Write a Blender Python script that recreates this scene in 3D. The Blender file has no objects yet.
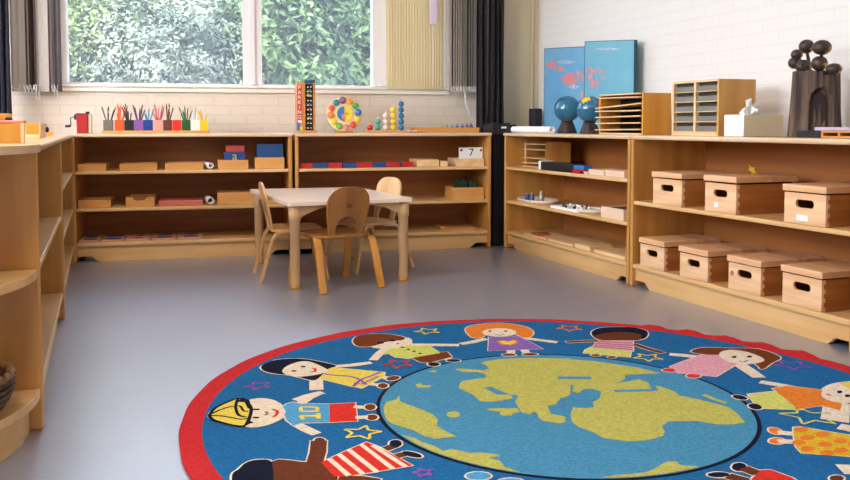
EXPOSURE = 0.22
LAMPS = [(-.35, .3), (-.35, 2.5)]
LAMPW = 28.0
DAYW = 150.0
SKYW = 1.5
HAZE = 0.06
SUNW = 8.0
import bpy, bmesh, math, random
from math import pi, sin, cos, tan, radians, hypot, atan2, sqrt
from mathutils import Vector, Matrix, noise
from mathutils.geometry import tessellate_polygon
random.seed(7)
C = bpy.context.scene.collection
# ------------------------------------------------------------------ camera
FPX, PX, PY, CAMZ = 855.0, 425.0, 172.0, 0.64538
PITCH = math.atan((PY-125.5)/FPX)
YAW = math.atan((PX-102)/(FPX/cos(PITCH)))
FW = Vector((sin(YAW)*cos(PITCH), cos(YAW)*cos(PITCH), -sin(PITCH)))
RT = Vector((cos(YAW), -sin(YAW), 0))
UP = Vector((sin(YAW)*sin(PITCH), cos(YAW)*sin(PITCH), cos(PITCH)))
cam = bpy.data.cameras.new('camera'); camo = bpy.data.objects.new('camera', cam); C.objects.link(camo)
cam.sensor_fit = 'HORIZONTAL'; cam.sensor_width = 36; cam.lens = FPX/850*36
cam.shift_y = -(240-PY)/850; cam.clip_start = .02; cam.clip_end = 100
camo.matrix_world = Matrix.Translation((0, 0, CAMZ)) @ Matrix((RT, UP, -FW)).transposed().to_4x4()
bpy.context.scene.camera = camo
vs = bpy.context.scene.view_settings
vs.view_transform = 'Standard'; vs.look = 'None'; vs.gamma = 1; vs.use_curve_mapping = False; vs.exposure = EXPOSURE

class Frame:
    """room axes: the side shelves stand square to each other, the window wall is turned by a few degrees"""
    def __init__(s, ang): s.a = ang; s.c, s.s = cos(ang), sin(ang)
    def inv(s, p): return (p[0]*s.c+p[1]*s.s, -p[0]*s.s+p[1]*s.c, p[2])
    def out(s, p): return Vector((p[0]*s.c-p[1]*s.s, p[0]*s.s+p[1]*s.c, p[2]))
    def ray(s, x, y):
        return s.inv(FW+RT*((x-PX)/FPX)+UP*((PY-y)/FPX))
    def Y(s, x, y, D): d = s.ray(x, y); t = D/d[1]; return Vector((d[0]*t, D, CAMZ+d[2]*t))
    def X(s, x, y, D): d = s.ray(x, y); t = D/d[0]; return Vector((D, d[1]*t, CAMZ+d[2]*t))
    def Z(s, x, y, z): d = s.ray(x, y); t = (z-CAMZ)/d[2]; return Vector((d[0]*t, d[1]*t, z))
S = Frame(0.0)
_b = S.ray(3775, 125.5)
B = Frame(atan2(_b[1], _b[0]))

# ------------------------------------------------------------------ materials
def lin(c):
    return tuple(((v/255)/12.92 if v/255 <= .04045 else ((v/255+.055)/1.055)**2.4) for v in c)+(1,)
MATS = {}
def mat(name, col, rough=.5, noise_amt=0, scale=20, bump=0, spec=.5, stretch=None, col2=None, coat=0, metal=0, sheen=0, detail=4):
    if name in MATS: return MATS[name]
    m = bpy.data.materials.new(name); m.use_nodes = True; nt = m.node_tree; b = nt.nodes['Principled BSDF']
    c = lin(col); b.inputs['Base Color'].default_value = c; b.inputs['Roughness'].default_value = rough
    b.inputs['Specular IOR Level'].default_value = spec; b.inputs['Coat Weight'].default_value = coat; b.inputs['Metallic'].default_value = metal
    b.inputs['Sheen Weight'].default_value = sheen
    if noise_amt or bump or col2:
        tc = nt.nodes.new('ShaderNodeTexCoord'); mp = nt.nodes.new('ShaderNodeMapping'); nz = nt.nodes.new('ShaderNodeTexNoise')
        nt.links.new(tc.outputs['Object'], mp.inputs[0]); nt.links.new(mp.outputs[0], nz.inputs['Vector'])
        mp.inputs['Scale'].default_value = stretch or (1, 1, 1)
        nz.inputs['Scale'].default_value = scale; nz.inputs['Detail'].default_value = detail
        mx = nt.nodes.new('ShaderNodeMix'); mx.data_type = 'RGBA'
        d = lin(col2) if col2 else tuple(v*(1-noise_amt) for v in c[:3])+(1,)
        mx.inputs['A'].default_value = c; mx.inputs['B'].default_value = d
        rp = nt.nodes.new('ShaderNodeValToRGB'); rp.color_ramp.elements[0].position = .38; rp.color_ramp.elements[1].position = .64
        nt.links.new(nz.outputs['Fac'], rp.inputs[0]); nt.links.new(rp.outputs[0], mx.inputs['Factor'])
        nt.links.new(mx.outputs['Result'], b.inputs['Base Color'])
        if bump:
            bp = nt.nodes.new('ShaderNodeBump'); bp.inputs['Strength'].default_value = bump; bp.inputs['Distance'].default_value = .004
            nt.links.new(nz.outputs['Fac'], bp.inputs['Height']); nt.links.new(bp.outputs[0], b.inputs['Normal'])
    MATS[name] = m; return m
GX, GY, GZ = (.12, 1.6, 1.6), (1.6, .12, 1.6), (1.6, 1.6, .12)
def wood(name, col, col2, g=GX, rough=.42, coat=.15): return mat(name, col, rough, col2=col2, scale=14, stretch=g, coat=coat, detail=5, bump=.03)
birchX = wood('birch_along_x', (224, 180, 122), (209, 162, 100), GX)
birchY = wood('birch_along_y', (212, 158, 88), (196, 138, 68), GY)
birchZ = wood('birch_along_z', (202, 146, 74), (184, 124, 56), GZ)
topX = wood('top_birch_x', (226, 194, 156), (214, 178, 138), GX, .3, .35)
topY = wood('top_birch_y', (226, 194, 156), (214, 178, 138), GY, .3, .35)
backw = wood('back_panel_shaded_wood', (176, 110, 52), (158, 94, 42), GX, .5, .05)  # brown wood, darkened further to paint the shade inside the shelves
boxw = wood('box_pine', (238, 196, 152), (216, 160, 110), GY, .5, .05)
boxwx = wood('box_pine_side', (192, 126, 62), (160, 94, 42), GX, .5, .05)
traywood = wood('tray_wood', (216, 158, 88), (196, 134, 66), GX, .45, .1)
orangew = wood('orange_wood', (214, 154, 58), (200, 136, 42), GZ, .4, .2)
palew = wood('pale_wood', (236, 200, 150), (222, 180, 126), GY, .45, .1)
chairw = wood('chair_ply', (172, 114, 50), (146, 90, 34), GZ, .32, .4)
chairl = wood('chair_leg_ply', (210, 148, 56), (190, 126, 40), GZ, .3, .4)
chairlit = wood('chair_lit_ply', (230, 190, 140), (216, 170, 118), GZ, .35, .4)  # lit copy of the chair ply: light put into the colour
tabletopm = mat('table_laminate', (236, 214, 194), .32, noise_amt=.04, scale=60, coat=.2)
tablebody = mat('table_leg_taupe', (216, 174, 126), .4, noise_amt=.08, scale=8, stretch=GZ)
footm = mat('foot_amber', (206, 140, 50), .4)
black = mat('black_plastic', (22, 21, 24), .45)
darkm = mat('inside_shade', (40, 26, 18), .8)  # painted shade for gaps and insides of boxes and rack
white = mat('white_plastic', (240, 238, 236), .4)
cream = mat('cream_card', (222, 208, 178), .6)
paper = mat('paper_white', (244, 242, 240), .8)
def paint(n, c, r=.4): return mat('paint_'+n, c, r, coat=.2)

# ------------------------------------------------------------------ mesh helper
class MB:
    def __init__(s): s.bm = bmesh.new(); s.mi = 0; s.T = Matrix.Identity(4)
    def m(s, i): s.mi = i; return s
    def v(s, p): return s.bm.verts.new(s.T @ Vector(p))
    def f(s, vs_, smooth=False):
        try: f = s.bm.faces.new(vs_)
        except ValueError: return None
        f.material_index = s.mi; f.smooth = smooth; return f
    def box(s, x0, x1, y0, y1, z0, z1, bev=0, seg=2):
        if x1 < x0: x0, x1 = x1, x0
        if y1 < y0: y0, y1 = y1, y0
        vv = [s.v((x, y, z)) for x in (x0, x1) for y in (y0, y1) for z in (z0, z1)]
        q = [(0, 1, 3, 2), (4, 6, 7, 5), (0, 4, 5, 1), (2, 3, 7, 6), (0, 2, 6, 4), (1, 5, 7, 3)]
        fs = [s.f([vv[i] for i in a]) for a in q]
        if bev:
            es = list({e for f in fs for e in f.edges})
            r = bmesh.ops.bevel(s.bm, geom=es, offset=bev, segments=seg, affect='EDGES', profile=.5)
            for f in r['faces']: f.material_index = s.mi
        return s
    def prism(s, pts, axis, a, b, holes=()):
        """polygon (2d) swept along axis from a to b; pts in the plane of the other two axes"""
        def P(p, h):
            return {'z': (p[0], p[1], h), 'y': (p[0], h, p[1]), 'x': (h, p[0], p[1])}[axis]
        loops = [list(pts)]+[list(h) for h in holes]
        flat = [q for l in loops for q in l]
        tris = tessellate_polygon([[Vector((q[0], q[1], 0)) for q in l] for l in loops])
        A = [s.v(P(q, a)) for q in flat]; Bv = [s.v(P(q, b)) for q in flat]
        for t in tris:
            s.f([A[i] for i in t]); s.f([Bv[i] for i in reversed(t)])
        o = 0
        for l in loops:
            n = len(l)
            for i in range(n):
                j = (i+1) % n; s.f([A[o+i], A[o+j], Bv[o+j], Bv[o+i]])
            o += n
        return s
    def lathe(s, prof, n=24, c=(0, 0, 0), sx=1, sy=1, smooth=True):
        rings = []
        for r, z in prof:
            if r < 1e-6: rings.append([s.v((c[0], c[1], c[2]+z))])
            else: rings.append([s.v((c[0]+r*cos(2*pi*i/n)*sx, c[1]+r*sin(2*pi*i/n)*sy, c[2]+z)) for i in range(n)])
        for a, b in zip(rings, rings[1:]):
            for i in range(n):
                j = (i+1) % n
                if len(a) == 1 and len(b) == 1: continue
                if len(a) == 1: s.f([a[0], b[j], b[i]], smooth)
                elif len(b) == 1: s.f([a[i], a[j], b[0]], smooth)
                else: s.f([a[i], a[j], b[j], b[i]], smooth)
        return s
    def ball(s, c, r, n=16, sz=1, sx=1, sy=1):
        k = n//2
        return s.lathe([(r*sin(pi*i/k) if 0 < i < k else 0, -r*cos(pi*i/k)*sz) for i in range(k+1)], n, c, sx, sy)
    def tube(s, path, r, n=8, r2=None, smooth=True):
        path = [Vector(p) for p in path]; rings = []; N = len(path); up = Vector((0, 0, 1))
        for i, p in enumerate(path):
            d = (path[min(N-1, i+1)]-path[max(0, i-1)]).normalized()
            a = d.cross(up)
            if a.length < 1e-3: a = d.cross(Vector((0, 1, 0)))
            a.normalize(); b = d.cross(a); up = Vector((0, 0, 1))
            rr = r if r2 is None else r+(r2-r)*i/(N-1)
            rings.append([s.v(p+a*(rr*cos(2*pi*k/n))+b*(rr*sin(2*pi*k/n))) for k in range(n)])
        for x, y in zip(rings, rings[1:]):
            for k in range(n): s.f([x[k], x[(k+1) % n], y[(k+1) % n], y[k]], smooth)
        s.f(rings[0][::-1]); s.f(rings[-1]); return s
    def strip(s, path, wdir, w, t, w2=None):
        """flat bent strip: path centre line, width along wdir, thickness t"""
        path = [Vector(p) for p in path]; wd = Vector(wdir).normalized(); rings = []; N = len(path)
        for i, p in enumerate(path):
            d = (path[min(N-1, i+1)]-path[max(0, i-1)]).normalized(); nrm = d.cross(wd).normalized()
            ww = w if w2 is None else w+(w2-w)*i/(N-1)
            rings.append([s.v(p+wd*a*ww/2+nrm*b*t/2) for a, b in ((-1, -1), (1, -1), (1, 1), (-1, 1))])
        for x, y in zip(rings, rings[1:]):
            for k in range(4): s.f([x[k], x[(k+1) % 4], y[(k+1) % 4], y[k]])
        s.f(rings[0][::-1]); s.f(rings[-1]); return s
    def build(s, name, mats, parent=None, origin=None, bevel=0):
        if not isinstance(mats, (list, tuple)): mats = [mats]
        bmesh.ops.recalc_face_normals(s.bm, faces=s.bm.faces)
        o = origin if origin is not None else (parent['_o'][:] if parent and '_o' in parent else (0, 0, 0))
        bmesh.ops.translate(s.bm, verts=s.bm.verts, vec=-Vector(o))
        me = bpy.data.meshes.new(name); s.bm.to_mesh(me); s.bm.free()
        for m_ in mats: me.materials.append(m_)
        ob = bpy.data.objects.new(name, me); C.objects.link(ob)
        if parent: ob.parent = parent; ob['_o'] = list(o)
        if bevel:
            md = ob.modifiers.new('bevel', 'BEVEL'); md.width = bevel; md.segments = 2; md.limit_method = 'ANGLE'; md.angle_limit = .7
        return ob
def tag(o, label=None, cat=None, group=None, kind=None):
    if label: o['label'] = label
    if cat: o['category'] = cat
    if group: o['group'] = group
    if kind: o['kind'] = kind
    return o
def thing(name, label, cat, o, frame=S, group=None, rotz=0, kind=None):
    """Empty at the thing's base; parts are drawn in frame coordinates round the base point o"""
    e = bpy.data.objects.new(name, None); e.empty_display_size = .05; C.objects.link(e)
    e['_o'] = list(o); e.location = frame.out(o); e.rotation_euler = (0, 0, frame.a+rotz)
    return tag(e, label, cat, group, kind)
def solo(mb, name, mats, label, cat, o, frame=S, group=None, rotz=0, kind=None, bevel=0):
    """a thing that is one mesh, drawn in frame coordinates"""
    ob = mb.build(name, mats, None, o, bevel)
    ob.location = frame.out(o); ob.rotation_euler = (0, 0, frame.a+rotz)
    return tag(ob, label, cat, group, kind)
def copy_tree(src, o=None, frame=None, rotz=0, label=None, scale=None):
    r = src.copy(); C.objects.link(r)
    if o is not None: r.location = frame.out(o); r.rotation_euler = (0, 0, frame.a+rotz)
    if scale: r.scale = scale
    if label: r['label'] = label
    for ch in list(src.children):
        c = ch.copy(); C.objects.link(c); c.parent = r
        for g in list(ch.children):
            d = g.copy(); C.objects.link(d); d.parent = c
    return r
def rrect(x0, x1, y0, y1, r, n=5):
    p = []
    for cx, cy, a in ((x1-r, y1-r, 0), (x0+r, y1-r, 90), (x0+r, y0+r, 180), (x1-r, y0+r, 270)):
        for i in range(n+1):
            t = radians(a+90*i/n); p.append((cx+r*cos(t), cy+r*sin(t)))
    return p
def text_into(mb, txt, M, size, depth=.001, mi=0):
    cu = bpy.data.curves.new('t', 'FONT'); cu.body = txt; cu.size = size; cu.align_x = 'CENTER'; cu.align_y = 'CENTER'; cu.extrude = depth
    ob = bpy.data.objects.new('t', cu); C.objects.link(ob)
    dg = bpy.context.evaluated_depsgraph_get(); me = bpy.data.meshes.new_from_object(ob.evaluated_get(dg))
    bpy.data.objects.remove(ob); bpy.data.curves.remove(cu)
    me.transform(M); n = len(mb.bm.faces); mb.bm.from_mesh(me); mb.bm.faces.ensure_lookup_table()
    for f in mb.bm.faces[n:]: f.material_index = mi
    bpy.data.meshes.remove(me)

# ------------------------------------------------------------------ room shell
HB = 4.72        # distance of the window wall (back frame)
XR = 2.38        # right wall
XL, YF, ZC = -2.7, -1.6, 2.35
def shell(name, mb, m_, frame=S, parent=None):
    o = (0, 0, 0); ob = mb.build(name, m_, parent, o)
    if not parent: ob.rotation_euler = (0, 0, frame.a); ob['kind'] = 'structure'
    return ob
def floor_mat():
    m = mat('vinyl_floor', (127, 132, 149), .30, col2=(121, 126, 143), scale=3, bump=0, spec=.8)
    nt = m.node_tree; b = nt.nodes['Principled BSDF']; b.inputs['Coat Weight'].default_value = .9; b.inputs['Coat Roughness'].default_value = .42; b.inputs['Coat IOR'].default_value = 2.3
    tc = nt.nodes.new('ShaderNodeTexCoord'); vz = nt.nodes.new('ShaderNodeTexVoronoi'); vz.inputs['Scale'].default_value = 130
    bp = nt.nodes.new('ShaderNodeBump'); bp.inputs['Strength'].default_value = .12; bp.inputs['Distance'].default_value = .002
    nt.links.new(tc.outputs['Object'], vz.inputs['Vector']); nt.links.new(vz.outputs['Distance'], bp.inputs['Height']); nt.links.new(bp.outputs[0], b.inputs['Normal'])
    return m
def brick_mat(name, c1, c2, bump):
    m = bpy.data.materials.new(name); m.use_nodes = True; nt = m.node_tree; b = nt.nodes['Principled BSDF']; b.inputs['Roughness'].default_value = .55
    tc = nt.nodes.new('ShaderNodeTexCoord'); mp = nt.nodes.new('ShaderNodeMapping'); br = nt.nodes.new('ShaderNodeTexBrick')
    cx = nt.nodes.new('ShaderNodeSeparateXYZ'); cb = nt.nodes.new('ShaderNodeCombineXYZ'); ad = nt.nodes.new('ShaderNodeMath'); ad.operation = 'ADD'
    nt.links.new(tc.outputs['Object'], cx.inputs[0]); nt.links.new(cx.outputs[0], ad.inputs[0]); nt.links.new(cx.outputs[1], ad.inputs[1])
    nt.links.new(ad.outputs[0], cb.inputs[0]); nt.links.new(cx.outputs[2], cb.inputs[1]); nt.links.new(cb.outputs[0], br.inputs['Vector'])
    br.inputs['Scale'].default_value = 1; br.inputs['Brick Width'].default_value = .17; br.inputs['Row Height'].default_value = .05; br.inputs['Mortar Size'].default_value = .005
    br.inputs['Mortar Smooth'].default_value = .6; br.inputs['Color1'].default_value = lin(c1); br.inputs['Color2'].default_value = lin(c1); br.inputs['Mortar'].default_value = lin(c2)
    nt.links.new(br.outputs['Color'], b.inputs['Base Color'])
    nz = nt.nodes.new('ShaderNodeTexNoise'); nz.inputs['Scale'].default_value = 7; nz.inputs['Detail'].default_value = 3; nt.links.new(tc.outputs['Object'], nz.inputs['Vector'])
    iv = nt.nodes.new('ShaderNodeMath'); iv.operation = 'SUBTRACT'; nt.links.new(nz.outputs['Fac'], iv.inputs[0]); nt.links.new(br.outputs['Fac'], iv.inputs[1])
    bp = nt.nodes.new('ShaderNodeBump'); bp.inputs['Strength'].default_value = bump; bp.inputs['Distance'].default_value = .006
    nt.links.new(iv.outputs[0], bp.inputs['Height']); nt.links.new(bp.outputs[0], b.inputs['Normal'])
    return m
wallbm = brick_mat('painted_brick_cream', (222, 207, 190), (215, 199, 181), .2)
wallrm = brick_mat('painted_brick_white', (230, 226, 223), (227, 222, 219), .14)
plain = mat('wall_plain', (226, 218, 206), .7, noise_amt=.03, scale=3)
ceilm = mat('ceiling_white', (238, 236, 232), .8)
framew = mat('window_frame_cream', (236, 230, 218), .4)
winm = mat('window_frame_white', (226, 220, 220), .4)
xe = B.inv((XR, 4.45, 0))[0]
fl = MB(); fl.prism([(XL-.2, YF-.2), (XR+.2, YF-.2), (XR+.2, 4.6), (XL-.2, 5.25)], 'z', -.1, 0); shell('floor', fl, floor_mat())
ce = MB(); ce.prism([(XL-.2, YF-.2), (XR+.2, YF-.2), (XR+.2, 4.6), (XL-.2, 5.25)], 'z', ZC, ZC+.1); shell('ceiling', ce, ceilm)
w = MB(); w.box(XR, XR+.15, YF-.15, 4.60, 0, ZC); shell('wall_right', w, wallrm)
# left wall has a wide daylight window ahead of the camera's left shoulder
w = MB(); LW = (.3, 3.6, 1.0, 2.15)
w.box(XL-.15, XL, YF-.15, LW[0], 0, ZC); w.box(XL-.15, XL, LW[1], 5.2, 0, ZC); w.box(XL-.15, XL, LW[0], LW[1], 0, LW[2]); w.box(XL-.15, XL, LW[0], LW[1], LW[3], ZC)
shell('wall_left', w, plain)
w = MB(); w.box(XL-.15, XR+.15, YF-.15, YF, 0, ZC); shell('wall_front', w, plain)
# window wall, with its opening
WX0, WX1 = B.Y(60.3, 50, HB)[0], B.Y(450, 50, HB)[0]; WZ0, WZ1 = B.Y(200, 86.5, HB)[2], 2.1
xw0 = B.inv((XL, 5.0, 0))[0]-.3
w = MB(); w.prism([(xw0, 0), (xe+.12, 0), (xe+.12, ZC), (xw0, ZC)], 'y', HB, HB+.2, [[(WX0, WZ0), (WX0, WZ1), (WX1, WZ1), (WX1, WZ0)]]); shell('wall_back', w, wallbm, B)
# window 1: frame, mullions, three panes, sill
def empty_struct(name, frame=S):
    e = bpy.data.objects.new(name, None); C.objects.link(e); e.rotation_euler = (0, 0, frame.a); e['kind'] = 'structure'; e['_o'] = [0, 0, 0]; return e
glass = bpy.data.materials.new('window_glass'); glass.use_nodes = True; nt = glass.node_tree; nt.nodes.clear()
ou = nt.nodes.new('ShaderNodeOutputMaterial'); tr = nt.nodes.new('ShaderNodeBsdfTransparent'); gl = nt.nodes.new('ShaderNodeBsdfGlossy'); tl = nt.nodes.new('ShaderNodeBsdfTranslucent')
gl.inputs['Roughness'].default_value = .02; gl.inputs['Color'].default_value = (.9, .95, 1, 1); tl.inputs['Color'].default_value = (.72, .80, 1, 1)
m1 = nt.nodes.new('ShaderNodeMixShader'); m2 = nt.nodes.new('ShaderNodeMixShader'); m1.inputs[0].default_value = .04; m2.inputs[0].default_value = HAZE
nt.links.new(tr.outputs[0], m1.inputs[1]); nt.links.new(gl.outputs[0], m1.inputs[2]); nt.links.new(m1.outputs[0], m2.inputs[1]); nt.links.new(tl.outputs[0], m2.inputs[2]); nt.links.new(m2.outputs[0], ou.inputs[0])
W1 = empty_struct('window_1', B)
gx = [B.Y(67.5, 50, HB+.06)[0], B.Y(243, 50, HB+.06)[0], B.Y(261.5, 50, HB+.06)[0], B.Y(372, 50, HB+.06)[0], B.Y(386, 50, HB+.06)[0], WX1-.02]
gz = B.Y(200, 84, HB+.06)[2]
fr = MB(); y0, y1 = HB+.03, HB+.11
for a, b in ((WX0, gx[0]), (gx[1], gx[2])): fr.box(a, b, y0, y1, WZ0, WZ1)
fr.box(gx[3], gx[4], y0, y1, WZ0, WZ1); fr.box(gx[5], WX1, y0, y1, WZ0, WZ1)
fr.box(WX0, WX1, y0, y1, WZ0, gz); fr.box(WX0, WX1, y0, y1, WZ1-.05, WZ1)
fm = (gx[1]+gx[2])/2; fr.box(fm-.012, fm+.012, y0-.012, y0, gz, WZ1-.05)
shell('frame', fr, winm, parent=W1).parent = W1
for a, b in ((gx[0], gx[1]), (gx[2], gx[3]), (gx[4], gx[5])):
    p = MB(); p.box(a, b, HB+.075, HB+.079, gz, WZ1-.05); shell('pane', p, glass, parent=W1)
sl = MB(); sz1 = B.Y(200, 85.5, HB-.02)[2]; sz0 = B.Y(200, 92.3, HB-.02)[2]
sl.box(WX0-.02, WX1+.01, HB-.03, HB+.03, sz1-.012, sz1, .003); sl.box(WX0-.01, WX1, HB-.018, HB, sz0, sz1-.012, .002)
shell('sill', sl, framew, parent=W1)
W2 = empty_struct('window_2')
fr = MB(); a, b, c, d = LW
for q in ((a, a+.05), (b-.05, b), ((a+b)/2-.025, (a+b)/2+.025)): fr.box(XL-.12, XL-.04, q[0], q[1], c, d)
fr.box(XL-.12, XL-.04, a, b, c, c+.05); fr.box(XL-.12, XL-.04, a, b, d-.05, d); shell('frame', fr, winm, parent=W2)
for q in ((a+.05, (a+b)/2-.025), ((a+b)/2+.025, b-.05)):
    p = MB(); p.box(XL-.09, XL-.086, q[0], q[1], c+.05, d-.05); shell('pane', p, glass, parent=W2)
# pale corner casing between window wall and right wall
cx0, cx1 = B.Y(504, 50, HB-.05)[0], xe
t = MB(); t.box(cx0, cx1, HB-.05, HB+.01, 0, ZC)
xq = B.Y(530.5, 50, HB-.05)[0]
t.box(xq, xq+.014, HB-.064, HB-.05, 0, ZC, .003); t.box(xq+.017, xq+.022, HB-.058, HB-.05, 0, ZC)
shell('trim_1', t, mat('casing_beige', (208, 194, 164), .6), B)
# baseboards
t = MB(); t.box(XR-.012, XR, YF, 4.3, 0, .07); shell('baseboard_right', t, framew)
t = MB(); t.box(xw0+.3, xe-.4, HB-.012, HB, 0, .07); shell('baseboard_back', t, framew, B)
# ------------------------------------------------------------------ shelf units (local: x along the front, y into the depth)
H, TH, PT = .607, .017, .018
SD = .36
def shelf_unit(label, L, o, frame, rotz, shelves, mats=(birchX, topX), skip_back=False):
    root = thing('shelf_unit', label, 'shelf', o, frame, None, rotz); root['_o'] = [0, 0, 0]
    for a in (0, L-PT):
        p = MB(); p.box(a, a+PT, .002, SD, .0, H-TH, .005, 3); p.build('side_panel', birchZ, root)
    p = MB(); p.box(-.001, L+.001, -.004, SD, H-TH, H, .006, 3); p.build('top_board', mats[1], root)
    for z in shelves:
        p = MB(); p.box(PT, L-PT, .006, SD-.006, z-.016, z, .004, 2); p.build('shelf_board', mats[0], root)
    p = MB(); p.box(PT, L-PT, .006, SD-.006, .073, .091, .004, 2); p.build('base_board', mats[0], root)
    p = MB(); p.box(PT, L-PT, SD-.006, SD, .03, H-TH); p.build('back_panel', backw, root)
    # kick board with a shallow arched cut-out at each end
    a, b = PT, L-PT; n = [(a, .073), (a, .024)]
    n += [(a+.06, .024)]+[(a+.06+.035*t, .024-.024*(3*t*t-2*t**3)) for t in (.25, .5, .75, 1)]
    n += [(b-.06-.035*t, .024-.024*(3*t*t-2*t**3)) for t in (1, .75, .5, .25)]+[(b-.06, .024), (b, .024), (b, .073)]
    p = MB(); p.prism(n, 'y', .02, .036); p.build('kick_board', mats[0], root)
    return root
BD = 4.28
bx = [B.Y(70.3, 150, BD)[0], B.Y(292.3, 150, BD)[0], B.Y(295.2, 150, BD)[0], B.Y(491.6, 150, BD)[0]]
shelf_unit('long birch shelf under the window behind the table, its left end at the left corner', bx[1]-bx[0], (bx[0], BD, 0), B, 0, (.254, .43))
shelf_unit('birch shelf under the window holding red and blue rods, right of the table', bx[3]-bx[2], (bx[2], BD, 0), B, 0, (.254, .43))
RX = 1.978
yA1, yA0 = 4.07, S.X(628.6, 200, RX)[1]; yB1 = S.X(629.6, 200, RX)[1]; yB0 = 1.81
shelf_unit('birch three-tier shelf with trays and paper rack, beside the dark curtain', yA1-yA0, (RX, yA1, 0), S, -pi/2, (.254, .43))
shelf_unit('birch two-tier shelf holding seven lidded wooden boxes along right wall', yB1-yB0, (RX, yB1, 0), S, -pi/2, (.345,))
LX = -.126
shelf_unit('near birch shelf with one middle board on the left side of the room', 3.08-1.955, (LX, 1.955, 0), S, pi/2, (.345,), (birchX, topX))
shelf_unit('far left birch shelf with two middle boards reaching the window wall corner', 4.285-3.09, (LX, 3.09, 0), S, pi/2, (.26, .43), (birchX, topX))
# quarter-round end shelf
root = thing('corner_shelf', 'quarter-round birch end shelf with a wicker basket, nearest left', 'shelf', (LX-.36, 1.95, 0), S)
ccx, ccy, R0 = LX-.352, 1.95, .345
def quarter(R, z0, z1, extra=0):
    return [(ccx, ccy)]+[(ccx+R*cos(-pi/2*i/20), ccy+R*sin(-pi/2*i/20)) for i in range(21)]
for nm, z0, z1, R, m_ in (('top_board', H-TH, H, R0+.012, topX), ('shelf_board', .327, .345, R0, birchX), ('base_board', .073, .091, R0, birchX)):
    p = MB(); p.prism(quarter(R, 0, 0), 'z', z0, z1); p.build(nm, m_, root, bevel=.005)
p = MB(); R1, R2 = R0-.022, R0-.034
arc = [(ccx+R1*cos(-pi/2*i/20), ccy+R1*sin(-pi/2*i/20)) for i in range(21)]+[(ccx+R2*cos(-pi/2*i/20), ccy+R2*sin(-pi/2*i/20)) for i in range(20, -1, -1)]
p.prism(arc, 'z', 0, .073); p.build('kick_board', birchX, root)
p = MB(); p.box(ccx-.012, ccx+.004, ccy-R0, ccy, 0, H-TH); p.build('back_panel', birchZ, root)
# wicker basket on the base board of the corner shelf
bo = (-.285, 1.78, .092)
root = thing('wicker_basket', 'dark round wicker basket on the bottom of the corner shelf', 'basket', bo, S)
wick = mat('wicker', (96, 66, 40), .6, col2=(60, 38, 22), scale=60, bump=.4)
wick2 = mat('wicker_rim', (150, 112, 70), .6, col2=(104, 72, 42), scale=50, bump=.4)
p = MB()
prof = [(0, .004), (.07, .004), (.092, .02), (.108, .05), (.114, .08), (.108, .08), (.10, .05), (.085, .024), (.06, .012), (0, .012)]
p.lathe(prof, 40, bo)
for k in range(6):
    z = .012+k*.012; r = .083+.03*(1-(1-k/5)**2)**.8+.004
    p.tube([(bo[0]+(r+.0025*sin(i*pi+k*pi))*cos(2*pi*i/60), bo[1]+(r+.0025*sin(i*pi+k*pi))*sin(2*pi*i/60), bo[2]+z) for i in range(61)], .0045, 5)
p.build('bowl', wick, root)
p = MB()
for k in range(2): p.tube([(bo[0]+(.113+.004*cos(i*1.3+k*pi))*cos(2*pi*i/72), bo[1]+(.113+.004*cos(i*1.3+k*pi))*sin(2*pi*i/72), bo[2]+.082+.004*sin(i*1.3+k*pi)) for i in range(73)], .006, 6)
p.build('rim', wick2, root)

# ------------------------------------------------------------------ table
tz = .347
co = [S.Z(288, 202.5, tz), S.Z(414.3, 198, tz), S.Z(357, 187, tz), S.Z(249.5, 189, tz)]
ctr = sum(co, Vector())/4
root = thing('activity_table', 'low rectangular child table with pale top and thick rounded legs', 'table', (ctr.x, ctr.y, 0), S)
def inset(k, j, d):
    a = co[k]; u = (co[(k+1) % 4]-a).normalized(); v = (co[(k-1) % 4]-a).normalized(); return a+u*d+v*d
pts = []
for k in range(4):
    a = co[k]; u = (co[(k+1) % 4]-a).normalized(); v = (co[(k-1) % 4]-a).normalized()
    for i in range(5):
        t = i/4; q = a+v*.02*(1-t)**2+u*.02*t**2; pts.append((q.x, q.y))
p = MB(); p.prism(pts, 'z', tz-.016, tz); p.build('tabletop', tabletopm, root, bevel=.003)
legr = .021
for k in range(4):
    c = inset(k, 0, .035); p = MB()
    p.lathe([(0, .018), (legr*.9, .018), (legr*.92, .02), (legr, .27), (legr+.003, .272), (legr+.003, tz-.016), (0, tz-.016)], 24, (c.x, c.y, 0))
    lg = p.build('leg', tablebody, root)
    f = MB(); f.lathe([(0, 0), (legr*.86, 0), (legr*.9, .003), (legr*.9, .018), (0, .018)], 20, (c.x, c.y, 0)); f.build('foot', footm, lg)
    # curved gussets
    for j in (1, -1):
        u = (co[(k+j) % 4]-co[k]).normalized(); n = Vector((-u.y, u.x, 0)); g = MB(); L = .15; base = tz-.016
        prof = [(legr, base), (legr+L, base), (legr+L, base-.006)]+[(legr+L*(1-i/8), base-.006-.042*(i/8)**2) for i in range(1, 9)]
        A = [g.v(c+u*s_+n*.009+Vector((0, 0, z-c.z))) for s_, z in prof]; Bq = [g.v(c+u*s_-n*.009+Vector((0, 0, z-c.z))) for s_, z in prof]
        g.f(A); g.f(Bq[::-1])
        for i in range(len(prof)): g.f([A[i], A[(i+1) % len(prof)], Bq[(i+1) % len(prof)], Bq[i]])
        g.build('corner_brace', tablebody, root)

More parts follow.
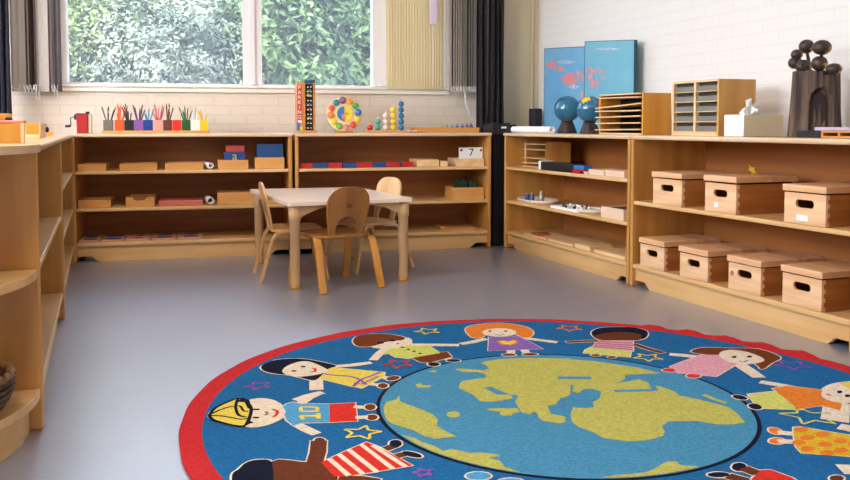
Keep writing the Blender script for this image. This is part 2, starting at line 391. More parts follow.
# ------------------------------------------------------------------ child chairs (local: faces +y)
def make_chair(label, o, rotz, mb_, ml_, mark=False):
    root = thing('child_chair', label, 'chair', o, S, 'small bentwood chairs round the table', rotz); root['_o'] = [0, 0, 0]
    sw, sz_ = .118, .215
    # seat: slightly dished ply with rounded front
    p = MB(); n = 10; pts = rrect(-sw, sw, -.115, .125, .045, 6)
    p.prism(pts, 'z', sz_-.011, sz_); sb = p.build('seat', mb_, root, bevel=.003)
    # backrest: shaped panel with half-round opening at its foot, gently curved
    out = [(-.074, sz_-.012), (-.076, .232), (-.082, .262), (-.088, .295), (-.092, .335)]
    out += [(-.092*max(0, cos(radians(a)))**.72, .335+.072*sin(radians(a))**.8) for a in range(10, 90, 8)]
    out += [(-x, z) for x, z in reversed(out)]
    hole = [(.048*cos(radians(a)), .232+.056*sin(radians(a))**.9) for a in range(0, 181, 15)]
    # notch from the bottom edge: walk the outline so that the opening reaches the seat
    left = [q for q in out if q[0] < 0]; right = [q for q in out if q[0] > 0]
    poly = [(-.074, sz_-.012)]+left[1:]+right[:-1]+[(.074, sz_-.012), (.046, sz_-.012)]+hole+[(-.046, sz_-.012)]
    poly = [(x*1.0, z) for x, z in poly]
    poly[0] = (-.074, sz_-.012); poly[len(left)+len(right)-1] = (.074, sz_-.012)
    p = MB(); p.prism(poly, 'y', -.0055, .0055)
    for v in p.bm.verts:
        z = v.co.z; t = max(0, z-sz_)/.19
        v.co.y += -.108-.042*(v.co.z-sz_)/.19
    p.build('backrest', mb_, root, bevel=.002)
    if mark:
        q = MB(); q.T = Matrix.Translation((0, -.148+.0, .334)) @ Matrix.Rotation(radians(90-12.5), 4, 'X')
        for a, b in (((-.012, .010), (-.006, -.008)), ((-.006, -.008), (0, .004)), ((0, .004), (.006, -.008)), ((.006, -.008), (.012, .010))):
            q.tube([(a[0], a[1], 0), (b[0], b[1], 0)], .0016, 6)
        tag(q.build('branded_mark', mat('brand_brown', (92, 54, 26), .6), root), 'small dark branded mark')
    for s_ in (-1, 1):
        x = s_*.118
        for back in (1, 0):
            p = MB()
            if back: path = [(x*.80, -.03, sz_-.014), (x*.90, -.07, sz_-.014), (x, -.098, sz_-.02), (x*1.02, -.116, sz_-.04), (x*1.04, -.128, sz_-.075), (x*1.08, -.172, 0)]
            else: path = [(x*.80, .03, sz_-.015), (x*.90, .065, sz_-.015), (x, .088, sz_-.022), (x*1.02, .103, sz_-.042), (x*1.04, .112, sz_-.075), (x*1.06, .14, 0)]
            p.strip(path, (1, 0, 0), .030, .014)
            p.build('leg', ml_, root, bevel=.003)
    return root
chairm2 = wood('chair_tan_ply', (220, 172, 116), (204, 152, 96), GZ, .32, .4)
front = S.Z(322, 294.5, 0); f2 = S.Z(378.5, 288, 0); ang = atan2(f2.y-front.y, f2.x-front.x)
mid = (front+f2)/2; fy = Vector((-sin(ang), cos(ang), 0))
c1 = mid+fy*.172+Vector((.009, 0, 0))
chair = make_chair('wooden child chair with its back to the room at the near table side', (c1.x, c1.y, 0), ang, chairw, chairl, True)
chair['label'] = 'wooden child chair seen from behind, tucked in at the near side of the table'
L1, L2 = S.Z(254, 272, 0), S.Z(262, 284, 0); angL = atan2(L2.y-L1.y, L2.x-L1.x)
mid = (L1+L2)/2; fy = Vector((-sin(angL), cos(angL), 0)); c2 = mid+fy*.168*.9
chair2 = make_chair('wooden child chair seen edge-on at the left end of the table', (c2.x, c2.y, 0), angL, chairm2, chairm2); chair2.scale = (1, .9, 1)
# chair at the far right end, its ply lightened to paint the light on it
angR = atan2(-.32, -.95)-pi/2
fd = Vector((cos(angR+pi/2), sin(angR+pi/2), 0)); bc = S.Y(387.5, 205, 3.76); bc = Vector((bc.x, bc.y, 0)); c3 = bc+fd*.13
chair3 = make_chair('wooden child chair painted as if lit, facing us behind the right end of the table', (c3.x, c3.y, 0), angR, chairlit, chairlit)

# ------------------------------------------------------------------ lidded boxes on the right
def lidded_box(label, o, W_, Dp, Hh, lid_shift=0.0, lid_lift=.004, extra=None):
    """o: front left bottom (as seen), box front faces -x; local x = depth (+x world), width along -y"""
    root = thing('lidded_box', label, 'box', o, S, 'lidded wooden boxes on the right shelf')
    x0, y0, z0 = o; x1, y1, z1 = x0+Dp, y0-W_, z0+Hh; t = .009
    p = MB()
    hy, hz = (y0+y1)/2, z0+Hh*.66; hw, hh = W_*.225, .0125
    slot = rrect(hy-hw, hy+hw, hz-hh, hz+hh, hh*.98, 5)
    for xa in (x0, x1-t): p.prism([(y1, z0), (y0, z0), (y0, z1), (y1, z1)], 'x', xa, xa+t, [slot])
    p.m(1); p.box(x0+t, x1-t, y1, y1+t, z0, z1); p.box(x0+t, x1-t, y0-t, y0, z0, z1); p.box(x0+t, x1-t, y1+t, y0-t, z0, z0+.006)
    # finger joints: pale end grain of the front board showing on the side
    p.m(0); k = 7; st = Hh/k
    for i in range(0, k, 2): p.box(x0+t*.5, x0+t+.006, y1-.0006, y1+.002, z0+i*st, z0+(i+1)*st)
    p.build('body', [boxw, boxwx, darkm], root)
    l = MB(); zl = z1+lid_lift
    l.box(x0-.005+lid_shift, x1+.002+lid_shift, y1-.005, y0+.005, zl, zl+.021, .0025); l.m(1); l.box(x0+t+.002+lid_shift, x1-t-.002, y1+t+.002, y0-t-.002, z1-.008, zl+.001)
    l.build('lid', [boxw, darkm], root)  # dark lip paints the shade in the gap under the lid
    if extra: extra(root, x0, y0, z0, y1, z1)
    return root
Xf = RX+.008
def note(root, x0, y0, z0, y1, z1, a=.62, b=.30, w_=.03, h_=.016, tilt=0):
    p = MB(); cy = y0-(y0-y1)*a; cz = z0+(z1-z0)*b
    p.box(x0-.0012, x0-.0002, cy-w_/2, cy+w_/2, cz-h_/2, cz+h_/2); tag(p.build('paper_label', paper, root), 'small white paper label')
def knot(root, x0, y0, z0, y1, z1):
    p = MB(); p.prism([(y0-.018+.008*cos(2*pi*i/14), z0+.055+.009*sin(2*pi*i/14)) for i in range(14)], 'x', x0-.0006, x0); tag(p.build('wood_knot', mat('knot', (176, 110, 84), .5), root), 'reddish round wood knot')
def bx_(pl, pr, ptop, zb, Dp, label, shift=0, lift=.004, extra=None, xf=Xf):
    a = S.X(pl, 200, xf)[1]; b = S.X(pr, 200, xf)[1]; top = S.X(pl, ptop, xf)[2]
    return lidded_box(label, (xf, a, zb+.001), a-b, .26, top-zb-.026, shift, lift, extra)
zt, zb_ = .345, .091
bx_(653, 681.5, 171.5, zt, .26, 'lidded wooden box on the upper board, nearest the shelf end panel', 0, .005)
bx_(705, 736, 175, zt, .26, 'lidded wooden box in the middle of the upper board with small label', 0, .006, lambda *a: note(*a, a=.38, b=.26, w_=.022))
bx_(784.5, 826, 183.5, zt, .26, 'lidded wooden box at the right of the upper board with torn paper label', 0, .004, lambda *a: note(*a, a=.45, b=.2, w_=.045, h_=.018))
bx_(641, 665, 237, zb_, .26, 'smallest-looking lidded wooden box at the far end of the bottom board', 0, .004)
bx_(681, 709, 245.5, zb_, .26, 'second lidded wooden box from the far end of the bottom board', 0, .004)
bx_(730, 762.5, 254.5, zb_, .26, 'bottom-board lidded wooden box with a reddish knot beside its handle slot', 0, .003, knot)
bx_(784.5, 824, 264.5, zb_, .26, 'pale lidded wooden box at the near end of the bottom board', 0, .004)
# small yellow star lying on the middle upper box
lt = S.X(700, 172, Xf)[2]
yb = S.X(752, 170, Xf+.16)
p = MB(); p.T = Matrix.Translation((yb.x, yb.y, yb.z)) @ Matrix.Rotation(radians(62), 4, 'Y')
p.prism([((.022 if i % 2 == 0 else .010)*cos(radians(36*i+20)), (.022 if i % 2 == 0 else .010)*sin(radians(36*i+20))) for i in range(10)], 'z', 0, .002)
STAR = p
zs = [ob for ob in bpy.data.objects if ob.name.startswith('lid')]
solo(STAR, 'yellow_star', mat('yellow_felt', (226, 190, 40), .7), 'tiny yellow star ornament lying on the lid of the middle upper box', 'ornament', (yb.x, yb.y, .472))

def bbox(px0, px1, ptop, pbot, D, z=None):
    """back-frame rectangle facing the room: x0, x1, z0, z1 on the plane y = D, standing at z"""
    a = B.Y(px0, pbot, D); b = B.Y(px1, pbot, D); t = B.Y((px0+px1)/2, ptop, D)
    return a[0], b[0], (z if z is not None else a[2]), t[2]
def open_tray(x0, x1, y0, y1, z0, z1, t=.006, mb=None, notch=False):
    p = mb or MB()
    if notch:
        c = (x0+x1)/2; w_ = (x1-x0)*.18
        p.prism([(x0, z0), (x1, z0), (x1, z1), (c+w_*1.4, z1), (c+w_, z1-.016), (c-w_, z1-.016), (c-w_*1.4, z1), (x0, z1)], 'y', y0, y0+t)
    else: p.box(x0, x1, y0, y0+t, z0, z1)
    p.box(x0, x1, y1-t, y1, z0, z1); p.box(x0, x0+t, y0+t, y1-t, z0, z1); p.box(x1-t, x1, y0+t, y1-t, z0, z1); p.box(x0+t, x1-t, y0+t, y1-t, z0, z0+.005)
    return p
Z1, Z2, Z3 = .4305, .2545, .0915
DD = BD+.05
def back_tray(px0, px1, ptop, zb, label, m_=traywood, cat='tray', dep=.18, name='wooden_tray', D=DD, notch=False, group=None, zpx=None, solid=False):
    x0, x1, z0, z1 = bbox(px0, px1, ptop, 165, D, zb)
    z1 = B.Y((px0+px1)/2, ptop, D)[2]
    p = MB()
    if solid: p.box(x0, x1, D, D+dep, z0, z1, .002)
    else: open_tray(x0, x1, D, D+dep, z0, z1, mb=p, notch=notch)
    return solo(p, name, m_, label, cat, (x0, D, zb), B, group), (x0, x1, z0, z1)
back_tray(77.5, 106, 164, Z1, 'low wooden tray at the left end of the top board, back left shelf')
back_tray(119.5, 157, 163.5, Z1, 'low wooden tray second from left on the top board, back left shelf')
back_tray(165, 203.5, 163, Z1, 'low wooden tray just left of the white paper roll on the top board')
_, q5 = back_tray(218, 248.5, 160, Z1, 'wooden box under the blue and red boxes on the top board', name='wooden_box', cat='box', solid=True)
_, q6 = back_tray(255, 284.5, 157.5, Z1, 'wooden box under a dark blue box at the right end of the top board', name='wooden_box', cat='box', solid=True)
blue = paint('dark_blue', (22, 52, 118)); redb = paint('coral_red', (176, 62, 56)); teal = paint('petrol_blue', (14, 66, 118))
x0, x1, _, z1 = bbox(224, 245, 152, 160, DD+.01); zb = q5[3]+.0005
root = thing('blue_box', 'dark blue box with a yellow-green letter, on a wooden box', 'box', (x0, DD+.01, zb), B)
p = MB(); p.box(x0, x1, DD+.01, DD+.12, zb, z1, .002); p.build('body', blue, root)
p = MB(); lx = x0+.052; text_into(p, 'a', Matrix.Translation((lx, DD+.0095, zb+.018)) @ Matrix.Rotation(pi/2, 4, 'X'), .06, .0006); tag(p.build('printed_letter', mat('lime_print', (176, 178, 40), .5), root), 'yellow-green printed letter')
x0, x1, _, z2 = bbox(226, 244.5, 145.5, 152, DD+.02)
p = MB(); p.box(x0, x1, DD+.02, DD+.11, z1+.0005, z2, .002); solo(p, 'red_box', redb, 'coral red box stacked on the dark blue box', 'box', (x0, DD+.02, z1+.0005), B)
x0, x1, _, z1 = bbox(257, 283, 144, 157, DD+.012); zb = q6[3]+.0005
p = MB(); p.box(x0, x1, DD+.012, DD+.14, zb, z1, .002); solo(p, 'blue_box', teal, 'petrol blue box on the wooden box at the right end of top board', 'box', (x0, DD+.012, zb), B)
def paper_roll(name, cx, zc, r, y0, y1, label, frame=B, tilt=0):
    p = MB(); n = 26
    pts = [((r*(1-.35*i/n))*cos(i*.5+2), (r*(1-.35*i/n))*sin(i*.5+2)) for i in range(n+1)]
    A = [p.v((cx+a, y0, zc+b)) for a, b in pts]; Bq = [p.v((cx+a, y1, zc+b)) for a, b in pts]
    for i in range(n): p.f([A[i], A[i+1], Bq[i+1], Bq[i]], True)
    ob = solo(p, name, paper, label, 'paper roll', (cx, y0, zc-r), frame, rotz=tilt)
    md = ob.modifiers.new('s', 'SOLIDIFY'); md.thickness = .0015; return ob
c = B.Y(211, 166.5, DD); paper_roll('paper_roll', c[0], Z1+.0185, .0165, DD, DD+.15, 'small white paper roll on the top board, back left shelf', tilt=.25)
c = B.Y(210, 203, DD); paper_roll('paper_roll', c[0]+.004, Z2+.021, .0195, DD, DD+.15, 'white paper roll on the middle board right of the pink tray', tilt=.12)
_, q = back_tray(77.5, 110, 200, Z2, 'flat stack-like wooden tray at the left end of the middle board', name='wooden_tray')
back_tray(125, 154, 197, Z2, 'wooden tray with a finger notch in its front, middle board', notch=True)
pinkm = paint('salmon_pink', (206, 108, 92), .5)
back_tray(158, 202.5, 200.5, Z2, 'salmon pink box lid on the middle board', pinkm, 'box', name='pink_box', solid=True)
back_tray(217, 262, 192.5, Z2, 'larger plain wooden box on the middle board behind the left chair', palew if 0 else traywood, 'box', name='wooden_box', solid=True)
back_tray(268, 284, 196, Z2, 'wooden box on the middle board at the shelf end behind the table', traywood, 'box', name='wooden_box', solid=True)
# puzzle boards with blue insets along the base board
pk = mat('pink_laminate', (206, 150, 120), .4)
pxs = [(78, 100), (102, 124), (126, 150), (152, 176), (178, 203)]
for i, (a, b) in enumerate(pxs):
    xa, xb = B.Y(a, 240, BD+.03)[0], B.Y(b, 240, BD+.03)[0]
    root = thing('inset_board', ['flat pink wooden board with blue round inset at the left end of the base board', 'flat pink board with a wide blue inset, second from left on the base board', 'flat pink board with a small red-brown inset, third on the base board', 'flat pink board with blue oval inset, fourth on the base board', 'flat pink board with blue oval inset, rightmost on the base board'][i], 'puzzle board', (xa, BD+.02, Z3), B, 'flat inset boards on the base board')
    p = MB(); p.box(xa+.002, xb-.002, BD+.02, BD+.20, Z3, Z3+.009, .001); p.build('board', pk, root)
    cx = (xa+xb)/2; rr = (xb-xa)*[.30, .40, .18, .34, .30][i]
    for cy in (BD+.06, BD+.15): p = MB(); p.lathe([(rr, 0), (rr, .003), (0, .003)], 20, (cx, cy, Z3+.009), 1, .55); p.build('inset', paint('inset_blue', (24, 40, 110)) if i != 2 else paint('inset_maroon', (110, 34, 52)), root)

# right back shelf
rods = [(300, 357, 'front'), (343, 413, 'second')]
rred, rblue = paint('rod_red', (186, 24, 26)), paint('rod_blue', (18, 62, 120))
edges = [300.5, 312.5, 328.5, 342]
def rod(name_px, y0, flip, label, w_=.02, zz=Z1):
    x0 = B.Y(name_px[0], 165, y0)[0]; x1 = B.Y(name_px[-1], 165, y0)[0]
    root = thing('number_rod', label, 'rod', (x0, y0, zz), B, 'red and blue number rods')
    for i, (a, b) in enumerate(zip(name_px, name_px[1:])):
        xa, xb = B.Y(a, 165, y0)[0], B.Y(b, 165, y0)[0]
        p = MB(); p.box(xa, xb, y0, y0+w_, zz, zz+.026, .001); tag(p.build('segment', (rblue if (i+flip) % 2 else rred), root), 'blue segment' if (i+flip) % 2 else 'red segment')
rod([300.5, 312.5, 328.5, 342], BD+.03, 0, 'shorter red and blue counting rod at the left end of the board')
rod([343.5, 357, 372.5, 386.5, 400], BD+.03, 1, 'red and blue counting rod right of the shorter one, blue end first')
rod([300.5, 316, 331, 346, 361, 376, 391, 402, 413.5], BD+.053, 1, 'longest red and blue counting rod lying behind the others')
rod([300.5, 316, 331, 346, 361, 376, 391, 405], BD+.077, 0, 'red and blue counting rod at the very back of the board')
back_tray(417, 439, 159.5, Z1, 'small pale wooden box right of the counting rods', palew, 'box', name='wooden_box', solid=True)
back_tray(440.5, 448, 161, Z1, 'tiny wooden block between two wooden boxes, right back shelf', palew, 'block', name='wooden_block', solid=True, dep=.05)
_, q = back_tray(457, 484, 158.5, Z1, 'wooden card box holding the number seven card', palew, 'box', name='card_box')
x0, x1, _, z1 = bbox(459, 482.5, 147.5, 158, DD+.03)
root = thing('number_card', 'white card with a black 7 and red dots, standing in a wooden box', 'card', (x0, DD+.03, Z1+.006), B)
p = MB(); p.box(x0, x1, DD+.03, DD+.034, Z1+.006, z1); p.build('card', white, root)
cw = x1-x0
p = MB(); text_into(p, '7', Matrix.Translation((x0+cw*.52, DD+.0293, z1-.028)) @ Matrix.Rotation(pi/2, 4, 'X'), .056, .0005); tag(p.build('numeral', black, root), 'black numeral 7')
for fx in (.10, .93):
    p = MB(); p.T = Matrix.Translation((x0+cw*fx, DD+.030, z1-.014)) @ Matrix.Rotation(pi/2, 4, 'X'); p.lathe([(.007, 0), (.007, .0012), (0, .0012)], 14); tag(p.build('dot', rred, root), 'round red dot')
x0, x1, _, z1 = bbox(483, 484.5, 148, 158, DD+.07)
p = MB(); p.box(x0-.05, x1, DD+.075, DD+.079, Z1+.006, z1); solo(p, 'number_card', [redb], 'red-edged card standing behind the number seven card', 'card', (x0, DD+.075, Z1+.006), B)
_, q = back_tray(454, 484, 187.5, Z2, 'wooden box filled with dark green pieces, right back shelf', traywood, 'box', name='wooden_box')
gm = mat('dark_green_plastic', (22, 50, 30), .6)
x0, x1, _, z1 = bbox(456.5, 479, 179.5, 187, DD+.02)
root = thing('green_toy_bundle', 'dark green toy pieces heaped in the wooden box on the middle board', 'toy', ((x0+x1)/2, DD+.06, Z2+.006), B)
random.seed(3); p = MB()
for i in range(26):
    x = random.uniform(x0+.012, x1-.012); y = DD+random.uniform(.02, .11)
    h = random.uniform(z1-.02, z1); p.T = Matrix.Identity(4); p.box(x-.011, x+.011, y-.009, y+.009, Z2+.006, h, .003)
p.build('pieces', gm, root)
# slatted piece on the base board
x0, x1, _, _ = bbox(440, 474, 229, 233, BD+.10)
root = thing('slatted_rack', 'small wooden rack of flat slats on the base board, right back shelf', 'rack', (x0, BD+.08, Z3), B)
for k in range(5):
    p = MB(); p.box(x0, x1, BD+.08+k*.022, BD+.092+k*.022, Z3, Z3+.008); p.build('slat', traywood, root)
p = MB(); p.box(x0-.004, x0+.02, BD+.076, BD+.19, Z3+.0085, Z3+.018, .001); p.build('crosspiece', traywood, root)

# ------------------------------------------------------------------ on top of the window shelves
ZT = H+.0005
DT = BD+.12
# red sharpener
x0, x1, _, z1 = bbox(76.5, 88, 113.5, 132, DT)
root = thing('pencil_sharpener', 'red desk pencil sharpener with a black crank, left end of window shelf', 'pencil sharpener', (x0, DT, ZT), B)
p = MB(); p.box(x0, x1, DT, DT+.08, ZT, z1, .004); p.build('body', paint('sharpener_red', (170, 12, 16)), root)
p = MB(); p.box(x1-.012, x1+.004, DT+.02, DT+.05, z1, z1+.01, .002); p.box(x0-.012, x0, DT+.015, DT+.055, z1-.03, z1-.004, .003)
p.box(x0-.002, x1, DT-.004, DT+.084, z1-.003, z1+.001); p.build('clamp', black, root)
p = MB(); p.tube([(x0-.012, DT+.035, z1-.016), (x0-.03, DT+.035, z1-.02), (x0-.03, DT+.035, z1-.058)], .0028, 8); p.tube([(x0-.03, DT+.035, z1-.06), (x0-.055, DT+.035, z1-.062)], .006, 10); p.build('crank', black, root)
p = MB(); p.box(x1, x1+.014, DT+.01, DT+.06, ZT, z1-.003, .002); p.build('shavings_drawer', cream, root)
# pencil pots
x0, x1, _, _ = bbox(101.5, 209.5, 130, 133, DT-.01)
p = MB(); p.box(x0, x1, DT-.01, DT+.075, ZT, ZT+.005, .001); p.box(x0, x1, DT-.012, DT-.006, ZT, ZT+.013, .001); p.box(x0, x1, DT+.071, DT+.077, ZT, ZT+.013, .001)
solo(p, 'pot_tray', traywood, 'long shallow wooden tray carrying the row of coloured pencil pots', 'tray', (x0, DT-.01, ZT), B)
pots = [('grey', (104, 102, 92)), ('orange', (242, 84, 16)), ('black', (20, 18, 22)), ('purple', (134, 84, 156)), ('blue', (16, 56, 140)), ('pink', (236, 154, 142)), ('brown', (96, 40, 18)), ('red', (240, 26, 14)), ('green', (8, 82, 26)), ('white', (236, 230, 214)), ('yellow', (248, 186, 16))]
px = [103, 114.2, 124.3, 133.8, 143.3, 153, 163, 172.2, 181.6, 190.8, 200, 208.2]
counts = [6, 7, 5, 7, 5, 7, 7, 2, 7, 6, 5]
pencol = dict(grey=(96, 88, 80), orange=(236, 96, 44), black=(34, 34, 34), purple=(92, 60, 96), blue=(60, 150, 190), pink=(218, 104, 110), brown=(92, 38, 30), red=(226, 60, 50), green=(24, 92, 56), white=(226, 222, 222), yellow=(240, 186, 40))
random.seed(11); zb = ZT+.0055
for i, (nm, c) in enumerate(pots):
    a = B.Y(px[i], 125, DT)[0]+.001; w_ = .042; z1 = B.Y(px[i], 120, DT)[2]; t = .004; b = a+w_; 
    b = min(b, B.Y(px[i+1], 125, DT)[0]-.0015)
    p = MB(); p.box(a, b, DT+.002, DT+.002+t, zb, z1); p.box(a, b, DT+.044-t, DT+.044, zb, z1); p.box(a, a+t, DT+.002+t, DT+.044-t, zb, z1); p.box(b-t, b, DT+.002+t, DT+.044-t, zb, z1); p.box(a+t, b-t, DT+.002+t, DT+.044-t, zb, zb+.004)
    solo(p, 'pencil_pot', paint('pot_'+nm, c), 'square %s pencil pot in the row on the wooden tray' % nm, 'pencil pot', (a, DT, zb), B, 'coloured pencil pots')
    pm = paint('pencil_'+nm, pencol[nm]); tip = palew
    for k in range(counts[i]):
        fx, fy_ = random.uniform(a+t+.005, b-t-.005), random.uniform(DT+.012, DT+.034)
        cxp = (a+b)/2; sp = random.uniform(-1, 1) if counts[i] > 2 else random.uniform(-.2, .2)
        L = random.uniform(.098, .142) if nm != 'red' else .058
        if nm in ('yellow', 'blue'): L *= .86
        d = Vector((sp*.36, random.uniform(-.12, .25), 1)).normalized(); s0 = Vector((cxp-sp*.006, fy_, zb+.006))
        q = MB(); q.tube([s0, s0+d*(L-.012)], .0032, 6); q.m(1); q.tube([s0+d*(L-.0125), s0+d*L], .0031, 6, r2=.0006)
        solo(q, 'pencil', [pm, pm if k % 2 else tip], '%s colouring pencil standing in the %s pot' % (nm, nm), 'pencil', s0, B, '%s pencils in the %s pot' % (nm, nm))
# PARKING tower toy
x0, x1, _, z1 = bbox(296.8, 316, 81, 131, DT); xm = B.Y(303, 100, DT)[0]
root = thing('parking_garage_toy', 'tall wooden car park tower toy with red PARKING sign', 'toy', (x0, DT, ZT), B)
natur = wood('toy_wood', (206, 140, 74), (186, 118, 56), GZ)
p = MB(); p.box(x0-.002, x1+.008, DT-.006, DT+.085, ZT, ZT+.012, .002); p.build('base', traywood, root)
p = MB(); p.box(x0, x0+.046, DT+.004, DT+.075, ZT+.012, z1-.006, .003); p.box(x1-.012, x1-.002, DT+.004, DT+.075, ZT+.012, z1-.01, .002); p.box(x0+.046, x1-.012, DT+.066, DT+.075, ZT+.012, z1-.01); p.build('body', natur, root)
p = MB(); p.box(x0+.004, x0+.026, DT+.001, DT+.0045, ZT+.068, z1-.022, .001); p.build('sign_panel', paint('sign_red', (206, 44, 26)), root)
p = MB(); hh = (z1-.022-ZT-.068)/7
for k, ch in enumerate('PARKING'): text_into(p, ch, Matrix.Translation((x0+.015, DT+.0008, z1-.022-hh*(k+.5))) @ Matrix.Rotation(pi/2, 4, 'X'), .026, .0005)
p.build('lettering', white, root)
p = MB(); p.box(x0, x0+.016, DT, DT+.004, ZT+.013, ZT+.062); p.m(1); p.lathe([(.009, 0), (.009, .004), (0, .004)], 12, (0, 0, 0)) if 0 else p.box(x0+.017, x0+.03, DT, DT+.004, ZT+.013, ZT+.032); p.m(2); p.box(x0+.006, x0+.026, DT-.001, DT+.003, ZT+.052, ZT+.064)
p.build('base_picture', [paint('toy_blue', (30, 110, 190)), paint('toy_yellow', (240, 200, 50)), white], root)
p = MB(); p.box(x0+.040, x1-.002, DT-.001, DT+.078, z1-.008, z1+.008, .003); tag(p.build('roof', paint('roof_teal', (44, 88, 110)), root), 'blue-grey roof block')
cols = [(26, 30, 32), (50, 96, 60), (200, 150, 40), (26, 30, 32), (170, 50, 40), (40, 90, 120), (26, 30, 32), (190, 160, 60), (50, 110, 80), (30, 34, 36)]
zlo, zhi = ZT+.02, z1-.012; n = 10; st = (zhi-zlo)/n
for k in range(n):
    xx0, xx1 = x0+.049, x1-.014; z = zlo+k*st
    p = MB(); p.box(xx0, xx1, DT+.008, DT+.064, z, z+.002); p.build('deck', black, root)
    p = MB(); c = cols[k]; cx = (xx0+xx1)/2; hw = (xx1-xx0)*.40
    p.prism([(cx-hw, z+.004), (cx+hw, z+.004), (cx+hw, z+.010), (cx+hw*.5, z+.011), (cx+hw*.3, z+.0165), (cx-hw*.5, z+.0165), (cx-hw*.8, z+.011), (cx-hw, z+.010)], 'y', DT+.010, DT+.035)
    p.m(1)
    for sx in (-.55, .55):
        p.T = Matrix.Translation((cx+hw*sx, DT+.009, z+.005)) @ Matrix.Rotation(pi/2, 4, 'X'); p.lathe([(.0035, -.001), (.0035, .001), (0, .001)], 10); p.T = Matrix.Identity(4)
    p.build('toy_car', [paint('car%d%d%d' % c, c), white], root)
# puzzle clock
cc = B.Y(344.3, 114.6, DT+.03); R = abs(B.Y(326.5, 114.6, DT+.03)[0]-cc[0])*1.0
D0 = DT+.03; cz = ZT+.008+R*.965
root = thing('puzzle_clock', 'round wooden puzzle clock with twelve coloured discs', 'toy clock', (cc[0], D0, ZT), B)
M0 = Matrix.Translation((cc[0], D0, cz)) @ Matrix.Rotation(radians(78), 4, 'X')
p = MB(); p.T = M0; p.lathe([(0, -.006), (R-.002, -.006), (R, -.004), (R, .002), (R-.002, .004), (0, .004)], 48); p.build('dial', wood('clock_wood', (238, 208, 140), (226, 190, 118), GX), root)
p = MB(); p.box(cc[0]-.045, cc[0]+.045, D0-.012, D0+.04, ZT, ZT+.008, .002); p.build('stand', traywood, root)
kc = [(132, 82, 140), (238, 140, 60), (72, 166, 80), (30, 116, 190), (232, 196, 60), (218, 70, 58), (226, 120, 140), (90, 170, 70), (236, 212, 60), (240, 120, 40), (224, 90, 70), (30, 130, 170)]
for k in range(12):
    a = radians(90-30*k+6); r = R*.78
    p = MB(); p.T = M0 @ Matrix.Translation((r*cos(a), r*sin(a), .004)); rr = .0185 if k in (0, 3, 9) else .0165
    p.lathe([(rr, 0), (rr, .006), (rr-.002, .008), (0, .008)], 20); p.m(1)
    if k in (0, 3, 6, 9): p.lathe([(.003, .008), (.003, .013), (0, .013)], 8)
    tag(p.build('number_disc', [paint('disc%d' % k, kc[k]), palew], root), ['purple disc', 'light orange disc', 'green disc', 'blue disc', 'yellow disc', 'red disc', 'pink disc', 'light green disc', 'lemon disc', 'orange disc', 'coral disc', 'teal disc'][k])
p = MB(); p.T = M0
def half(a0, a1, r): return [(0, 0)]+[(r*cos(radians(a0+(a1-a0)*i/16)), r*sin(radians(a0+(a1-a0)*i/16))) for i in range(17)]
p.prism(half(90, 270, R*.42), 'z', .004, .008); tag(p.build('centre_piece', paint('c_blue', (30, 120, 190)), root), 'blue half circle')
p = MB(); p.T = M0; p.prism(half(-90, 90, R*.44), 'z', .004, .008); tag(p.build('centre_piece', paint('c_yellow', (242, 214, 70)), root), 'yellow half circle')
p = MB(); p.T = M0; p.prism([(-R*.16, -R*.3), (R*.02, -R*.36), (R*.04, -.002), (-R*.18, -.004)], 'z', .008, .011); tag(p.build('centre_piece', paint('c_pink', (226, 120, 120)), root), 'pink centre piece')
p = MB(); p.T = M0; p.prism([(-.003, -R*.26), (.003, -R*.26), (.003, R*.30), (-.003, R*.30)], 'z', .011, .013); p.prism([(0, -.003), (R*.25, -.003), (R*.25, .003), (0, .003)], 'z', .0112, .0132); p.build('hand', paint('hand_gold', (224, 160, 50)), root)
# bead stacker
x0, x1, _, _ = bbox(364.5, 411, 130, 133, DT)
root = thing('bead_stacker', 'stacking toy of five pegs with one to five coloured balls', 'toy', (x0, DT, ZT), B)
p = MB(); p.box(x0, x1, DT, DT+.055, ZT, ZT+.012, .002); p.build('base', traywood, root)
st = [(370, 1, (214, 30, 30), 'red'), (378, 2, (60, 160, 150), 'teal'), (385.8, 3, (240, 208, 196), 'pale pink'), (393.3, 4, (240, 204, 30), 'yellow'), (401.2, 5, (24, 116, 160), 'blue')]
for pxx, n, c, nm in st:
    x = B.Y(pxx, 120, DT+.027)[0]; r = .0158; zz = ZT+.012
    p = MB(); p.lathe([(.004, 0), (.004, 2*r*n*.98+.012), (0, 2*r*n*.98+.014)], 10, (x, DT+.027, zz)); pg = p.build('peg', palew, root)
    for k in range(n):
        q = MB(); q.ball((x, DT+.027, zz+r*.97+k*2*r*.98), r, 18, .98); tag(q.build('ball', paint('bead_'+nm, c), pg), nm+' ball')
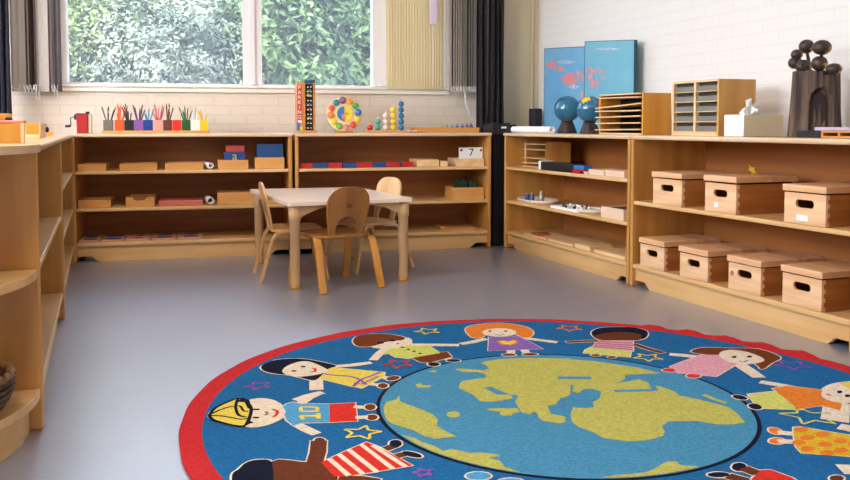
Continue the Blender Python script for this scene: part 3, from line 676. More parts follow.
# orange tray with counting pegs
x0, x1, _, _ = bbox(415, 480, 127, 132, DT)
root = thing('peg_tray', 'long orange wooden tray with a row of small knobbed pegs', 'tray', (x0, DT, ZT), B)
ot = wood('orange_tray', (216, 148, 70), (200, 128, 52), GX)
p = MB(); zt_ = B.Y(450, 127.5, DT)[2]; p.prism([(x0+.012, ZT), (x1-.008, ZT), (x1, zt_), (x0, zt_)], 'y', DT, DT+.006); p.prism([(x0+.012, ZT), (x1-.008, ZT), (x1, zt_), (x0, zt_)], 'y', DT+.10, DT+.106)
p.box(x0+.012, x1-.008, DT+.006, DT+.10, ZT, ZT+.004); p.build('tray', ot, root)
p = MB(); p.box(x0+.02, x1-.02, DT+.02, DT+.07, ZT+.004, zt_-.002, .001); blk = p.build('peg_block', ot, root)
pc = [(436, (236, 210, 60), 'yellow'), (442.5, (170, 190, 40), 'lime'), (447.5, (70, 150, 60), 'green'), (452, (50, 150, 140), 'teal'), (457, (30, 100, 180), 'blue'), (462, (70, 70, 160), 'indigo'), (466.7, (120, 60, 150), 'purple'), (471, (110, 50, 110), 'plum')]
for i, (pxx, c, nm) in enumerate(pc):
    x = B.Y(pxx, 125, DT+.045)[0]; h = .004+.0016*i; r = .0065+.0005*i
    q = MB(); q.lathe([(r, 0), (r, h), (.002, h+.001), (.002, h+.004), (.0038, h+.006), (.003, h+.009), (0, h+.010)], 14, (x, DT+.045, zt_-.002)); tag(q.build('peg', paint('pg_'+nm, c), root), nm+' knobbed peg')
# pinkish beads clutter
x = B.Y(412.5, 129, DT-.02)[0]
root = thing('shell_heap', 'small pinkish wooden pieces between the ball stacker and orange tray', 'toy', (x, DT-.03, ZT), B)
random.seed(5)
for k in range(5):
    q = MB(); q.ball((x+random.uniform(-.022, .022), DT-.03+random.uniform(-.012, .012), ZT+.008), .009, 12, .85); q.build('piece', mat('rosy_wood', (222, 160, 128), .5), root)
# small rolled cloth right of the orange tray on its top corner
# white cloth on the window sill
wx = B.Y(375.5, 85, HB-.016)[0]; wz = sz1
root_p = MB(); root_p.ball((wx-.006, HB-.012, wz+.012), .022, 16, .52, 1.15, .5); root_p.ball((wx+.022, HB-.012, wz+.009), .014, 14, .55, 1.3, .6); root_p.ball((wx-.02, HB-.012, wz+.006), .012, 12, .5, 1.2, .7)
solo(root_p, 'crumpled_cloth', white, 'small crumpled white cloth lying on the window sill', 'cloth', (wx, HB-.012, wz), B)

# ------------------------------------------------------------------ left shelf tops
def lbox(name, label, pxl, pxr, Y0, Y1, ptop, X1, m_=orangew, z=ZT):
    zt2 = S.X(pxr, ptop, X1)[2]
oy = S.Z(22, 145.5, ZT)
X1 = S.Y(21.5, 140, 2.02)[0]
root = thing('wooden_crate', 'orange wooden tray box at the near left corner of shelf top', 'box', (-.33, 2.02, ZT), S)
zA = S.Y(10, 123.5, 2.02)[2]
yc_ = S.X(25.2, 135, X1+.006)[1]
p = MB(); t = .006; p.box(-.46, X1, 2.02, 2.02+t, ZT, zA); p.box(-.46, X1, yc_-t, yc_, ZT, zA); p.box(-.46, -.45, 2.02+t, yc_-t, ZT, zA); p.box(-.45, X1-t, 2.02+t, yc_-t, ZT, ZT+.006)
p.build('body', orangew, root)
p = MB(); p.box(X1-.001, X1+.006, 2.018, yc_+.001, ZT, zA+.0, .001); tag(p.build('end_board', palew, root), 'pale wooden end board')
# flat pale lid and orange block lying on the crate
p = MB(); z2 = zA+.0006; p.box(-.34, X1+.004, 2.03, 2.11, z2, z2+.006, .001); solo(p, 'coral_board', paint('coral_board', (236, 140, 112), .5), 'thin coral board lying across the near orange crate', 'board', (-.25, 2.07, z2), S)
xb_ = S.Y(10, 115, 2.05)[0]; z3 = z2+.0066
p = MB(); p.box(-.335, xb_, 2.05, 2.10, z3, S.Y(10, 113.5, 2.05)[2], .002); solo(p, 'wooden_block', orangew, 'orange wooden block on top of the near crate', 'block', (-.3, 2.09, z3), S)
xk = S.Y(8, 120, 2.04)[0]
p = MB(); p.box(xk-.005, xk+.008, 2.035, 2.045, z3, z3+.006, .001); solo(p, 'black_clip', black, 'tiny black clip beside the orange block on the crate', 'clip', (xk, 2.075, z3), S)
YB = 2.75; xa, xb2 = S.Y(26, 130, YB)[0], S.Y(40.5, 130, YB)[0]; z1 = S.Y(33, 123.2, YB)[2]
yb2 = S.X(47, 130, xb2)[1]
root = thing('wooden_drawer_box', 'orange wooden box with black side knob behind the near crate', 'box', (xa, YB, ZT), S)
p = MB(); p.box(xa, xb2-.004, YB, yb2, ZT+.012, z1, .001); p.build('body', orangew, root)
p = MB(); p.box(xa, xb2-.002, YB-.004, yb2, ZT, ZT+.012, .001); p.box(xb2-.004, xb2, YB, yb2, ZT+.012, z1+.0005, .001); tag(p.build('side_board', palew, root), 'pale side and base boards')
yk = S.X(45.8, 127, xb2)[1]; q = MB(); q.ball((xb2+.004, yk, z1-.02), .006, 10, 1.6); q.build('knob', black, root)
p = MB(); ys = 3.5; xa = S.Y(47.5, 132, ys)[0]; xb3 = S.Y(52, 132, ys)[0]; p.box(xa, xb3, ys, ys+.05, ZT, ZT+.016, .001); solo(p, 'wooden_block', orangew, 'tiny orange block behind the drawer box on the left shelf top', 'block', (xa, ys, ZT), S)

# ------------------------------------------------------------------ on top of the right shelves
# black device in the corner
y_ = 4.02; xa = S.Y(497, 128, y_)[0]
c0 = B.Y(493, 129, 4.45); 
root = thing('black_device', 'black electronic box with a small white label beside the dark curtain', 'device', (2.06, 4.10, .56), S)
# stands on a slim black side table behind the corner gap
xa, xb4 = S.Y(493, 128, 4.12)[0], S.Y(516.5, 128, 4.12)[0]; za, zb4 = S.Y(500, 135, 4.12)[2], S.Y(500, 124.5, 4.12)[2]
p = MB(); p.box(xa, xb4, 4.12, 4.25, za, zb4, .004); p.box(xa+.01, xb4-.03, 4.13, 4.24, zb4, zb4+.008, .003); p.build('body', black, root)
p = MB(); xl0, xl1 = S.Y(501.5, 128, 4.118)[0], S.Y(506.5, 128, 4.118)[0]; zl = S.Y(504, 127.5, 4.118)[2]; p.box(xl0, xl1, 4.118, 4.1205, zl-.005, zl+.005); p.build('label', white, root)
p = MB(); p.box(xa+.01, xb4-.01, 4.13, 4.24, 0, za, .002); p.build('pedestal', black, root)
root['_o'] = [2.06, 4.10, 0]
# paper roll
a, b = S.X(512.5, 128, 2.08), S.X(556, 128, 2.08); rr = .0165
p = MB(); p.tube([(2.08, a.y-.02, ZT+rr), (2.08, b.y+.02, ZT+rr)], rr, 20); 
p2 = MB(); r0 = rr*.98
p = MB(); p.lathe([(.007, 0), (rr, 0), (rr+.0004, .004), (rr+.0004, 1), (rr, 1.0), (.007, 1.0), (.007, 0)], 24); 
for v in p.bm.verts:
    x, y, z = v.co; v.co = Vector((2.06+x, a.y+(b.y-a.y)*z, ZT+rr+y))
solo(p, 'paper_roll', paper, 'long white paper roll on the far end of the right shelf top', 'paper roll', (2.06, b.y, ZT), S)
# black panel behind
ya, yb5 = S.X(536.5, 115, 2.33)[1], S.X(548, 115, 2.33)[1]; z1 = S.X(540, 108.5, 2.33)[2]
ya = min(ya, 4.40); p = MB(); p.box(2.28, 2.33, 4.30, ya, 0, z1, .003); solo(p, 'black_cabinet', mat('speaker_black', (44, 36, 46), .6), 'narrow dark box standing in the corner left of the blue canvases', 'cabinet', (2.3, 4.3, 0), S)
# two blue canvases leaning on the wall
def canvas(label, pl, pr, ptl, ptr, Xp, base_c, shapes, edge, thick=.014):
    y0, y1 = S.X(pl, 100, Xp)[1], S.X(pr, 100, Xp)[1]; za, zb = S.X(pl, ptl, Xp)[2], S.X(pr, ptr, Xp)[2]
    root = thing('canvas_picture', label, 'picture', (Xp, (y0+y1)/2, ZT), S)
    p = MB(); p.prism([(y1, ZT), (y0, ZT), (y0, za), (y1, zb)], 'x', Xp, Xp+thick); p.build('panel', base_c, root)
    p = MB(); e_ = .003; p.prism([(y1-e_, ZT), (y0+e_, ZT), (y0+e_, za+e_), (y1-e_, zb+e_)], 'x', Xp-.0015, Xp+thick+.001, [[(y1, ZT+.001), (y0, ZT+.001), (y0, za), (y1, zb)]])
    p.build('edge', edge, root)
    for k, (nm, m_, pts) in enumerate(shapes):
        p = MB(); q = [S.X(x, y, Xp) for x, y in pts]; p.prism([(v.y, v.z) for v in q], 'x', Xp-.0005-.0003*k, Xp); p.build(nm, m_, root)
    return root
coral = mat('coral_print', (224, 146, 146), .6, col2=(120, 160, 190), scale=30); corals = mat('coral_solid', (232, 130, 120), .6, col2=(190, 150, 170), scale=36); whitep = mat('white_print', (196, 206, 216), .6, col2=(130, 170, 200), scale=60); yelp = mat('yellow_print', (236, 200, 70), .6)
random.seed(21)
def blob(cx, cy, rx, ry, n=18, j=.3): return [(cx+rx*(1+random.uniform(-j, j))*cos(2*pi*i/n), cy+ry*(1+random.uniform(-j, j))*sin(2*pi*i/n)) for i in range(n)]
canv1 = mat('canvas_blue', (104, 168, 214), .5, col2=(118, 176, 210), scale=8); canv2 = mat('canvas_teal', (108, 176, 198), .5, col2=(118, 180, 202), scale=8)
edgeb = mat('canvas_edge', (40, 84, 130), .5); edget = mat('canvas_edge_teal', (24, 78, 92), .5)
canvas('smaller blue canvas with coral patches, left of the two', 544.3, 586, 49, 47, 2.345, canv1, [
    ('print_patch', corals, blob(552, 65, 5, 4)), ('print_patch', coral, blob(560, 69, 5, 2.5)), ('print_patch', corals, blob(571, 79, 8, 6)), ('print_patch', coral, blob(580, 76, 5, 5)), ('print_patch', whitep, blob(574, 87, 5, 2.5)), ('print_patch', coral, blob(582, 95, 1.6, 4)), ('print_patch', whitep, blob(566, 62, 8, 2))], edgeb)
canvas('larger teal-blue canvas with coral patches, right of the two', 584.6, 633.5, 42, 40.5, 2.318, canv2, [
    ('print_patch', coral, blob(589, 71, 3, 5)), ('print_patch', coral, blob(598, 71, 9, 2.2)), ('print_patch', coral, blob(594, 84, 5, 5)), ('print_patch', coral, blob(592, 77, 4, 3)), ('print_patch', coral, blob(603, 79, 2, 2)), ('print_patch', whitep, blob(608, 49, 12, 1.2))], edget)
# globes
def globe(label, pxx, pyy, rpx, Xp, patches, sth):
    c = S.X(pxx, pyy, Xp); dd = (c-Vector((0, 0, CAMZ))).dot(FW); r = rpx*dd/FPX
    root = thing('globe', label, 'globe', (c.x, c.y, ZT), S)
    p = MB(); n = 48; k = 24; p.ball(c, r, n)
    cn = [(Vector(d).normalized(), a, i) for d, a, i in patches]
    for f in p.bm.faces:
        d = (f.calc_center_median()-c).normalized()
        for dv, a, i in cn:
            if d.angle(dv) < a+.25*noise.noise(d*4): f.material_index = i
    p.build('ball', [mat('globe_teal', (22, 104, 140), .2, col2=(24, 96, 132), scale=5, coat=.8), mat('globe_yellow', (232, 200, 40), .3), mat('globe_orange', (232, 84, 34), .3)], root)
    p = MB(); zb = c.z-r*.93; w_ = r*.62
    p.lathe([(0, 0), (w_*1.25, 0), (w_*1.2, .006), (w_*.8, (zb-ZT)*.8), (w_*.6, zb-ZT+.006), (0, zb-ZT+.006)], 20, (c.x, c.y, ZT)); p.build('stand', mat('globe_stand', (46, 22, 20), .4), root)
tc_ = -RT*.2-FW*.6
globe('glossy teal globe on a dark stand, left of the pair', 567.3, 109, 13.2, 2.17, [((-.2, -.5, -1.3), .22, 2)], 0)
globe('teal globe with yellow and orange land, right of the pair', 590, 109, 13.4, 2.14, [(-FW+UP*1.25-RT*.75, .30, 1), (-FW*1.0+UP*.55+RT*1.15, .42, 2), (-FW*.4+UP*.9+RT*.7, .3, 2)], 0)
# paper rack with seven slats
Xr = 2.06; y0, y1 = S.X(599, 120, Xr)[1], S.X(643, 120, Xr)[1]; z1 = S.X(643, 92.5, Xr)[2]; x1 = S.Y(671, 110, y1)[0]
x1 = min(x1, 2.30)
root = thing('paper_rack', 'orange wooden rack with seven sloping pull-out shelves between globes and drawer cabinet', 'rack', (Xr, y1, ZT), S)
p = MB(); p.box(Xr, x1, y1, y1+.010, ZT, z1, .001); p.box(Xr, x1, y0-.010, y0, ZT, z1, .001); p.box(x1-.008, x1, y1+.01, y0-.01, ZT, z1); p.build('case', orangew, root)
p = MB(); p.box(Xr-.001, x1, y1+.010, y0-.010, z1-.006, z1); p.build('top_board', palew, root)
p = MB(); p.box(Xr, x1, y1+.010, y0-.010, ZT, ZT+.006); p.build('bottom_board', palew, root)
for k, (pyl, pyr) in enumerate([(130.5, 130), (124, 123.5), (118, 116.5), (112, 111), (109, 104), (99, 97.5), (96, 94)]):
    za = S.X(600, pyl, Xr)[2]; zb7 = S.X(640, pyr, Xr)[2]; p = MB()
    ya = y0+ (.02 if k < 5 else -.012)
    p.prism([(y1+.011, zb7), (ya, za), (ya, za+.005), (y1+.011, zb7+.005)], 'x', Xr-.008, x1-.01)
    p.build('pull_out_shelf', palew, root)
p = MB(); p.box(x1-.03, x1-.009, y1+.011, y0-.011, ZT+.007, z1-.007); p.build('back_shade', darkm, root)  # dark sheet stands in for the shade deep in the rack
# drawer cabinet
Xc = 2.06; y0, y1 = S.X(672, 110, Xc)[1], S.X(718.5, 110, Xc)[1]; z1 = S.X(719, 78.5, Xc)[2]; x1 = min(S.Y(755.5, 110, y1)[0], 2.33)
root = thing('drawer_cabinet', 'wooden desktop cabinet with two columns of grey drawers', 'cabinet', (Xc, y1, ZT), S)
cw = wood('cabinet_side', (212, 160, 86), (198, 142, 68), GZ); t = .009; ym = (y0+y1)/2
p = MB(); p.box(Xc, x1, y1, y1+t, ZT, z1, .001); p.build('side_panel', cw, root)
p = MB(); p.box(Xc, x1, y0-t, y0, ZT, z1, .001); p.build('side_panel', palew, root)
p = MB(); p.box(Xc+.001, x1, y1+t, y0-t, z1-.008, z1); p.box(Xc+.001, x1, y1+t, y0-t, ZT, ZT+.012); p.box(Xc+.001, x1, ym-.006, ym+.006, ZT+.012, z1-.008); p.box(x1-.006, x1, y1+t, y0-t, ZT+.012, z1-.008); p.build('carcass', palew, root)
gd = mat('drawer_grey', (124, 118, 108), .5); gdd = mat('drawer_gap_shade', (52, 48, 40), .6)
for col, (ya, yb8) in enumerate(((ym+.006, y0-t), (y1+t, ym-.006))):
    p = MB(); hh = (z1-.02-ZT)/5
    for k in range(5):
        z = ZT+.012+k*hh; q = MB()
        q.box(Xc+.006, x1-.01, ya+.001, yb8-.001, z+.004, z+.004+hh*.52, .001); dr = q.build('drawer', gd, root)
        q = MB(); q.box(Xc-.003, Xc+.004, ya+.002, yb8-.002, z+.0005, z+.004, .001); q.build('runner', palew, dr)
        q = MB(); q.box(Xc+.016, x1-.012, ya+.001, yb8-.001, z+.004+hh*.54, z+hh-.002); q.build('gap_shade_block', gdd, dr)  # dark block paints the shade in the gap above each drawer
# tissue box
Xt = 2.05; y0, y1 = S.X(724, 124, Xt)[1], S.X(743.5, 124, Xt)[1]; z1 = S.X(743, 114.5, Xt)[2]; x1 = S.Y(783.5, 124, y1)[0]
root = thing('tissue_box', 'white and cream tissue box with a tissue pulled up', 'tissue box', (Xt, y1, ZT), S)
p = MB(); p.box(Xt, x1, y1, y0, ZT, z1, .002)
p.bm.faces.ensure_lookup_table()
for f in p.bm.faces:
    if f.calc_center_median().x > Xt+.003: f.material_index = 1
p.build('carton', [white, cream], root)
tc2 = Vector((Xt+.07, (y0+y1)/2, z1)); hgt = S.X(750, 97.5, Xt+.07)[2]-z1
random.seed(8); p = MB()
for ang0, hh_, ww, ln in ((.3, 1.0, .034, .006), (1.3, .72, .036, -.014), (2.3, .84, .030, .010), (-.4, .55, .036, .018), (.9, .62, .03, -.020)):
    u = Vector((cos(ang0), sin(ang0), 0)); nrm = Vector((-sin(ang0), cos(ang0), 0)); N_ = 9; rows = []
    for k in range(8):
        t_ = k/7; rg = []
        for i in range(N_):
            v_ = i/(N_-1)*2-1; wv = ww*(.55+.5*sin(pi*min(1, t_*1.25)))*(1-.55*t_**2)
            h_ = hgt*hh_*t_*(1-.28*abs(v_)**1.5*t_); q_ = tc2+u*v_*wv+nrm*(ln*t_+.008*sin(v_*5+k*.6+ang0)*(.4+t_))+Vector((0, 0, h_-.003))
            rg.append(p.v(q_))
        rows.append(rg)
    for a, b in zip(rows, rows[1:]):
        for i in range(N_-1): p.f([a[i], a[i+1], b[i+1], b[i]], True)
p.build('tissue', paper, root)
# stump house with mushrooms
ct = S.X(814.5, 136, 2.19); dd = (ct-Vector((0, 0, CAMZ))).dot(FW); pm_ = dd/FPX; rs = 22.3*pm_
zt3 = S.X(815, 72, 2.19)[2]
root = thing('stump_house', 'dark wooden tree stump toy house with an arched door', 'toy house', (ct.x, ct.y, ZT), S)
bark = mat('bark', (104, 84, 66), .8, col2=(48, 32, 26), scale=9, stretch=(4, 4, .5), bump=.8)
vdir = (Vector((0, 0, 0))-Vector((ct.x, ct.y, 0))).normalized(); va = atan2(vdir.y, vdir.x)+radians(14)
p = MB(); n = 180; rings = []
for k in range(45):
    t_ = k/44; z = ZT+(zt3-ZT)*t_; rg = []
    for i in range(n):
        a = 2*pi*i/n; da = (a-va+pi) % (2*pi)-pi
        r = rs*(1.06-.10*t_+.06*(1-t_)**3)*(1+.030*noise.noise(Vector((cos(a)*6, sin(a)*6, t_*1.2)))+.022*sin(17*a+2*sin(3*a)))
        # arched door recess
        arch = abs(da) < .48 and t_ < .52+.22*sqrt(max(0, 1-(da/.48)**2))
        if arch: r -= .020
        rg.append(p.v((ct.x+r*cos(a), ct.y+r*sin(a), z+(.008*noise.noise(Vector((cos(a)*3, sin(a)*3, 5))) if k == 44 else 0))))
        
    rings.append(rg)
for a, b in zip(rings, rings[1:]):
    for i in range(n): p.f([a[i], a[(i+1) % n], b[(i+1) % n], b[i]])
p.f(rings[-1]); p.f(rings[0][::-1]); p.build('trunk', bark, root)
p = MB(); rr = rs*.90
dpts = [rr*1.0]
A = []; 
def dp(u, z, r): a = va+u; return (ct.x+r*cos(a), ct.y+r*sin(a), z)
oc = [(-.36, ZT+.004)]+[(-.36*cos(pi*i/12), ZT+(zt3-ZT)*(.50+.17*sin(pi*i/12))) for i in range(13)]+[(.36, ZT+.004)]
a1 = [p.v(dp(u, z, rs*1.0-.014)) for u, z in oc]; a2 = [p.v(dp(u, z, rs*.7)) for u, z in oc]
p.f(a1); p.f(a2[::-1])
for i in range(len(oc)): p.f([a1[i], a1[(i+1) % len(oc)], a2[(i+1) % len(oc)], a2[i]])
p.build('door', mat('door_dark', (40, 24, 20), .7), root)
capd = mat('cap_dark', (44, 32, 26), .45, col2=(66, 44, 30), scale=30); caprim = mat('cap_rim', (150, 40, 30), .5, col2=(190, 160, 40), scale=26)
for mx, my, mr, sz_ in ((806.5, 46.5, 6.8, .95), (822, 47.5, 8, .82), (796.8, 54.5, 5.2, .9), (794.5, 63, 5.8, .95), (803.8, 67, 7, .95), (819.5, 63.5, 7, .95), (834, 69, 6.6, .75)):
    c = S.X(mx, my, 2.17+.03*((mx*7) % 3-1)); r = mr*pm_*1.12
    q = MB(); q.ball(c, r, 20, sz_); 
    for f in q.bm.faces:
        d = (f.calc_center_median()-c).normalized()
        if d.dot((RT*.85-UP*.25-FW*.25).normalized()) > .66+.35*noise.noise(d*3+c*20): f.material_index = 1
    mu = q.build('mushroom_cap', [capd, caprim], root)
    bx0 = ct+Vector(((c.x-ct.x)*.4, (c.y-ct.y)*.5, 0)); q = MB(); q.tube([(bx0.x, bx0.y, zt3-.01), ((bx0.x+c.x)/2, (bx0.y+c.y)/2, (zt3+c.z)/2), (c.x, c.y, c.z-r*.3)], .007, 8, r2=.005); q.build('stem', capd, mu)
# dark tray and stacked wooden frames beside the stump
Xd = 2.07; y0, y1 = S.X(796.5, 132, Xd)[1], S.X(821, 132, Xd)[1]; z1 = S.X(805, 130.5, Xd)[2]
p = MB(); open_tray(Xd, Xd+.05, y1, y0, ZT, z1, .004, p); p.box(Xd+.006, Xd+.045, y1+.006, y0-.006, ZT+.006, z1-.001); solo(p, 'black_tray', mat('tray_black', (20, 18, 22), .4), 'flat black tray in front of the stump house', 'tray', (Xd, y1, ZT), S)
y0, y1 = S.X(821.5, 132, Xd)[1], 1.83; z1 = S.X(835, 130.5, Xd)[2]
root = thing('wooden_frame_tray', 'open wooden frame tray at the near end of the right shelf top', 'tray', (Xd, y1, ZT), S)
p = MB(); t = .006; zt4 = z1-.0005
for za, zb9 in ((ZT, ZT+.006), (zt4-.006, zt4)):
    p.box(Xd, Xd+.006, y1, y0, za, zb9); p.box(Xd+.18, Xd+.186, y1, y0, za, zb9)
yq = S.X(840, 132, Xd)[1]
for ya in (y0-.007, yq, y1): p.box(Xd-.001, Xd+.186, ya, ya+.007, ZT, zt4)
p.m(1); p.box(Xd+.01, Xd+.18, y1+.01, y0-.01, ZT+.001, ZT+.004); p.build('frame', [ot, black], root)
y0, y1 = S.X(815.5, 128, Xd)[1], 1.84
p = MB(); p.box(Xd-.004, Xd+.17, y1, y0, z1, z1+.010, .001); solo(p, 'lilac_board', mat('lilac_board', (188, 172, 196), .5), 'pale lilac board lying on the wooden frame tray', 'board', (Xd, y1, z1), S)

# ------------------------------------------------------------------ right far shelf contents
Xs = RX+.03
def xz(pxx, pyy, X=Xs): return S.X(pxx, pyy, X)
y0, y1 = xz(523, 155)[1], xz(538.5, 155)[1]; z1 = xz(535, 143)[2]
Xs = RX+.09; y0, y1 = xz(524, 155, Xs)[1], xz(546, 155, Xs)[1]
root = thing('letter_rack', 'small rack of pale slats on the top board of the far right shelf', 'rack', (Xs, y1, Z1), S)
for k in range(5):
    z = Z1+.001+(z1-Z1-.01)*[0, .16, .38, .76, 1][k]*.98
    p = MB(); p.box(Xs-(.006 if k < 3 else 0), Xs+.14, y1+.004, y0+.004*(5-k), z, z+.004, .001); p.build('slat', palew, root)
p = MB(); p.box(Xs, Xs+.14, y1, y1+.004, Z1, z1+.002); p.box(Xs+.136, Xs+.14, y1+.004, y0, Z1, z1+.002); p.build('side', wood('rack_side', (206, 146, 80), (190, 126, 62), GZ), root)
p = MB(); p.box(Xs+.004, Xs+.01, y0-.006, y0, Z1, z1); p.build('post', palew, root)
Xb = RX+.012
y0, y1 = xz(540.5, 165, Xb)[1]-.002, xz(573, 168, Xb)[1]; z1 = xz(540, 161.5, Xb)[2]
root = thing('black_case', 'long black case with a white end on top board', 'case', (Xb, y1, Z1), S)
p = MB(); p.box(Xb, Xb+.07, y1, y0, Z1, z1, .003); p.build('body', black, root)
p = MB(); p.box(Xb-.001, Xb+.071, y0, y0+.022, Z1, z1+.004, .003); tag(p.build('end_cap', white, root), 'white end cap')
p = MB(); ya, yb9 = xz(571.5, 168, Xb)[1]-.003, xz(584, 170, Xb)[1]; p.box(Xb, Xb+.05, yb9, ya-.002, Z1, Z1+.018, .002); solo(p, 'red_block', rred, 'red block under a blue block beside the black case', 'block', (Xb, yb9, Z1), S)
p = MB(); ya2 = xz(573.5, 165, Xb)[1]; p.box(Xb, Xb+.045, yb9+.002, ya2, Z1+.0185, Z1+.036, .002); solo(p, 'blue_block', paint('block_blue', (40, 110, 190)), 'blue block stacked on the red block', 'block', (Xb, yb9, Z1+.0185), S)
pinkbox = mat('pink_wood', (232, 198, 166), .5)
for a, b, pt, lab in ((579.5, 587.5, 169.8, 'flat pinkish wooden piece right of the red block'), (588.5, 604, 168.3, 'pinkish wooden box on top board, left of the last one'), (605, 624, 170, 'pinkish wooden box at the near end of the top board')):
    y0, y1 = xz(a, 172, Xb)[1], xz(b, 174, Xb)[1]; z1 = xz(b, pt+2 if a < 605 else pt+1.5, Xb)[2]; p = MB(); p.box(Xb, Xb+.12, y1, y0, Z1, max(z1, Z1+.01), .002); solo(p, 'pink_box', pinkbox, lab, 'box', (Xb, y1, Z1), S)
# trays on the middle board
y0, y1 = xz(517.5, 200, Xb+.09)[1], xz(551, 204, Xb+.09)[1]; yc = (y0+y1)/2; ry = (y0-y1)/2
def oval_tray(label, yc, ry, rx, z):
    ry *= .93
    p = MB(); p.lathe([(0, 0), (.86, 0), (1, .016), (.97, .017), (.84, .004), (0, .004)], 40)
    for v in p.bm.verts: v.co = Vector((Xb+rx+v.co.x*rx, yc+v.co.y*ry, z+v.co.z))
    return solo(p, 'oval_tray', mat('tray_cream', (232, 216, 200), .4), label, 'tray', (Xb+rx, yc, z), S)
oval_tray('cream oval tray with jars on the middle board, far right shelf', yc-.045, ry*.94, .09, Z2)
def jar(pxx, h, r, label, m_, Xj):
    c = xz(pxx, 198, Xj); p = MB(); c = (c.x, c.y, Z2+.0045)
    root = thing('glass_jar', label, 'jar', c, S, 'jars on the oval tray')
    p.lathe([(0, 0), (r*.9, 0), (r, .004), (r, h*.78), (r*.7, h*.86), (r*.7, h*.9)], 20, c); p.build('jar', m_, root)
    p = MB(); p.lathe([(r*.78, h*.88), (r*.78, h), (0, h)], 20, c); p.build('lid', mat('lid_grey', (170, 160, 150), .3, metal=.6), root)
jg = mat('jar_glass', (150, 140, 130), .15, coat=.5); jb = mat('jar_blue', (70, 90, 130), .3)
jar(541.5, .060, .013, 'taller grey glass jar with a lid on the oval tray', jg, Xb+.06)
jar(532, .040, .012, 'short blue-grey jar left of the tall jar', jb, Xb+.08)
jar(527, .032, .013, 'lowest blue-grey jar at the far end of the oval tray', jb, Xb+.08)
y0, y1 = xz(549.5, 205, Xb)[1]-.01, xz(578, 208, Xb)[1]
p = MB(); open_tray(Xb, Xb+.13, y1, y0, Z2, Z2+.013, .004, p); solo(p, 'bead_tray', white, 'white tray of small dark and white pieces on middle board', 'tray', (Xb, y1, Z2), S)
random.seed(31)
for k in range(16):
    y = random.uniform(y1+.014, y0-.014); x = Xb+random.uniform(.018, .11); q = MB(); q.ball((x, y, Z2+.0135), .008, 10, 1.0)
    dark = k % 2; solo(q, 'bead', [mat('bead_brown', (70, 44, 34), .4) if dark else white], 'dark brown bead lying in the white tray' if dark else 'white bead lying in the white tray', 'bead', (x, y, Z2+.0055), S, 'dark beads in the white tray' if dark else 'white beads in the white tray')
y0, y1 = xz(580.5, 208, Xb+.08)[1], xz(602, 212, Xb+.08)[1]
oval_tray('cream oval tray between the bead tray and the pink box', (y0+y1)/2-.022, (y0-y1)/2, .08, Z2)
y0, y1 = xz(601, 215, Xb)[1], xz(623.5, 219, Xb)[1]; z1 = xz(610, 207.5, Xb)[2]
p = MB(); open_tray(Xb, Xb+.14, y1, y0, Z2, z1, .005, p); p.m(1); p.box(Xb+.01, Xb+.13, y1+.008, y0-.008, Z2+.006, z1-.006); solo(p, 'pink_box', [pinkbox, darkm], 'open pinkish box at the near end of the middle board', 'box', (Xb, y1, Z2), S)  # dark fill paints the shade inside the open box
# boards on the base board
lab = ['flat pale board at the far end of the base board, with coloured strips beside it', 'long flat pale board in the middle of the base board', 'flat pale board with a thick near edge, base board', 'pale shallow tray at the near end of the base board']
for (a, b, h, dep), lb in zip(((521, 545, .006, .16), (546, 571, .010, .2), (572, 588, .020, .12), (591, 623, .014, .17)), lab):
    y0, y1 = xz(a, 240, Xb)[1], xz(b, 255, Xb)[1]; p = MB(); p.box(Xb+.012, Xb+.012+dep, y1+.004, y0-.004, Z3, Z3+h, .001); solo(p, 'flat_board', palew, lb, 'board', (Xb, y1, Z3), S, 'flat boards on the base board')
y0 = xz(524, 236, Xb)[1]; 
p = MB(); p.box(Xb+.03, Xb+.12, y0-.04, y0-.015, Z3+.0065, Z3+.013, .001); solo(p, 'green_strip', paint('strip_green', (40, 130, 60)), 'short green strip lying on the far flat board', 'strip', (Xb, y0, Z3+.0065), S)
p = MB(); p.box(Xb+.025, Xb+.10, y0-.10, y0-.06, Z3+.0065, Z3+.013, .001); solo(p, 'red_strip', paint('strip_red', (206, 70, 46)), 'short orange-red strip beside the green strip', 'strip', (Xb, y0, Z3+.0065), S)
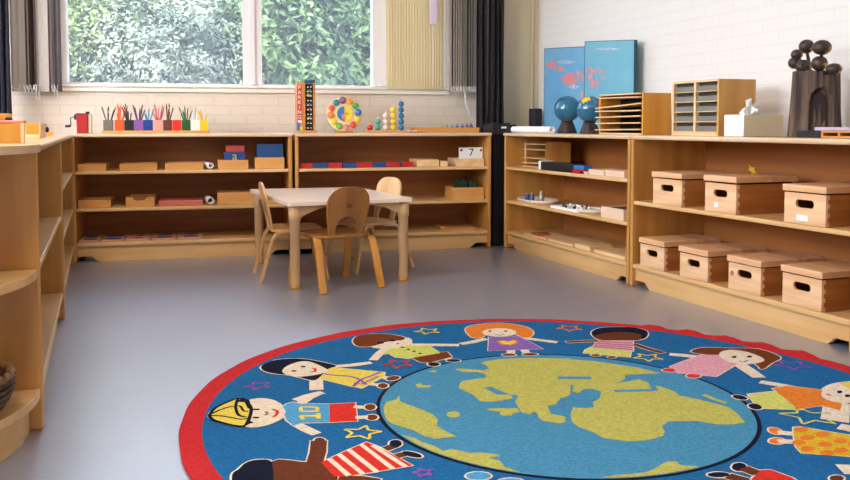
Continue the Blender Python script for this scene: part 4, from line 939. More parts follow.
RUG_SHAPES = [
('cream',2.5,[(0.415,1.885),(0.45,1.929),(0.48,1.955),(0.465,1.974),(0.43,1.947),(0.396,1.899)]),
('cream',3,[(0.414,1.888),(0.447,1.931),(0.477,1.955),(0.465,1.97),(0.433,1.944),(0.399,1.9)]),
('cream',2.5,[(0.366,1.762),(0.376,1.728),(0.391,1.694),(0.414,1.703),(0.401,1.737),(0.389,1.77)]),
('cream',3,[(0.369,1.76),(0.38,1.729),(0.393,1.698),(0.41,1.705),(0.397,1.736),(0.387,1.766)]),
('cream',2.5,[(0.513,1.828),(0.545,1.812),(0.555,1.83),(0.523,1.847)]),
('cream',3,[(0.517,1.83),(0.544,1.815),(0.551,1.829),(0.524,1.844)]),
('cream',2.5,[(0.499,1.757),(0.531,1.75),(0.536,1.77),(0.504,1.778)]),
('cream',3,[(0.502,1.759),(0.529,1.753),(0.533,1.768),(0.506,1.775)]),
('cream',2.5,[(0.571,1.825),(0.571,1.834),(0.568,1.841),(0.562,1.846),(0.555,1.846),(0.548,1.842),(0.543,1.835),(0.54,1.827),(0.538,1.818),(0.539,1.809),(0.542,1.802),(0.547,1.798),(0.554,1.798),(0.561,1.801),(0.566,1.808),(0.57,1.816)]),
('brown',3,[(0.568,1.826),(0.567,1.833),(0.565,1.839),(0.561,1.842),(0.556,1.842),(0.551,1.839),(0.546,1.833),(0.543,1.826),(0.542,1.818),(0.542,1.81),(0.545,1.805),(0.548,1.801),(0.553,1.801),(0.558,1.804),(0.563,1.81),(0.566,1.817)]),
('cream',2.5,[(0.555,1.758),(0.555,1.766),(0.551,1.772),(0.546,1.777),(0.539,1.777),(0.532,1.774),(0.527,1.768),(0.524,1.761),(0.522,1.753),(0.523,1.745),(0.527,1.739),(0.532,1.735),(0.539,1.734),(0.546,1.737),(0.551,1.743),(0.554,1.75)]),
('brown',3,[(0.552,1.758),(0.551,1.765),(0.548,1.77),(0.544,1.773),(0.539,1.773),(0.534,1.771),(0.53,1.766),(0.527,1.76),(0.526,1.753),(0.527,1.746),(0.53,1.741),(0.534,1.738),(0.538,1.738),(0.543,1.74),(0.547,1.745),(0.55,1.751)]),
('cream',2.5,[(0.441,1.755),(0.504,1.741),(0.535,1.866),(0.473,1.878)]),
('redp',3,[(0.444,1.757),(0.502,1.744),(0.532,1.864),(0.475,1.875)]),
('cream',2.5,[(0.36,1.845),(0.357,1.803),(0.365,1.761),(0.387,1.771),(0.446,1.754),(0.478,1.877),(0.417,1.901),(0.4,1.922),(0.382,1.914),(0.364,1.892)]),
('sky',3,[(0.363,1.845),(0.361,1.803),(0.367,1.764),(0.387,1.775),(0.444,1.757),(0.475,1.875),(0.414,1.898),(0.399,1.918),(0.384,1.911),(0.367,1.89)]),
('yel',4,[(0.391,1.813),(0.429,1.798),(0.433,1.81),(0.395,1.824)]),
('yel',4,[(0.4,1.795),(0.398,1.816),(0.389,1.816),(0.391,1.794)]),
('yel',4,[(0.43,1.821),(0.422,1.787),(0.432,1.785),(0.44,1.819)]),
('yel',4,[(0.403,1.876),(0.397,1.848),(0.406,1.846),(0.412,1.874)]),
('yel',4,[(0.438,1.863),(0.431,1.835),(0.44,1.833),(0.447,1.861)]),
('yel',4,[(0.399,1.843),(0.435,1.829),(0.439,1.838),(0.402,1.851)]),
('yel',4,[(0.405,1.871),(0.442,1.857),(0.445,1.866),(0.408,1.88)]),
('cream',2.7,[(0.296,1.962),(0.289,1.951),(0.283,1.932),(0.276,1.898),(0.27,1.857),(0.266,1.823),(0.267,1.804),(0.272,1.793),(0.28,1.786),(0.291,1.782),(0.305,1.784),(0.319,1.788),(0.333,1.797),(0.347,1.809),(0.359,1.823),(0.367,1.837),(0.373,1.854),(0.375,1.872),(0.374,1.895),(0.37,1.92),(0.364,1.941),(0.357,1.955),(0.348,1.965),(0.338,1.972),(0.327,1.975),(0.315,1.974),(0.305,1.969)]),
('cream',3.2,[(0.299,1.96),(0.293,1.949),(0.286,1.931),(0.28,1.898),(0.273,1.856),(0.27,1.823),(0.271,1.805),(0.275,1.795),(0.281,1.789),(0.292,1.786),(0.305,1.787),(0.318,1.792),(0.331,1.8),(0.345,1.812),(0.356,1.825),(0.363,1.839),(0.369,1.854),(0.371,1.872),(0.37,1.895),(0.366,1.919),(0.361,1.939),(0.354,1.953),(0.345,1.962),(0.336,1.968),(0.327,1.971),(0.316,1.97),(0.307,1.966)]),
('cream',3.1,[(0.203,1.883),(0.205,1.872),(0.208,1.862),(0.213,1.852),(0.219,1.842),(0.226,1.832),(0.234,1.821),(0.243,1.81),(0.252,1.802),(0.26,1.797),(0.268,1.795),(0.276,1.801),(0.282,1.814),(0.288,1.833),(0.294,1.852),(0.299,1.871),(0.303,1.89),(0.306,1.908),(0.306,1.926),(0.305,1.942),(0.302,1.957),(0.299,1.971),(0.294,1.984),(0.285,1.992),(0.274,1.989),(0.263,1.98),(0.253,1.971),(0.243,1.962),(0.232,1.951),(0.223,1.939),(0.215,1.925),(0.208,1.909),(0.204,1.895)]),
('yel',3.6,[(0.207,1.883),(0.208,1.873),(0.212,1.864),(0.216,1.854),(0.222,1.844),(0.229,1.835),(0.237,1.824),(0.246,1.813),(0.254,1.805),(0.261,1.8),(0.267,1.799),(0.273,1.803),(0.279,1.816),(0.285,1.834),(0.29,1.853),(0.295,1.872),(0.299,1.891),(0.302,1.909),(0.302,1.926),(0.301,1.942),(0.299,1.956),(0.295,1.97),(0.29,1.982),(0.284,1.988),(0.276,1.986),(0.266,1.978),(0.256,1.968),(0.245,1.959),(0.235,1.949),(0.226,1.937),(0.219,1.923),(0.212,1.908),(0.208,1.894)]),
('navy',4,[(0.212,1.893),(0.216,1.904),(0.222,1.92),(0.23,1.935),(0.238,1.946),(0.248,1.956),(0.258,1.965),(0.268,1.974),(0.278,1.982),(0.283,1.984),(0.287,1.98),(0.291,1.969),(0.295,1.955),(0.297,1.941),(0.298,1.926),(0.298,1.909),(0.295,1.891),(0.291,1.873),(0.286,1.854),(0.281,1.835),(0.275,1.817),(0.27,1.805),(0.266,1.803),(0.263,1.804),(0.257,1.808),(0.249,1.815),(0.24,1.826),(0.232,1.837),(0.225,1.847),(0.219,1.856),(0.215,1.865),(0.213,1.875),(0.212,1.886),(0.212,1.894),(0.204,1.894),(0.204,1.886),(0.205,1.874),(0.208,1.862),(0.212,1.852),(0.219,1.842),(0.226,1.832),(0.234,1.821),(0.243,1.81),(0.252,1.802),(0.259,1.797),(0.268,1.795),(0.276,1.801),(0.283,1.814),(0.289,1.833),(0.294,1.852),(0.299,1.871),(0.303,1.89),(0.306,1.908),(0.306,1.926),(0.305,1.942),(0.303,1.957),(0.299,1.971),(0.294,1.984),(0.285,1.992),(0.274,1.989),(0.263,1.981),(0.253,1.971),(0.243,1.962),(0.232,1.951),(0.223,1.939),(0.215,1.924),(0.209,1.907),(0.204,1.895)]),
('navy',4,[(0.213,1.896),(0.223,1.905),(0.236,1.918),(0.249,1.927),(0.26,1.932),(0.271,1.934),(0.277,1.932),(0.279,1.923),(0.279,1.908),(0.28,1.895),(0.284,1.888),(0.289,1.886),(0.291,1.885),(0.293,1.891),(0.291,1.892),(0.288,1.893),(0.286,1.896),(0.285,1.908),(0.285,1.923),(0.282,1.936),(0.271,1.939),(0.258,1.937),(0.246,1.932),(0.232,1.922),(0.219,1.91),(0.209,1.901)]),
('navy',4,[(0.209,1.888),(0.217,1.884),(0.227,1.878),(0.238,1.87),(0.248,1.86),(0.258,1.848),(0.267,1.84),(0.276,1.838),(0.282,1.841),(0.286,1.843),(0.283,1.848),(0.279,1.846),(0.275,1.844),(0.27,1.845),(0.262,1.852),(0.252,1.864),(0.242,1.875),(0.231,1.883),(0.22,1.889),(0.212,1.894)]),
('navy',4,[(0.28,1.985),(0.276,1.971),(0.271,1.952),(0.267,1.931),(0.265,1.91),(0.264,1.888),(0.265,1.87),(0.27,1.859),(0.276,1.853),(0.28,1.85),(0.285,1.855),(0.281,1.858),(0.276,1.863),(0.272,1.872),(0.271,1.888),(0.272,1.91),(0.274,1.93),(0.278,1.95),(0.283,1.969),(0.287,1.983)]),
('navy',4.2,[(0.294,1.954),(0.294,1.908),(0.303,1.9),(0.307,1.966),(0.296,1.992),(0.277,1.964)]),
('navy',4.2,[(0.282,1.807),(0.292,1.811),(0.281,1.838),(0.267,1.791)]),
('navy',4,[(0.302,1.893),(0.316,1.888),(0.32,1.897),(0.306,1.902)]),
('navy',4,[(0.293,1.839),(0.306,1.834),(0.309,1.844),(0.297,1.848)]),
('skin2',4,[(0.324,1.847),(0.333,1.857),(0.331,1.875),(0.325,1.874),(0.327,1.859),(0.32,1.851)]),
('redp',4,[(0.342,1.882),(0.344,1.879),(0.347,1.874),(0.349,1.869),(0.349,1.863),(0.347,1.855),(0.345,1.849),(0.341,1.843),(0.337,1.838),(0.333,1.834),(0.339,1.83),(0.342,1.833),(0.347,1.839),(0.351,1.845),(0.354,1.853),(0.356,1.862),(0.356,1.87),(0.354,1.877),(0.35,1.883),(0.347,1.886)]),
('yel',3,[(0.51,1.713),(0.487,1.696),(0.491,1.691),(0.514,1.708)]),
('yel',3,[(0.491,1.696),(0.465,1.708),(0.462,1.703),(0.488,1.69)]),
('yel',3,[(0.46,1.704),(0.47,1.677),(0.476,1.679),(0.466,1.707)]),
('yel',3,[(0.47,1.681),(0.451,1.659),(0.455,1.655),(0.475,1.676)]),
('yel',3,[(0.453,1.654),(0.482,1.655),(0.482,1.661),(0.453,1.661)]),
('yel',3,[(0.479,1.656),(0.493,1.631),(0.498,1.634),(0.485,1.66)]),
('yel',3,[(0.499,1.632),(0.507,1.659),(0.501,1.661),(0.493,1.634)]),
('yel',3,[(0.504,1.657),(0.533,1.662),(0.532,1.669),(0.503,1.663)]),
('yel',3,[(0.534,1.668),(0.51,1.685),(0.507,1.679),(0.53,1.663)]),
('yel',3,[(0.512,1.682),(0.515,1.71),(0.509,1.711),(0.505,1.682)]),
('violet',3,[(0.336,2.105),(0.331,2.083),(0.338,2.081),(0.343,2.104)]),
('violet',3,[(0.334,2.085),(0.311,2.079),(0.313,2.073),(0.335,2.079)]),
('violet',3,[(0.31,2.073),(0.33,2.061),(0.334,2.067),(0.313,2.079)]),
('violet',3,[(0.329,2.064),(0.327,2.041),(0.334,2.04),(0.335,2.064)]),
('violet',3,[(0.333,2.038),(0.35,2.054),(0.346,2.059),(0.328,2.043)]),
('violet',3,[(0.347,2.053),(0.369,2.045),(0.371,2.051),(0.349,2.059)]),
('violet',3,[(0.373,2.049),(0.364,2.07),(0.358,2.068),(0.367,2.046)]),
('violet',3,[(0.363,2.067),(0.378,2.085),(0.373,2.089),(0.358,2.071)]),
('violet',3,[(0.375,2.09),(0.352,2.088),(0.352,2.082),(0.376,2.084)]),
('violet',3,[(0.355,2.087),(0.342,2.106),(0.337,2.103),(0.349,2.083)]),
('cream',2.5,[(0.377,1.535),(0.4,1.597),(0.416,1.658),(0.38,1.668),(0.363,1.609),(0.342,1.548)]),
('brown2',3,[(0.375,1.538),(0.397,1.598),(0.413,1.656),(0.382,1.665),(0.366,1.607),(0.345,1.549)]),
('cream',2.6,[(0.413,1.665),(0.412,1.671),(0.409,1.677),(0.404,1.68),(0.398,1.681),(0.393,1.678),(0.389,1.674),(0.386,1.668),(0.385,1.661),(0.387,1.655),(0.39,1.649),(0.395,1.646),(0.401,1.645),(0.406,1.648),(0.41,1.652),(0.413,1.658)]),
('brown2',3.1,[(0.41,1.665),(0.409,1.67),(0.406,1.674),(0.403,1.677),(0.399,1.677),(0.395,1.675),(0.392,1.672),(0.39,1.667),(0.389,1.661),(0.39,1.656),(0.393,1.652),(0.396,1.649),(0.4,1.649),(0.404,1.651),(0.407,1.654),(0.409,1.659)]),
('cream',2.5,[(0.508,1.555),(0.541,1.57),(0.53,1.595),(0.496,1.58)]),
('brown2',3,[(0.509,1.559),(0.538,1.571),(0.529,1.592),(0.5,1.579)]),
('cream',2.7,[(0.554,1.594),(0.554,1.602),(0.551,1.609),(0.545,1.614),(0.538,1.614),(0.531,1.611),(0.526,1.605),(0.522,1.597),(0.52,1.588),(0.521,1.58),(0.524,1.573),(0.53,1.569),(0.537,1.569),(0.543,1.572),(0.549,1.578),(0.552,1.586)]),
('navy',3.2,[(0.551,1.594),(0.55,1.602),(0.548,1.607),(0.544,1.61),(0.539,1.61),(0.533,1.608),(0.529,1.603),(0.526,1.596),(0.524,1.588),(0.525,1.581),(0.527,1.576),(0.531,1.573),(0.536,1.572),(0.541,1.575),(0.546,1.58),(0.549,1.587)]),
('cream',2.5,[(0.518,1.515),(0.553,1.523),(0.546,1.55),(0.511,1.541)]),
('brown2',3,[(0.52,1.518),(0.549,1.525),(0.544,1.546),(0.515,1.539)]),
('cream',2.7,[(0.568,1.514),(0.567,1.523),(0.563,1.532),(0.557,1.54),(0.551,1.546),(0.543,1.549),(0.536,1.549),(0.531,1.544),(0.53,1.537),(0.532,1.528),(0.535,1.52),(0.541,1.512),(0.548,1.506),(0.555,1.502),(0.562,1.502),(0.567,1.507)]),
('navy',3.2,[(0.564,1.514),(0.563,1.522),(0.559,1.53),(0.554,1.537),(0.548,1.543),(0.542,1.546),(0.538,1.546),(0.535,1.542),(0.534,1.537),(0.535,1.529),(0.539,1.521),(0.544,1.514),(0.55,1.509),(0.555,1.506),(0.56,1.506),(0.563,1.509)]),
('cream',2.8,[(0.378,1.476),(0.402,1.466),(0.535,1.472),(0.503,1.589),(0.486,1.623),(0.427,1.588),(0.372,1.551)]),
('redp',3.3,[(0.381,1.478),(0.403,1.47),(0.532,1.475),(0.499,1.588),(0.485,1.619),(0.429,1.585),(0.375,1.55)]),
('cream',4,[(0.466,1.611),(0.487,1.47),(0.498,1.472),(0.476,1.612)]),
('cream',4,[(0.435,1.59),(0.455,1.466),(0.466,1.468),(0.446,1.592)]),
('cream',4,[(0.411,1.575),(0.429,1.466),(0.439,1.468),(0.422,1.577)]),
('cream',4,[(0.388,1.56),(0.402,1.47),(0.413,1.472),(0.399,1.561)]),
('cream',4,[(0.486,1.596),(0.512,1.472),(0.523,1.474),(0.497,1.598)]),
('cream',2.9,[(0.269,1.542),(0.258,1.476),(0.254,1.426),(0.262,1.408),(0.278,1.407),(0.293,1.41),(0.309,1.409),(0.328,1.411),(0.344,1.415),(0.358,1.421),(0.369,1.43),(0.378,1.442),(0.386,1.458),(0.392,1.478),(0.396,1.496),(0.396,1.511),(0.393,1.525),(0.386,1.538),(0.374,1.549),(0.359,1.56),(0.343,1.569),(0.325,1.583),(0.304,1.596),(0.284,1.588)]),
('brown2',3.4,[(0.273,1.541),(0.262,1.476),(0.257,1.427),(0.264,1.411),(0.277,1.411),(0.293,1.413),(0.309,1.413),(0.327,1.414),(0.343,1.418),(0.356,1.424),(0.366,1.432),(0.375,1.444),(0.383,1.46),(0.389,1.479),(0.392,1.497),(0.392,1.511),(0.389,1.524),(0.382,1.535),(0.371,1.546),(0.357,1.556),(0.341,1.565),(0.323,1.58),(0.303,1.593),(0.287,1.586)]),
('cream',3.1,[(0.203,1.537),(0.201,1.516),(0.201,1.495),(0.203,1.473),(0.209,1.45),(0.217,1.433),(0.229,1.422),(0.245,1.418),(0.259,1.424),(0.268,1.442),(0.273,1.467),(0.278,1.494),(0.284,1.524),(0.289,1.557),(0.292,1.583),(0.289,1.597),(0.282,1.603),(0.274,1.606),(0.265,1.609),(0.254,1.609),(0.244,1.604),(0.235,1.595),(0.226,1.583),(0.22,1.573),(0.215,1.567),(0.21,1.562),(0.206,1.553)]),
('navy',3.6,[(0.207,1.536),(0.204,1.516),(0.204,1.495),(0.207,1.474),(0.212,1.451),(0.22,1.435),(0.231,1.426),(0.245,1.422),(0.256,1.427),(0.264,1.443),(0.269,1.468),(0.274,1.495),(0.28,1.525),(0.285,1.557),(0.288,1.583),(0.285,1.595),(0.28,1.6),(0.273,1.603),(0.264,1.605),(0.255,1.605),(0.246,1.601),(0.237,1.593),(0.23,1.581),(0.223,1.57),(0.217,1.565),(0.213,1.56),(0.21,1.552)]),
('cream',2.5,[(0.376,1.45),(0.413,1.433),(0.438,1.411),(0.462,1.438),(0.433,1.465),(0.391,1.483)]),
('brown2',3,[(0.38,1.452),(0.415,1.436),(0.438,1.415),(0.458,1.438),(0.431,1.461),(0.392,1.479)]),
('cream',2.5,[(0.56,2.155),(0.613,2.15),(0.666,2.157),(0.663,2.181),(0.612,2.177),(0.562,2.179)]),
('cream',3,[(0.563,2.157),(0.612,2.154),(0.663,2.159),(0.661,2.178),(0.612,2.173),(0.565,2.176)]),
('cream',2.5,[(0.482,2.112),(0.454,1.992),(0.487,1.984),(0.515,2.104)]),
('cream',3,[(0.484,2.109),(0.457,1.994),(0.485,1.987),(0.512,2.102)]),
('cream',2.5,[(0.476,1.976),(0.435,1.962),(0.4,1.94),(0.413,1.919),(0.446,1.938),(0.485,1.953)]),
('cream',3,[(0.475,1.972),(0.437,1.959),(0.404,1.939),(0.414,1.923),(0.445,1.942),(0.481,1.954)]),
('cream',2.5,[(0.634,2.048),(0.651,2.012),(0.67,2.022),(0.653,2.058)]),
('cream',3,[(0.637,2.047),(0.653,2.016),(0.667,2.023),(0.652,2.054)]),
('cream',2.1,[(0.597,1.983),(0.62,1.961),(0.634,1.975),(0.611,1.997)]),
('cream',2.6,[(0.601,1.983),(0.62,1.965),(0.63,1.975),(0.611,1.994)]),
('cream',2.7,[(0.695,2.021),(0.692,2.028),(0.686,2.033),(0.677,2.034),(0.669,2.031),(0.661,2.026),(0.654,2.02),(0.651,2.012),(0.65,2.004),(0.653,1.997),(0.66,1.992),(0.668,1.992),(0.677,1.994),(0.684,1.999),(0.691,2.005),(0.695,2.013)]),
('brown',3.2,[(0.692,2.021),(0.689,2.026),(0.684,2.029),(0.678,2.03),(0.67,2.028),(0.663,2.023),(0.658,2.017),(0.654,2.011),(0.654,2.004),(0.656,1.999),(0.661,1.996),(0.668,1.995),(0.675,1.997),(0.682,2.001),(0.688,2.007),(0.691,2.014)]),
('cream',2.75,[(0.647,1.964),(0.647,1.971),(0.646,1.977),(0.643,1.983),(0.638,1.986),(0.632,1.987),(0.627,1.985),(0.622,1.98),(0.618,1.975),(0.615,1.968),(0.614,1.961),(0.614,1.955),(0.615,1.948),(0.618,1.943),(0.623,1.94),(0.628,1.939),(0.634,1.941),(0.639,1.945),(0.643,1.951),(0.646,1.957)]),
('brown',3.25,[(0.643,1.965),(0.644,1.971),(0.642,1.976),(0.64,1.98),(0.637,1.982),(0.633,1.983),(0.629,1.981),(0.625,1.978),(0.621,1.973),(0.619,1.967),(0.617,1.961),(0.617,1.955),(0.619,1.95),(0.621,1.946),(0.624,1.943),(0.628,1.943),(0.632,1.945),(0.636,1.948),(0.639,1.953),(0.642,1.958)]),
('cream',2.8,[(0.5,2.069),(0.554,1.985),(0.576,1.958),(0.657,2.031),(0.674,2.071),(0.549,2.168),(0.498,2.111)]),
('yel',3.3,[(0.503,2.071),(0.557,1.987),(0.576,1.962),(0.654,2.033),(0.671,2.07),(0.549,2.164),(0.502,2.11)]),
('violet',4,[(0.512,2.115),(0.518,2.107),(0.527,2.095),(0.538,2.085),(0.55,2.077),(0.561,2.071),(0.571,2.064),(0.578,2.055),(0.583,2.043),(0.587,2.031),(0.589,2.015),(0.59,1.997),(0.59,1.984),(0.598,1.984),(0.598,1.997),(0.597,2.015),(0.595,2.032),(0.591,2.046),(0.585,2.059),(0.577,2.07),(0.566,2.078),(0.554,2.084),(0.543,2.091),(0.533,2.101),(0.524,2.112),(0.518,2.12)]),
('violet',4,[(0.564,1.98),(0.573,1.993),(0.587,2.012),(0.599,2.027),(0.608,2.035),(0.616,2.039),(0.626,2.045),(0.639,2.054),(0.653,2.064),(0.663,2.071),(0.658,2.078),(0.648,2.071),(0.635,2.061),(0.622,2.052),(0.612,2.046),(0.603,2.041),(0.593,2.032),(0.58,2.017),(0.567,1.998),(0.557,1.984)]),
('violet',4,[(0.567,2.01),(0.586,1.988),(0.646,2.038),(0.642,2.043),(0.584,1.994),(0.572,2.013)]),
('cream',2.9,[(0.374,2.22),(0.374,2.208),(0.376,2.196),(0.38,2.184),(0.386,2.171),(0.395,2.159),(0.408,2.147),(0.423,2.136),(0.437,2.123),(0.449,2.104),(0.462,2.082),(0.473,2.067),(0.483,2.061),(0.491,2.064),(0.5,2.075),(0.513,2.096),(0.529,2.124),(0.542,2.146),(0.554,2.155),(0.565,2.16),(0.571,2.169),(0.568,2.184),(0.559,2.2),(0.548,2.217),(0.534,2.237),(0.519,2.257),(0.501,2.273),(0.482,2.283),(0.463,2.289),(0.444,2.29),(0.427,2.288),(0.411,2.281),(0.398,2.272),(0.388,2.26),(0.381,2.247),(0.376,2.233)]),
('navy',3.4,[(0.378,2.22),(0.378,2.208),(0.379,2.197),(0.383,2.185),(0.389,2.173),(0.398,2.161),(0.41,2.15),(0.425,2.139),(0.44,2.126),(0.453,2.106),(0.465,2.084),(0.476,2.069),(0.483,2.065),(0.489,2.067),(0.497,2.077),(0.51,2.098),(0.525,2.126),(0.539,2.149),(0.552,2.159),(0.563,2.163),(0.568,2.17),(0.565,2.183),(0.556,2.198),(0.544,2.215),(0.531,2.234),(0.516,2.254),(0.499,2.27),(0.481,2.28),(0.462,2.285),(0.444,2.286),(0.428,2.284),(0.413,2.278),(0.401,2.269),(0.391,2.258),(0.385,2.245),(0.38,2.232)]),
('cream',3.6,[(0.423,2.158),(0.426,2.145),(0.43,2.133),(0.437,2.123),(0.446,2.113),(0.457,2.107),(0.471,2.106),(0.487,2.107),(0.502,2.11),(0.515,2.113),(0.528,2.118),(0.536,2.125),(0.538,2.137),(0.537,2.151),(0.533,2.168),(0.528,2.189),(0.521,2.213),(0.513,2.231),(0.506,2.241),(0.498,2.246),(0.488,2.245),(0.475,2.24),(0.46,2.229),(0.447,2.217),(0.437,2.203),(0.429,2.187),(0.424,2.172)]),
('navy',4,[(0.444,2.162),(0.454,2.154),(0.461,2.164),(0.452,2.171)]),
('navy',4,[(0.475,2.192),(0.486,2.184),(0.493,2.193),(0.482,2.202)]),
('redp',4,[(0.499,2.168),(0.502,2.166),(0.504,2.163),(0.505,2.16),(0.504,2.154),(0.501,2.146),(0.498,2.141),(0.499,2.142),(0.497,2.143),(0.495,2.145),(0.49,2.139),(0.492,2.137),(0.497,2.134),(0.504,2.136),(0.508,2.143),(0.511,2.152),(0.513,2.16),(0.511,2.167),(0.508,2.171),(0.505,2.174)]),
('cream',2.5,[(0.735,2.303),(0.697,2.25),(0.665,2.196),(0.686,2.183),(0.719,2.235),(0.755,2.29)]),
('cream',3,[(0.736,2.3),(0.7,2.248),(0.669,2.197),(0.685,2.187),(0.716,2.237),(0.751,2.289)]),
('cream',2.5,[(0.821,2.296),(0.88,2.27),(0.951,2.242),(0.961,2.267),(0.891,2.297),(0.832,2.321)]),
('cream',3,[(0.824,2.297),(0.881,2.273),(0.949,2.245),(0.958,2.266),(0.89,2.294),(0.833,2.318)]),
('cream',2.5,[(0.793,2.137),(0.805,2.095),(0.825,2.101),(0.814,2.143)]),
('cream',3,[(0.796,2.135),(0.807,2.098),(0.822,2.102),(0.812,2.139)]),
('cream',2.5,[(0.853,2.148),(0.865,2.107),(0.886,2.113),(0.874,2.154)]),
('cream',3,[(0.856,2.146),(0.867,2.111),(0.882,2.115),(0.872,2.151)]),
('cream',2.7,[(0.835,2.095),(0.834,2.103),(0.829,2.11),(0.823,2.114),(0.815,2.115),(0.807,2.113),(0.801,2.108),(0.796,2.101),(0.795,2.092),(0.796,2.084),(0.8,2.078),(0.807,2.073),(0.815,2.072),(0.822,2.074),(0.829,2.08),(0.833,2.087)]),
('navy',3.2,[(0.831,2.095),(0.83,2.102),(0.827,2.107),(0.821,2.111),(0.815,2.112),(0.809,2.11),(0.804,2.105),(0.8,2.099),(0.799,2.092),(0.8,2.086),(0.803,2.08),(0.808,2.077),(0.814,2.076),(0.82,2.078),(0.826,2.082),(0.83,2.088)]),
('cream',2.7,[(0.9,2.109),(0.898,2.116),(0.892,2.122),(0.885,2.126),(0.877,2.128),(0.868,2.127),(0.861,2.124),(0.857,2.117),(0.856,2.11),(0.858,2.103),(0.864,2.096),(0.871,2.092),(0.879,2.091),(0.888,2.091),(0.895,2.095),(0.899,2.101)]),
('navy',3.2,[(0.897,2.108),(0.895,2.114),(0.89,2.119),(0.884,2.123),(0.876,2.124),(0.869,2.124),(0.864,2.121),(0.86,2.116),(0.86,2.11),(0.862,2.105),(0.866,2.099),(0.872,2.096),(0.88,2.094),(0.887,2.095),(0.892,2.098),(0.896,2.103)]),
('cream',2.8,[(0.785,2.126),(0.809,2.107),(0.891,2.142),(0.899,2.2),(0.842,2.208),(0.774,2.2)]),
('brown',3.3,[(0.788,2.128),(0.809,2.111),(0.888,2.144),(0.896,2.198),(0.842,2.204),(0.777,2.198)]),
('cream',2.9,[(0.735,2.235),(0.738,2.193),(0.769,2.167),(0.876,2.19),(0.873,2.289),(0.769,2.313),(0.713,2.23)]),
('lime',3.4,[(0.738,2.238),(0.742,2.195),(0.77,2.17),(0.873,2.192),(0.87,2.287),(0.771,2.309),(0.716,2.232)]),
('navy',4,[(0.799,2.289),(0.799,2.291),(0.798,2.293),(0.796,2.294),(0.794,2.295),(0.792,2.294),(0.79,2.292),(0.789,2.29),(0.788,2.287),(0.788,2.284),(0.79,2.282),(0.791,2.281),(0.793,2.281),(0.796,2.282),(0.798,2.283),(0.799,2.286)]),
('navy',4,[(0.807,2.261),(0.807,2.263),(0.806,2.265),(0.804,2.266),(0.802,2.267),(0.8,2.266),(0.798,2.264),(0.797,2.262),(0.796,2.259),(0.797,2.257),(0.798,2.255),(0.8,2.253),(0.802,2.253),(0.804,2.254),(0.806,2.256),(0.807,2.258)]),
('navy',4,[(0.816,2.236),(0.815,2.238),(0.814,2.24),(0.812,2.241),(0.81,2.242),(0.808,2.241),(0.806,2.239),(0.805,2.237),(0.804,2.234),(0.805,2.232),(0.806,2.23),(0.808,2.229),(0.81,2.228),(0.812,2.229),(0.814,2.231),(0.815,2.233)]),
('navy',4,[(0.823,2.209),(0.823,2.211),(0.822,2.213),(0.82,2.214),(0.818,2.214),(0.816,2.214),(0.814,2.212),(0.813,2.21),(0.812,2.207),(0.813,2.205),(0.814,2.203),(0.816,2.202),(0.818,2.202),(0.82,2.202),(0.822,2.204),(0.823,2.206)]),
('cream',3,[(0.715,2.311),(0.725,2.301),(0.736,2.293),(0.747,2.287),(0.759,2.284),(0.774,2.284),(0.792,2.289),(0.813,2.297),(0.83,2.311),(0.842,2.336),(0.85,2.365),(0.849,2.388),(0.837,2.392),(0.819,2.384),(0.802,2.379),(0.786,2.38),(0.767,2.383),(0.749,2.38),(0.732,2.365),(0.719,2.344),(0.711,2.325)]),
('cream',3.5,[(0.718,2.313),(0.727,2.304),(0.738,2.296),(0.748,2.291),(0.76,2.288),(0.773,2.288),(0.791,2.292),(0.811,2.3),(0.827,2.313),(0.839,2.337),(0.846,2.366),(0.846,2.386),(0.837,2.388),(0.82,2.381),(0.803,2.375),(0.785,2.377),(0.767,2.379),(0.75,2.376),(0.735,2.362),(0.722,2.342),(0.715,2.325)]),
('cream',3.1,[(0.671,2.371),(0.672,2.351),(0.678,2.335),(0.692,2.328),(0.71,2.326),(0.729,2.33),(0.745,2.341),(0.761,2.356),(0.776,2.366),(0.789,2.366),(0.804,2.361),(0.819,2.361),(0.831,2.369),(0.84,2.382),(0.842,2.397),(0.835,2.417),(0.821,2.438),(0.804,2.456),(0.783,2.466),(0.76,2.473),(0.739,2.474),(0.723,2.471),(0.709,2.463),(0.697,2.451),(0.687,2.434),(0.678,2.412),(0.673,2.391)]),
('brown',3.6,[(0.675,2.371),(0.675,2.352),(0.681,2.338),(0.693,2.331),(0.71,2.33),(0.727,2.333),(0.743,2.344),(0.759,2.359),(0.775,2.37),(0.79,2.37),(0.805,2.365),(0.818,2.364),(0.828,2.371),(0.836,2.383),(0.838,2.397),(0.831,2.415),(0.818,2.436),(0.802,2.453),(0.782,2.463),(0.76,2.469),(0.74,2.47),(0.724,2.468),(0.711,2.46),(0.7,2.449),(0.69,2.432),(0.682,2.411),(0.677,2.391)]),
('navy',4,[(0.76,2.359),(0.759,2.364),(0.757,2.367),(0.754,2.37),(0.749,2.37),(0.745,2.369),(0.742,2.366),(0.74,2.362),(0.739,2.357),(0.74,2.352),(0.743,2.349),(0.746,2.346),(0.75,2.346),(0.754,2.347),(0.758,2.35),(0.76,2.354)]),
('navy',4,[(0.802,2.373),(0.801,2.377),(0.798,2.381),(0.795,2.383),(0.791,2.384),(0.787,2.383),(0.783,2.38),(0.781,2.375),(0.78,2.37),(0.781,2.366),(0.783,2.362),(0.787,2.36),(0.791,2.359),(0.795,2.361),(0.799,2.364),(0.801,2.368)]),
('navy',4,[(0.756,2.358),(0.789,2.367),(0.787,2.373),(0.755,2.364)]),
('redp',4,[(0.793,2.324),(0.802,2.334),(0.797,2.34),(0.787,2.33)]),
('redp',3,[(0.716,2.173),(0.709,2.145),(0.716,2.144),(0.722,2.172)]),
('redp',3,[(0.712,2.148),(0.684,2.14),(0.685,2.134),(0.713,2.141)]),
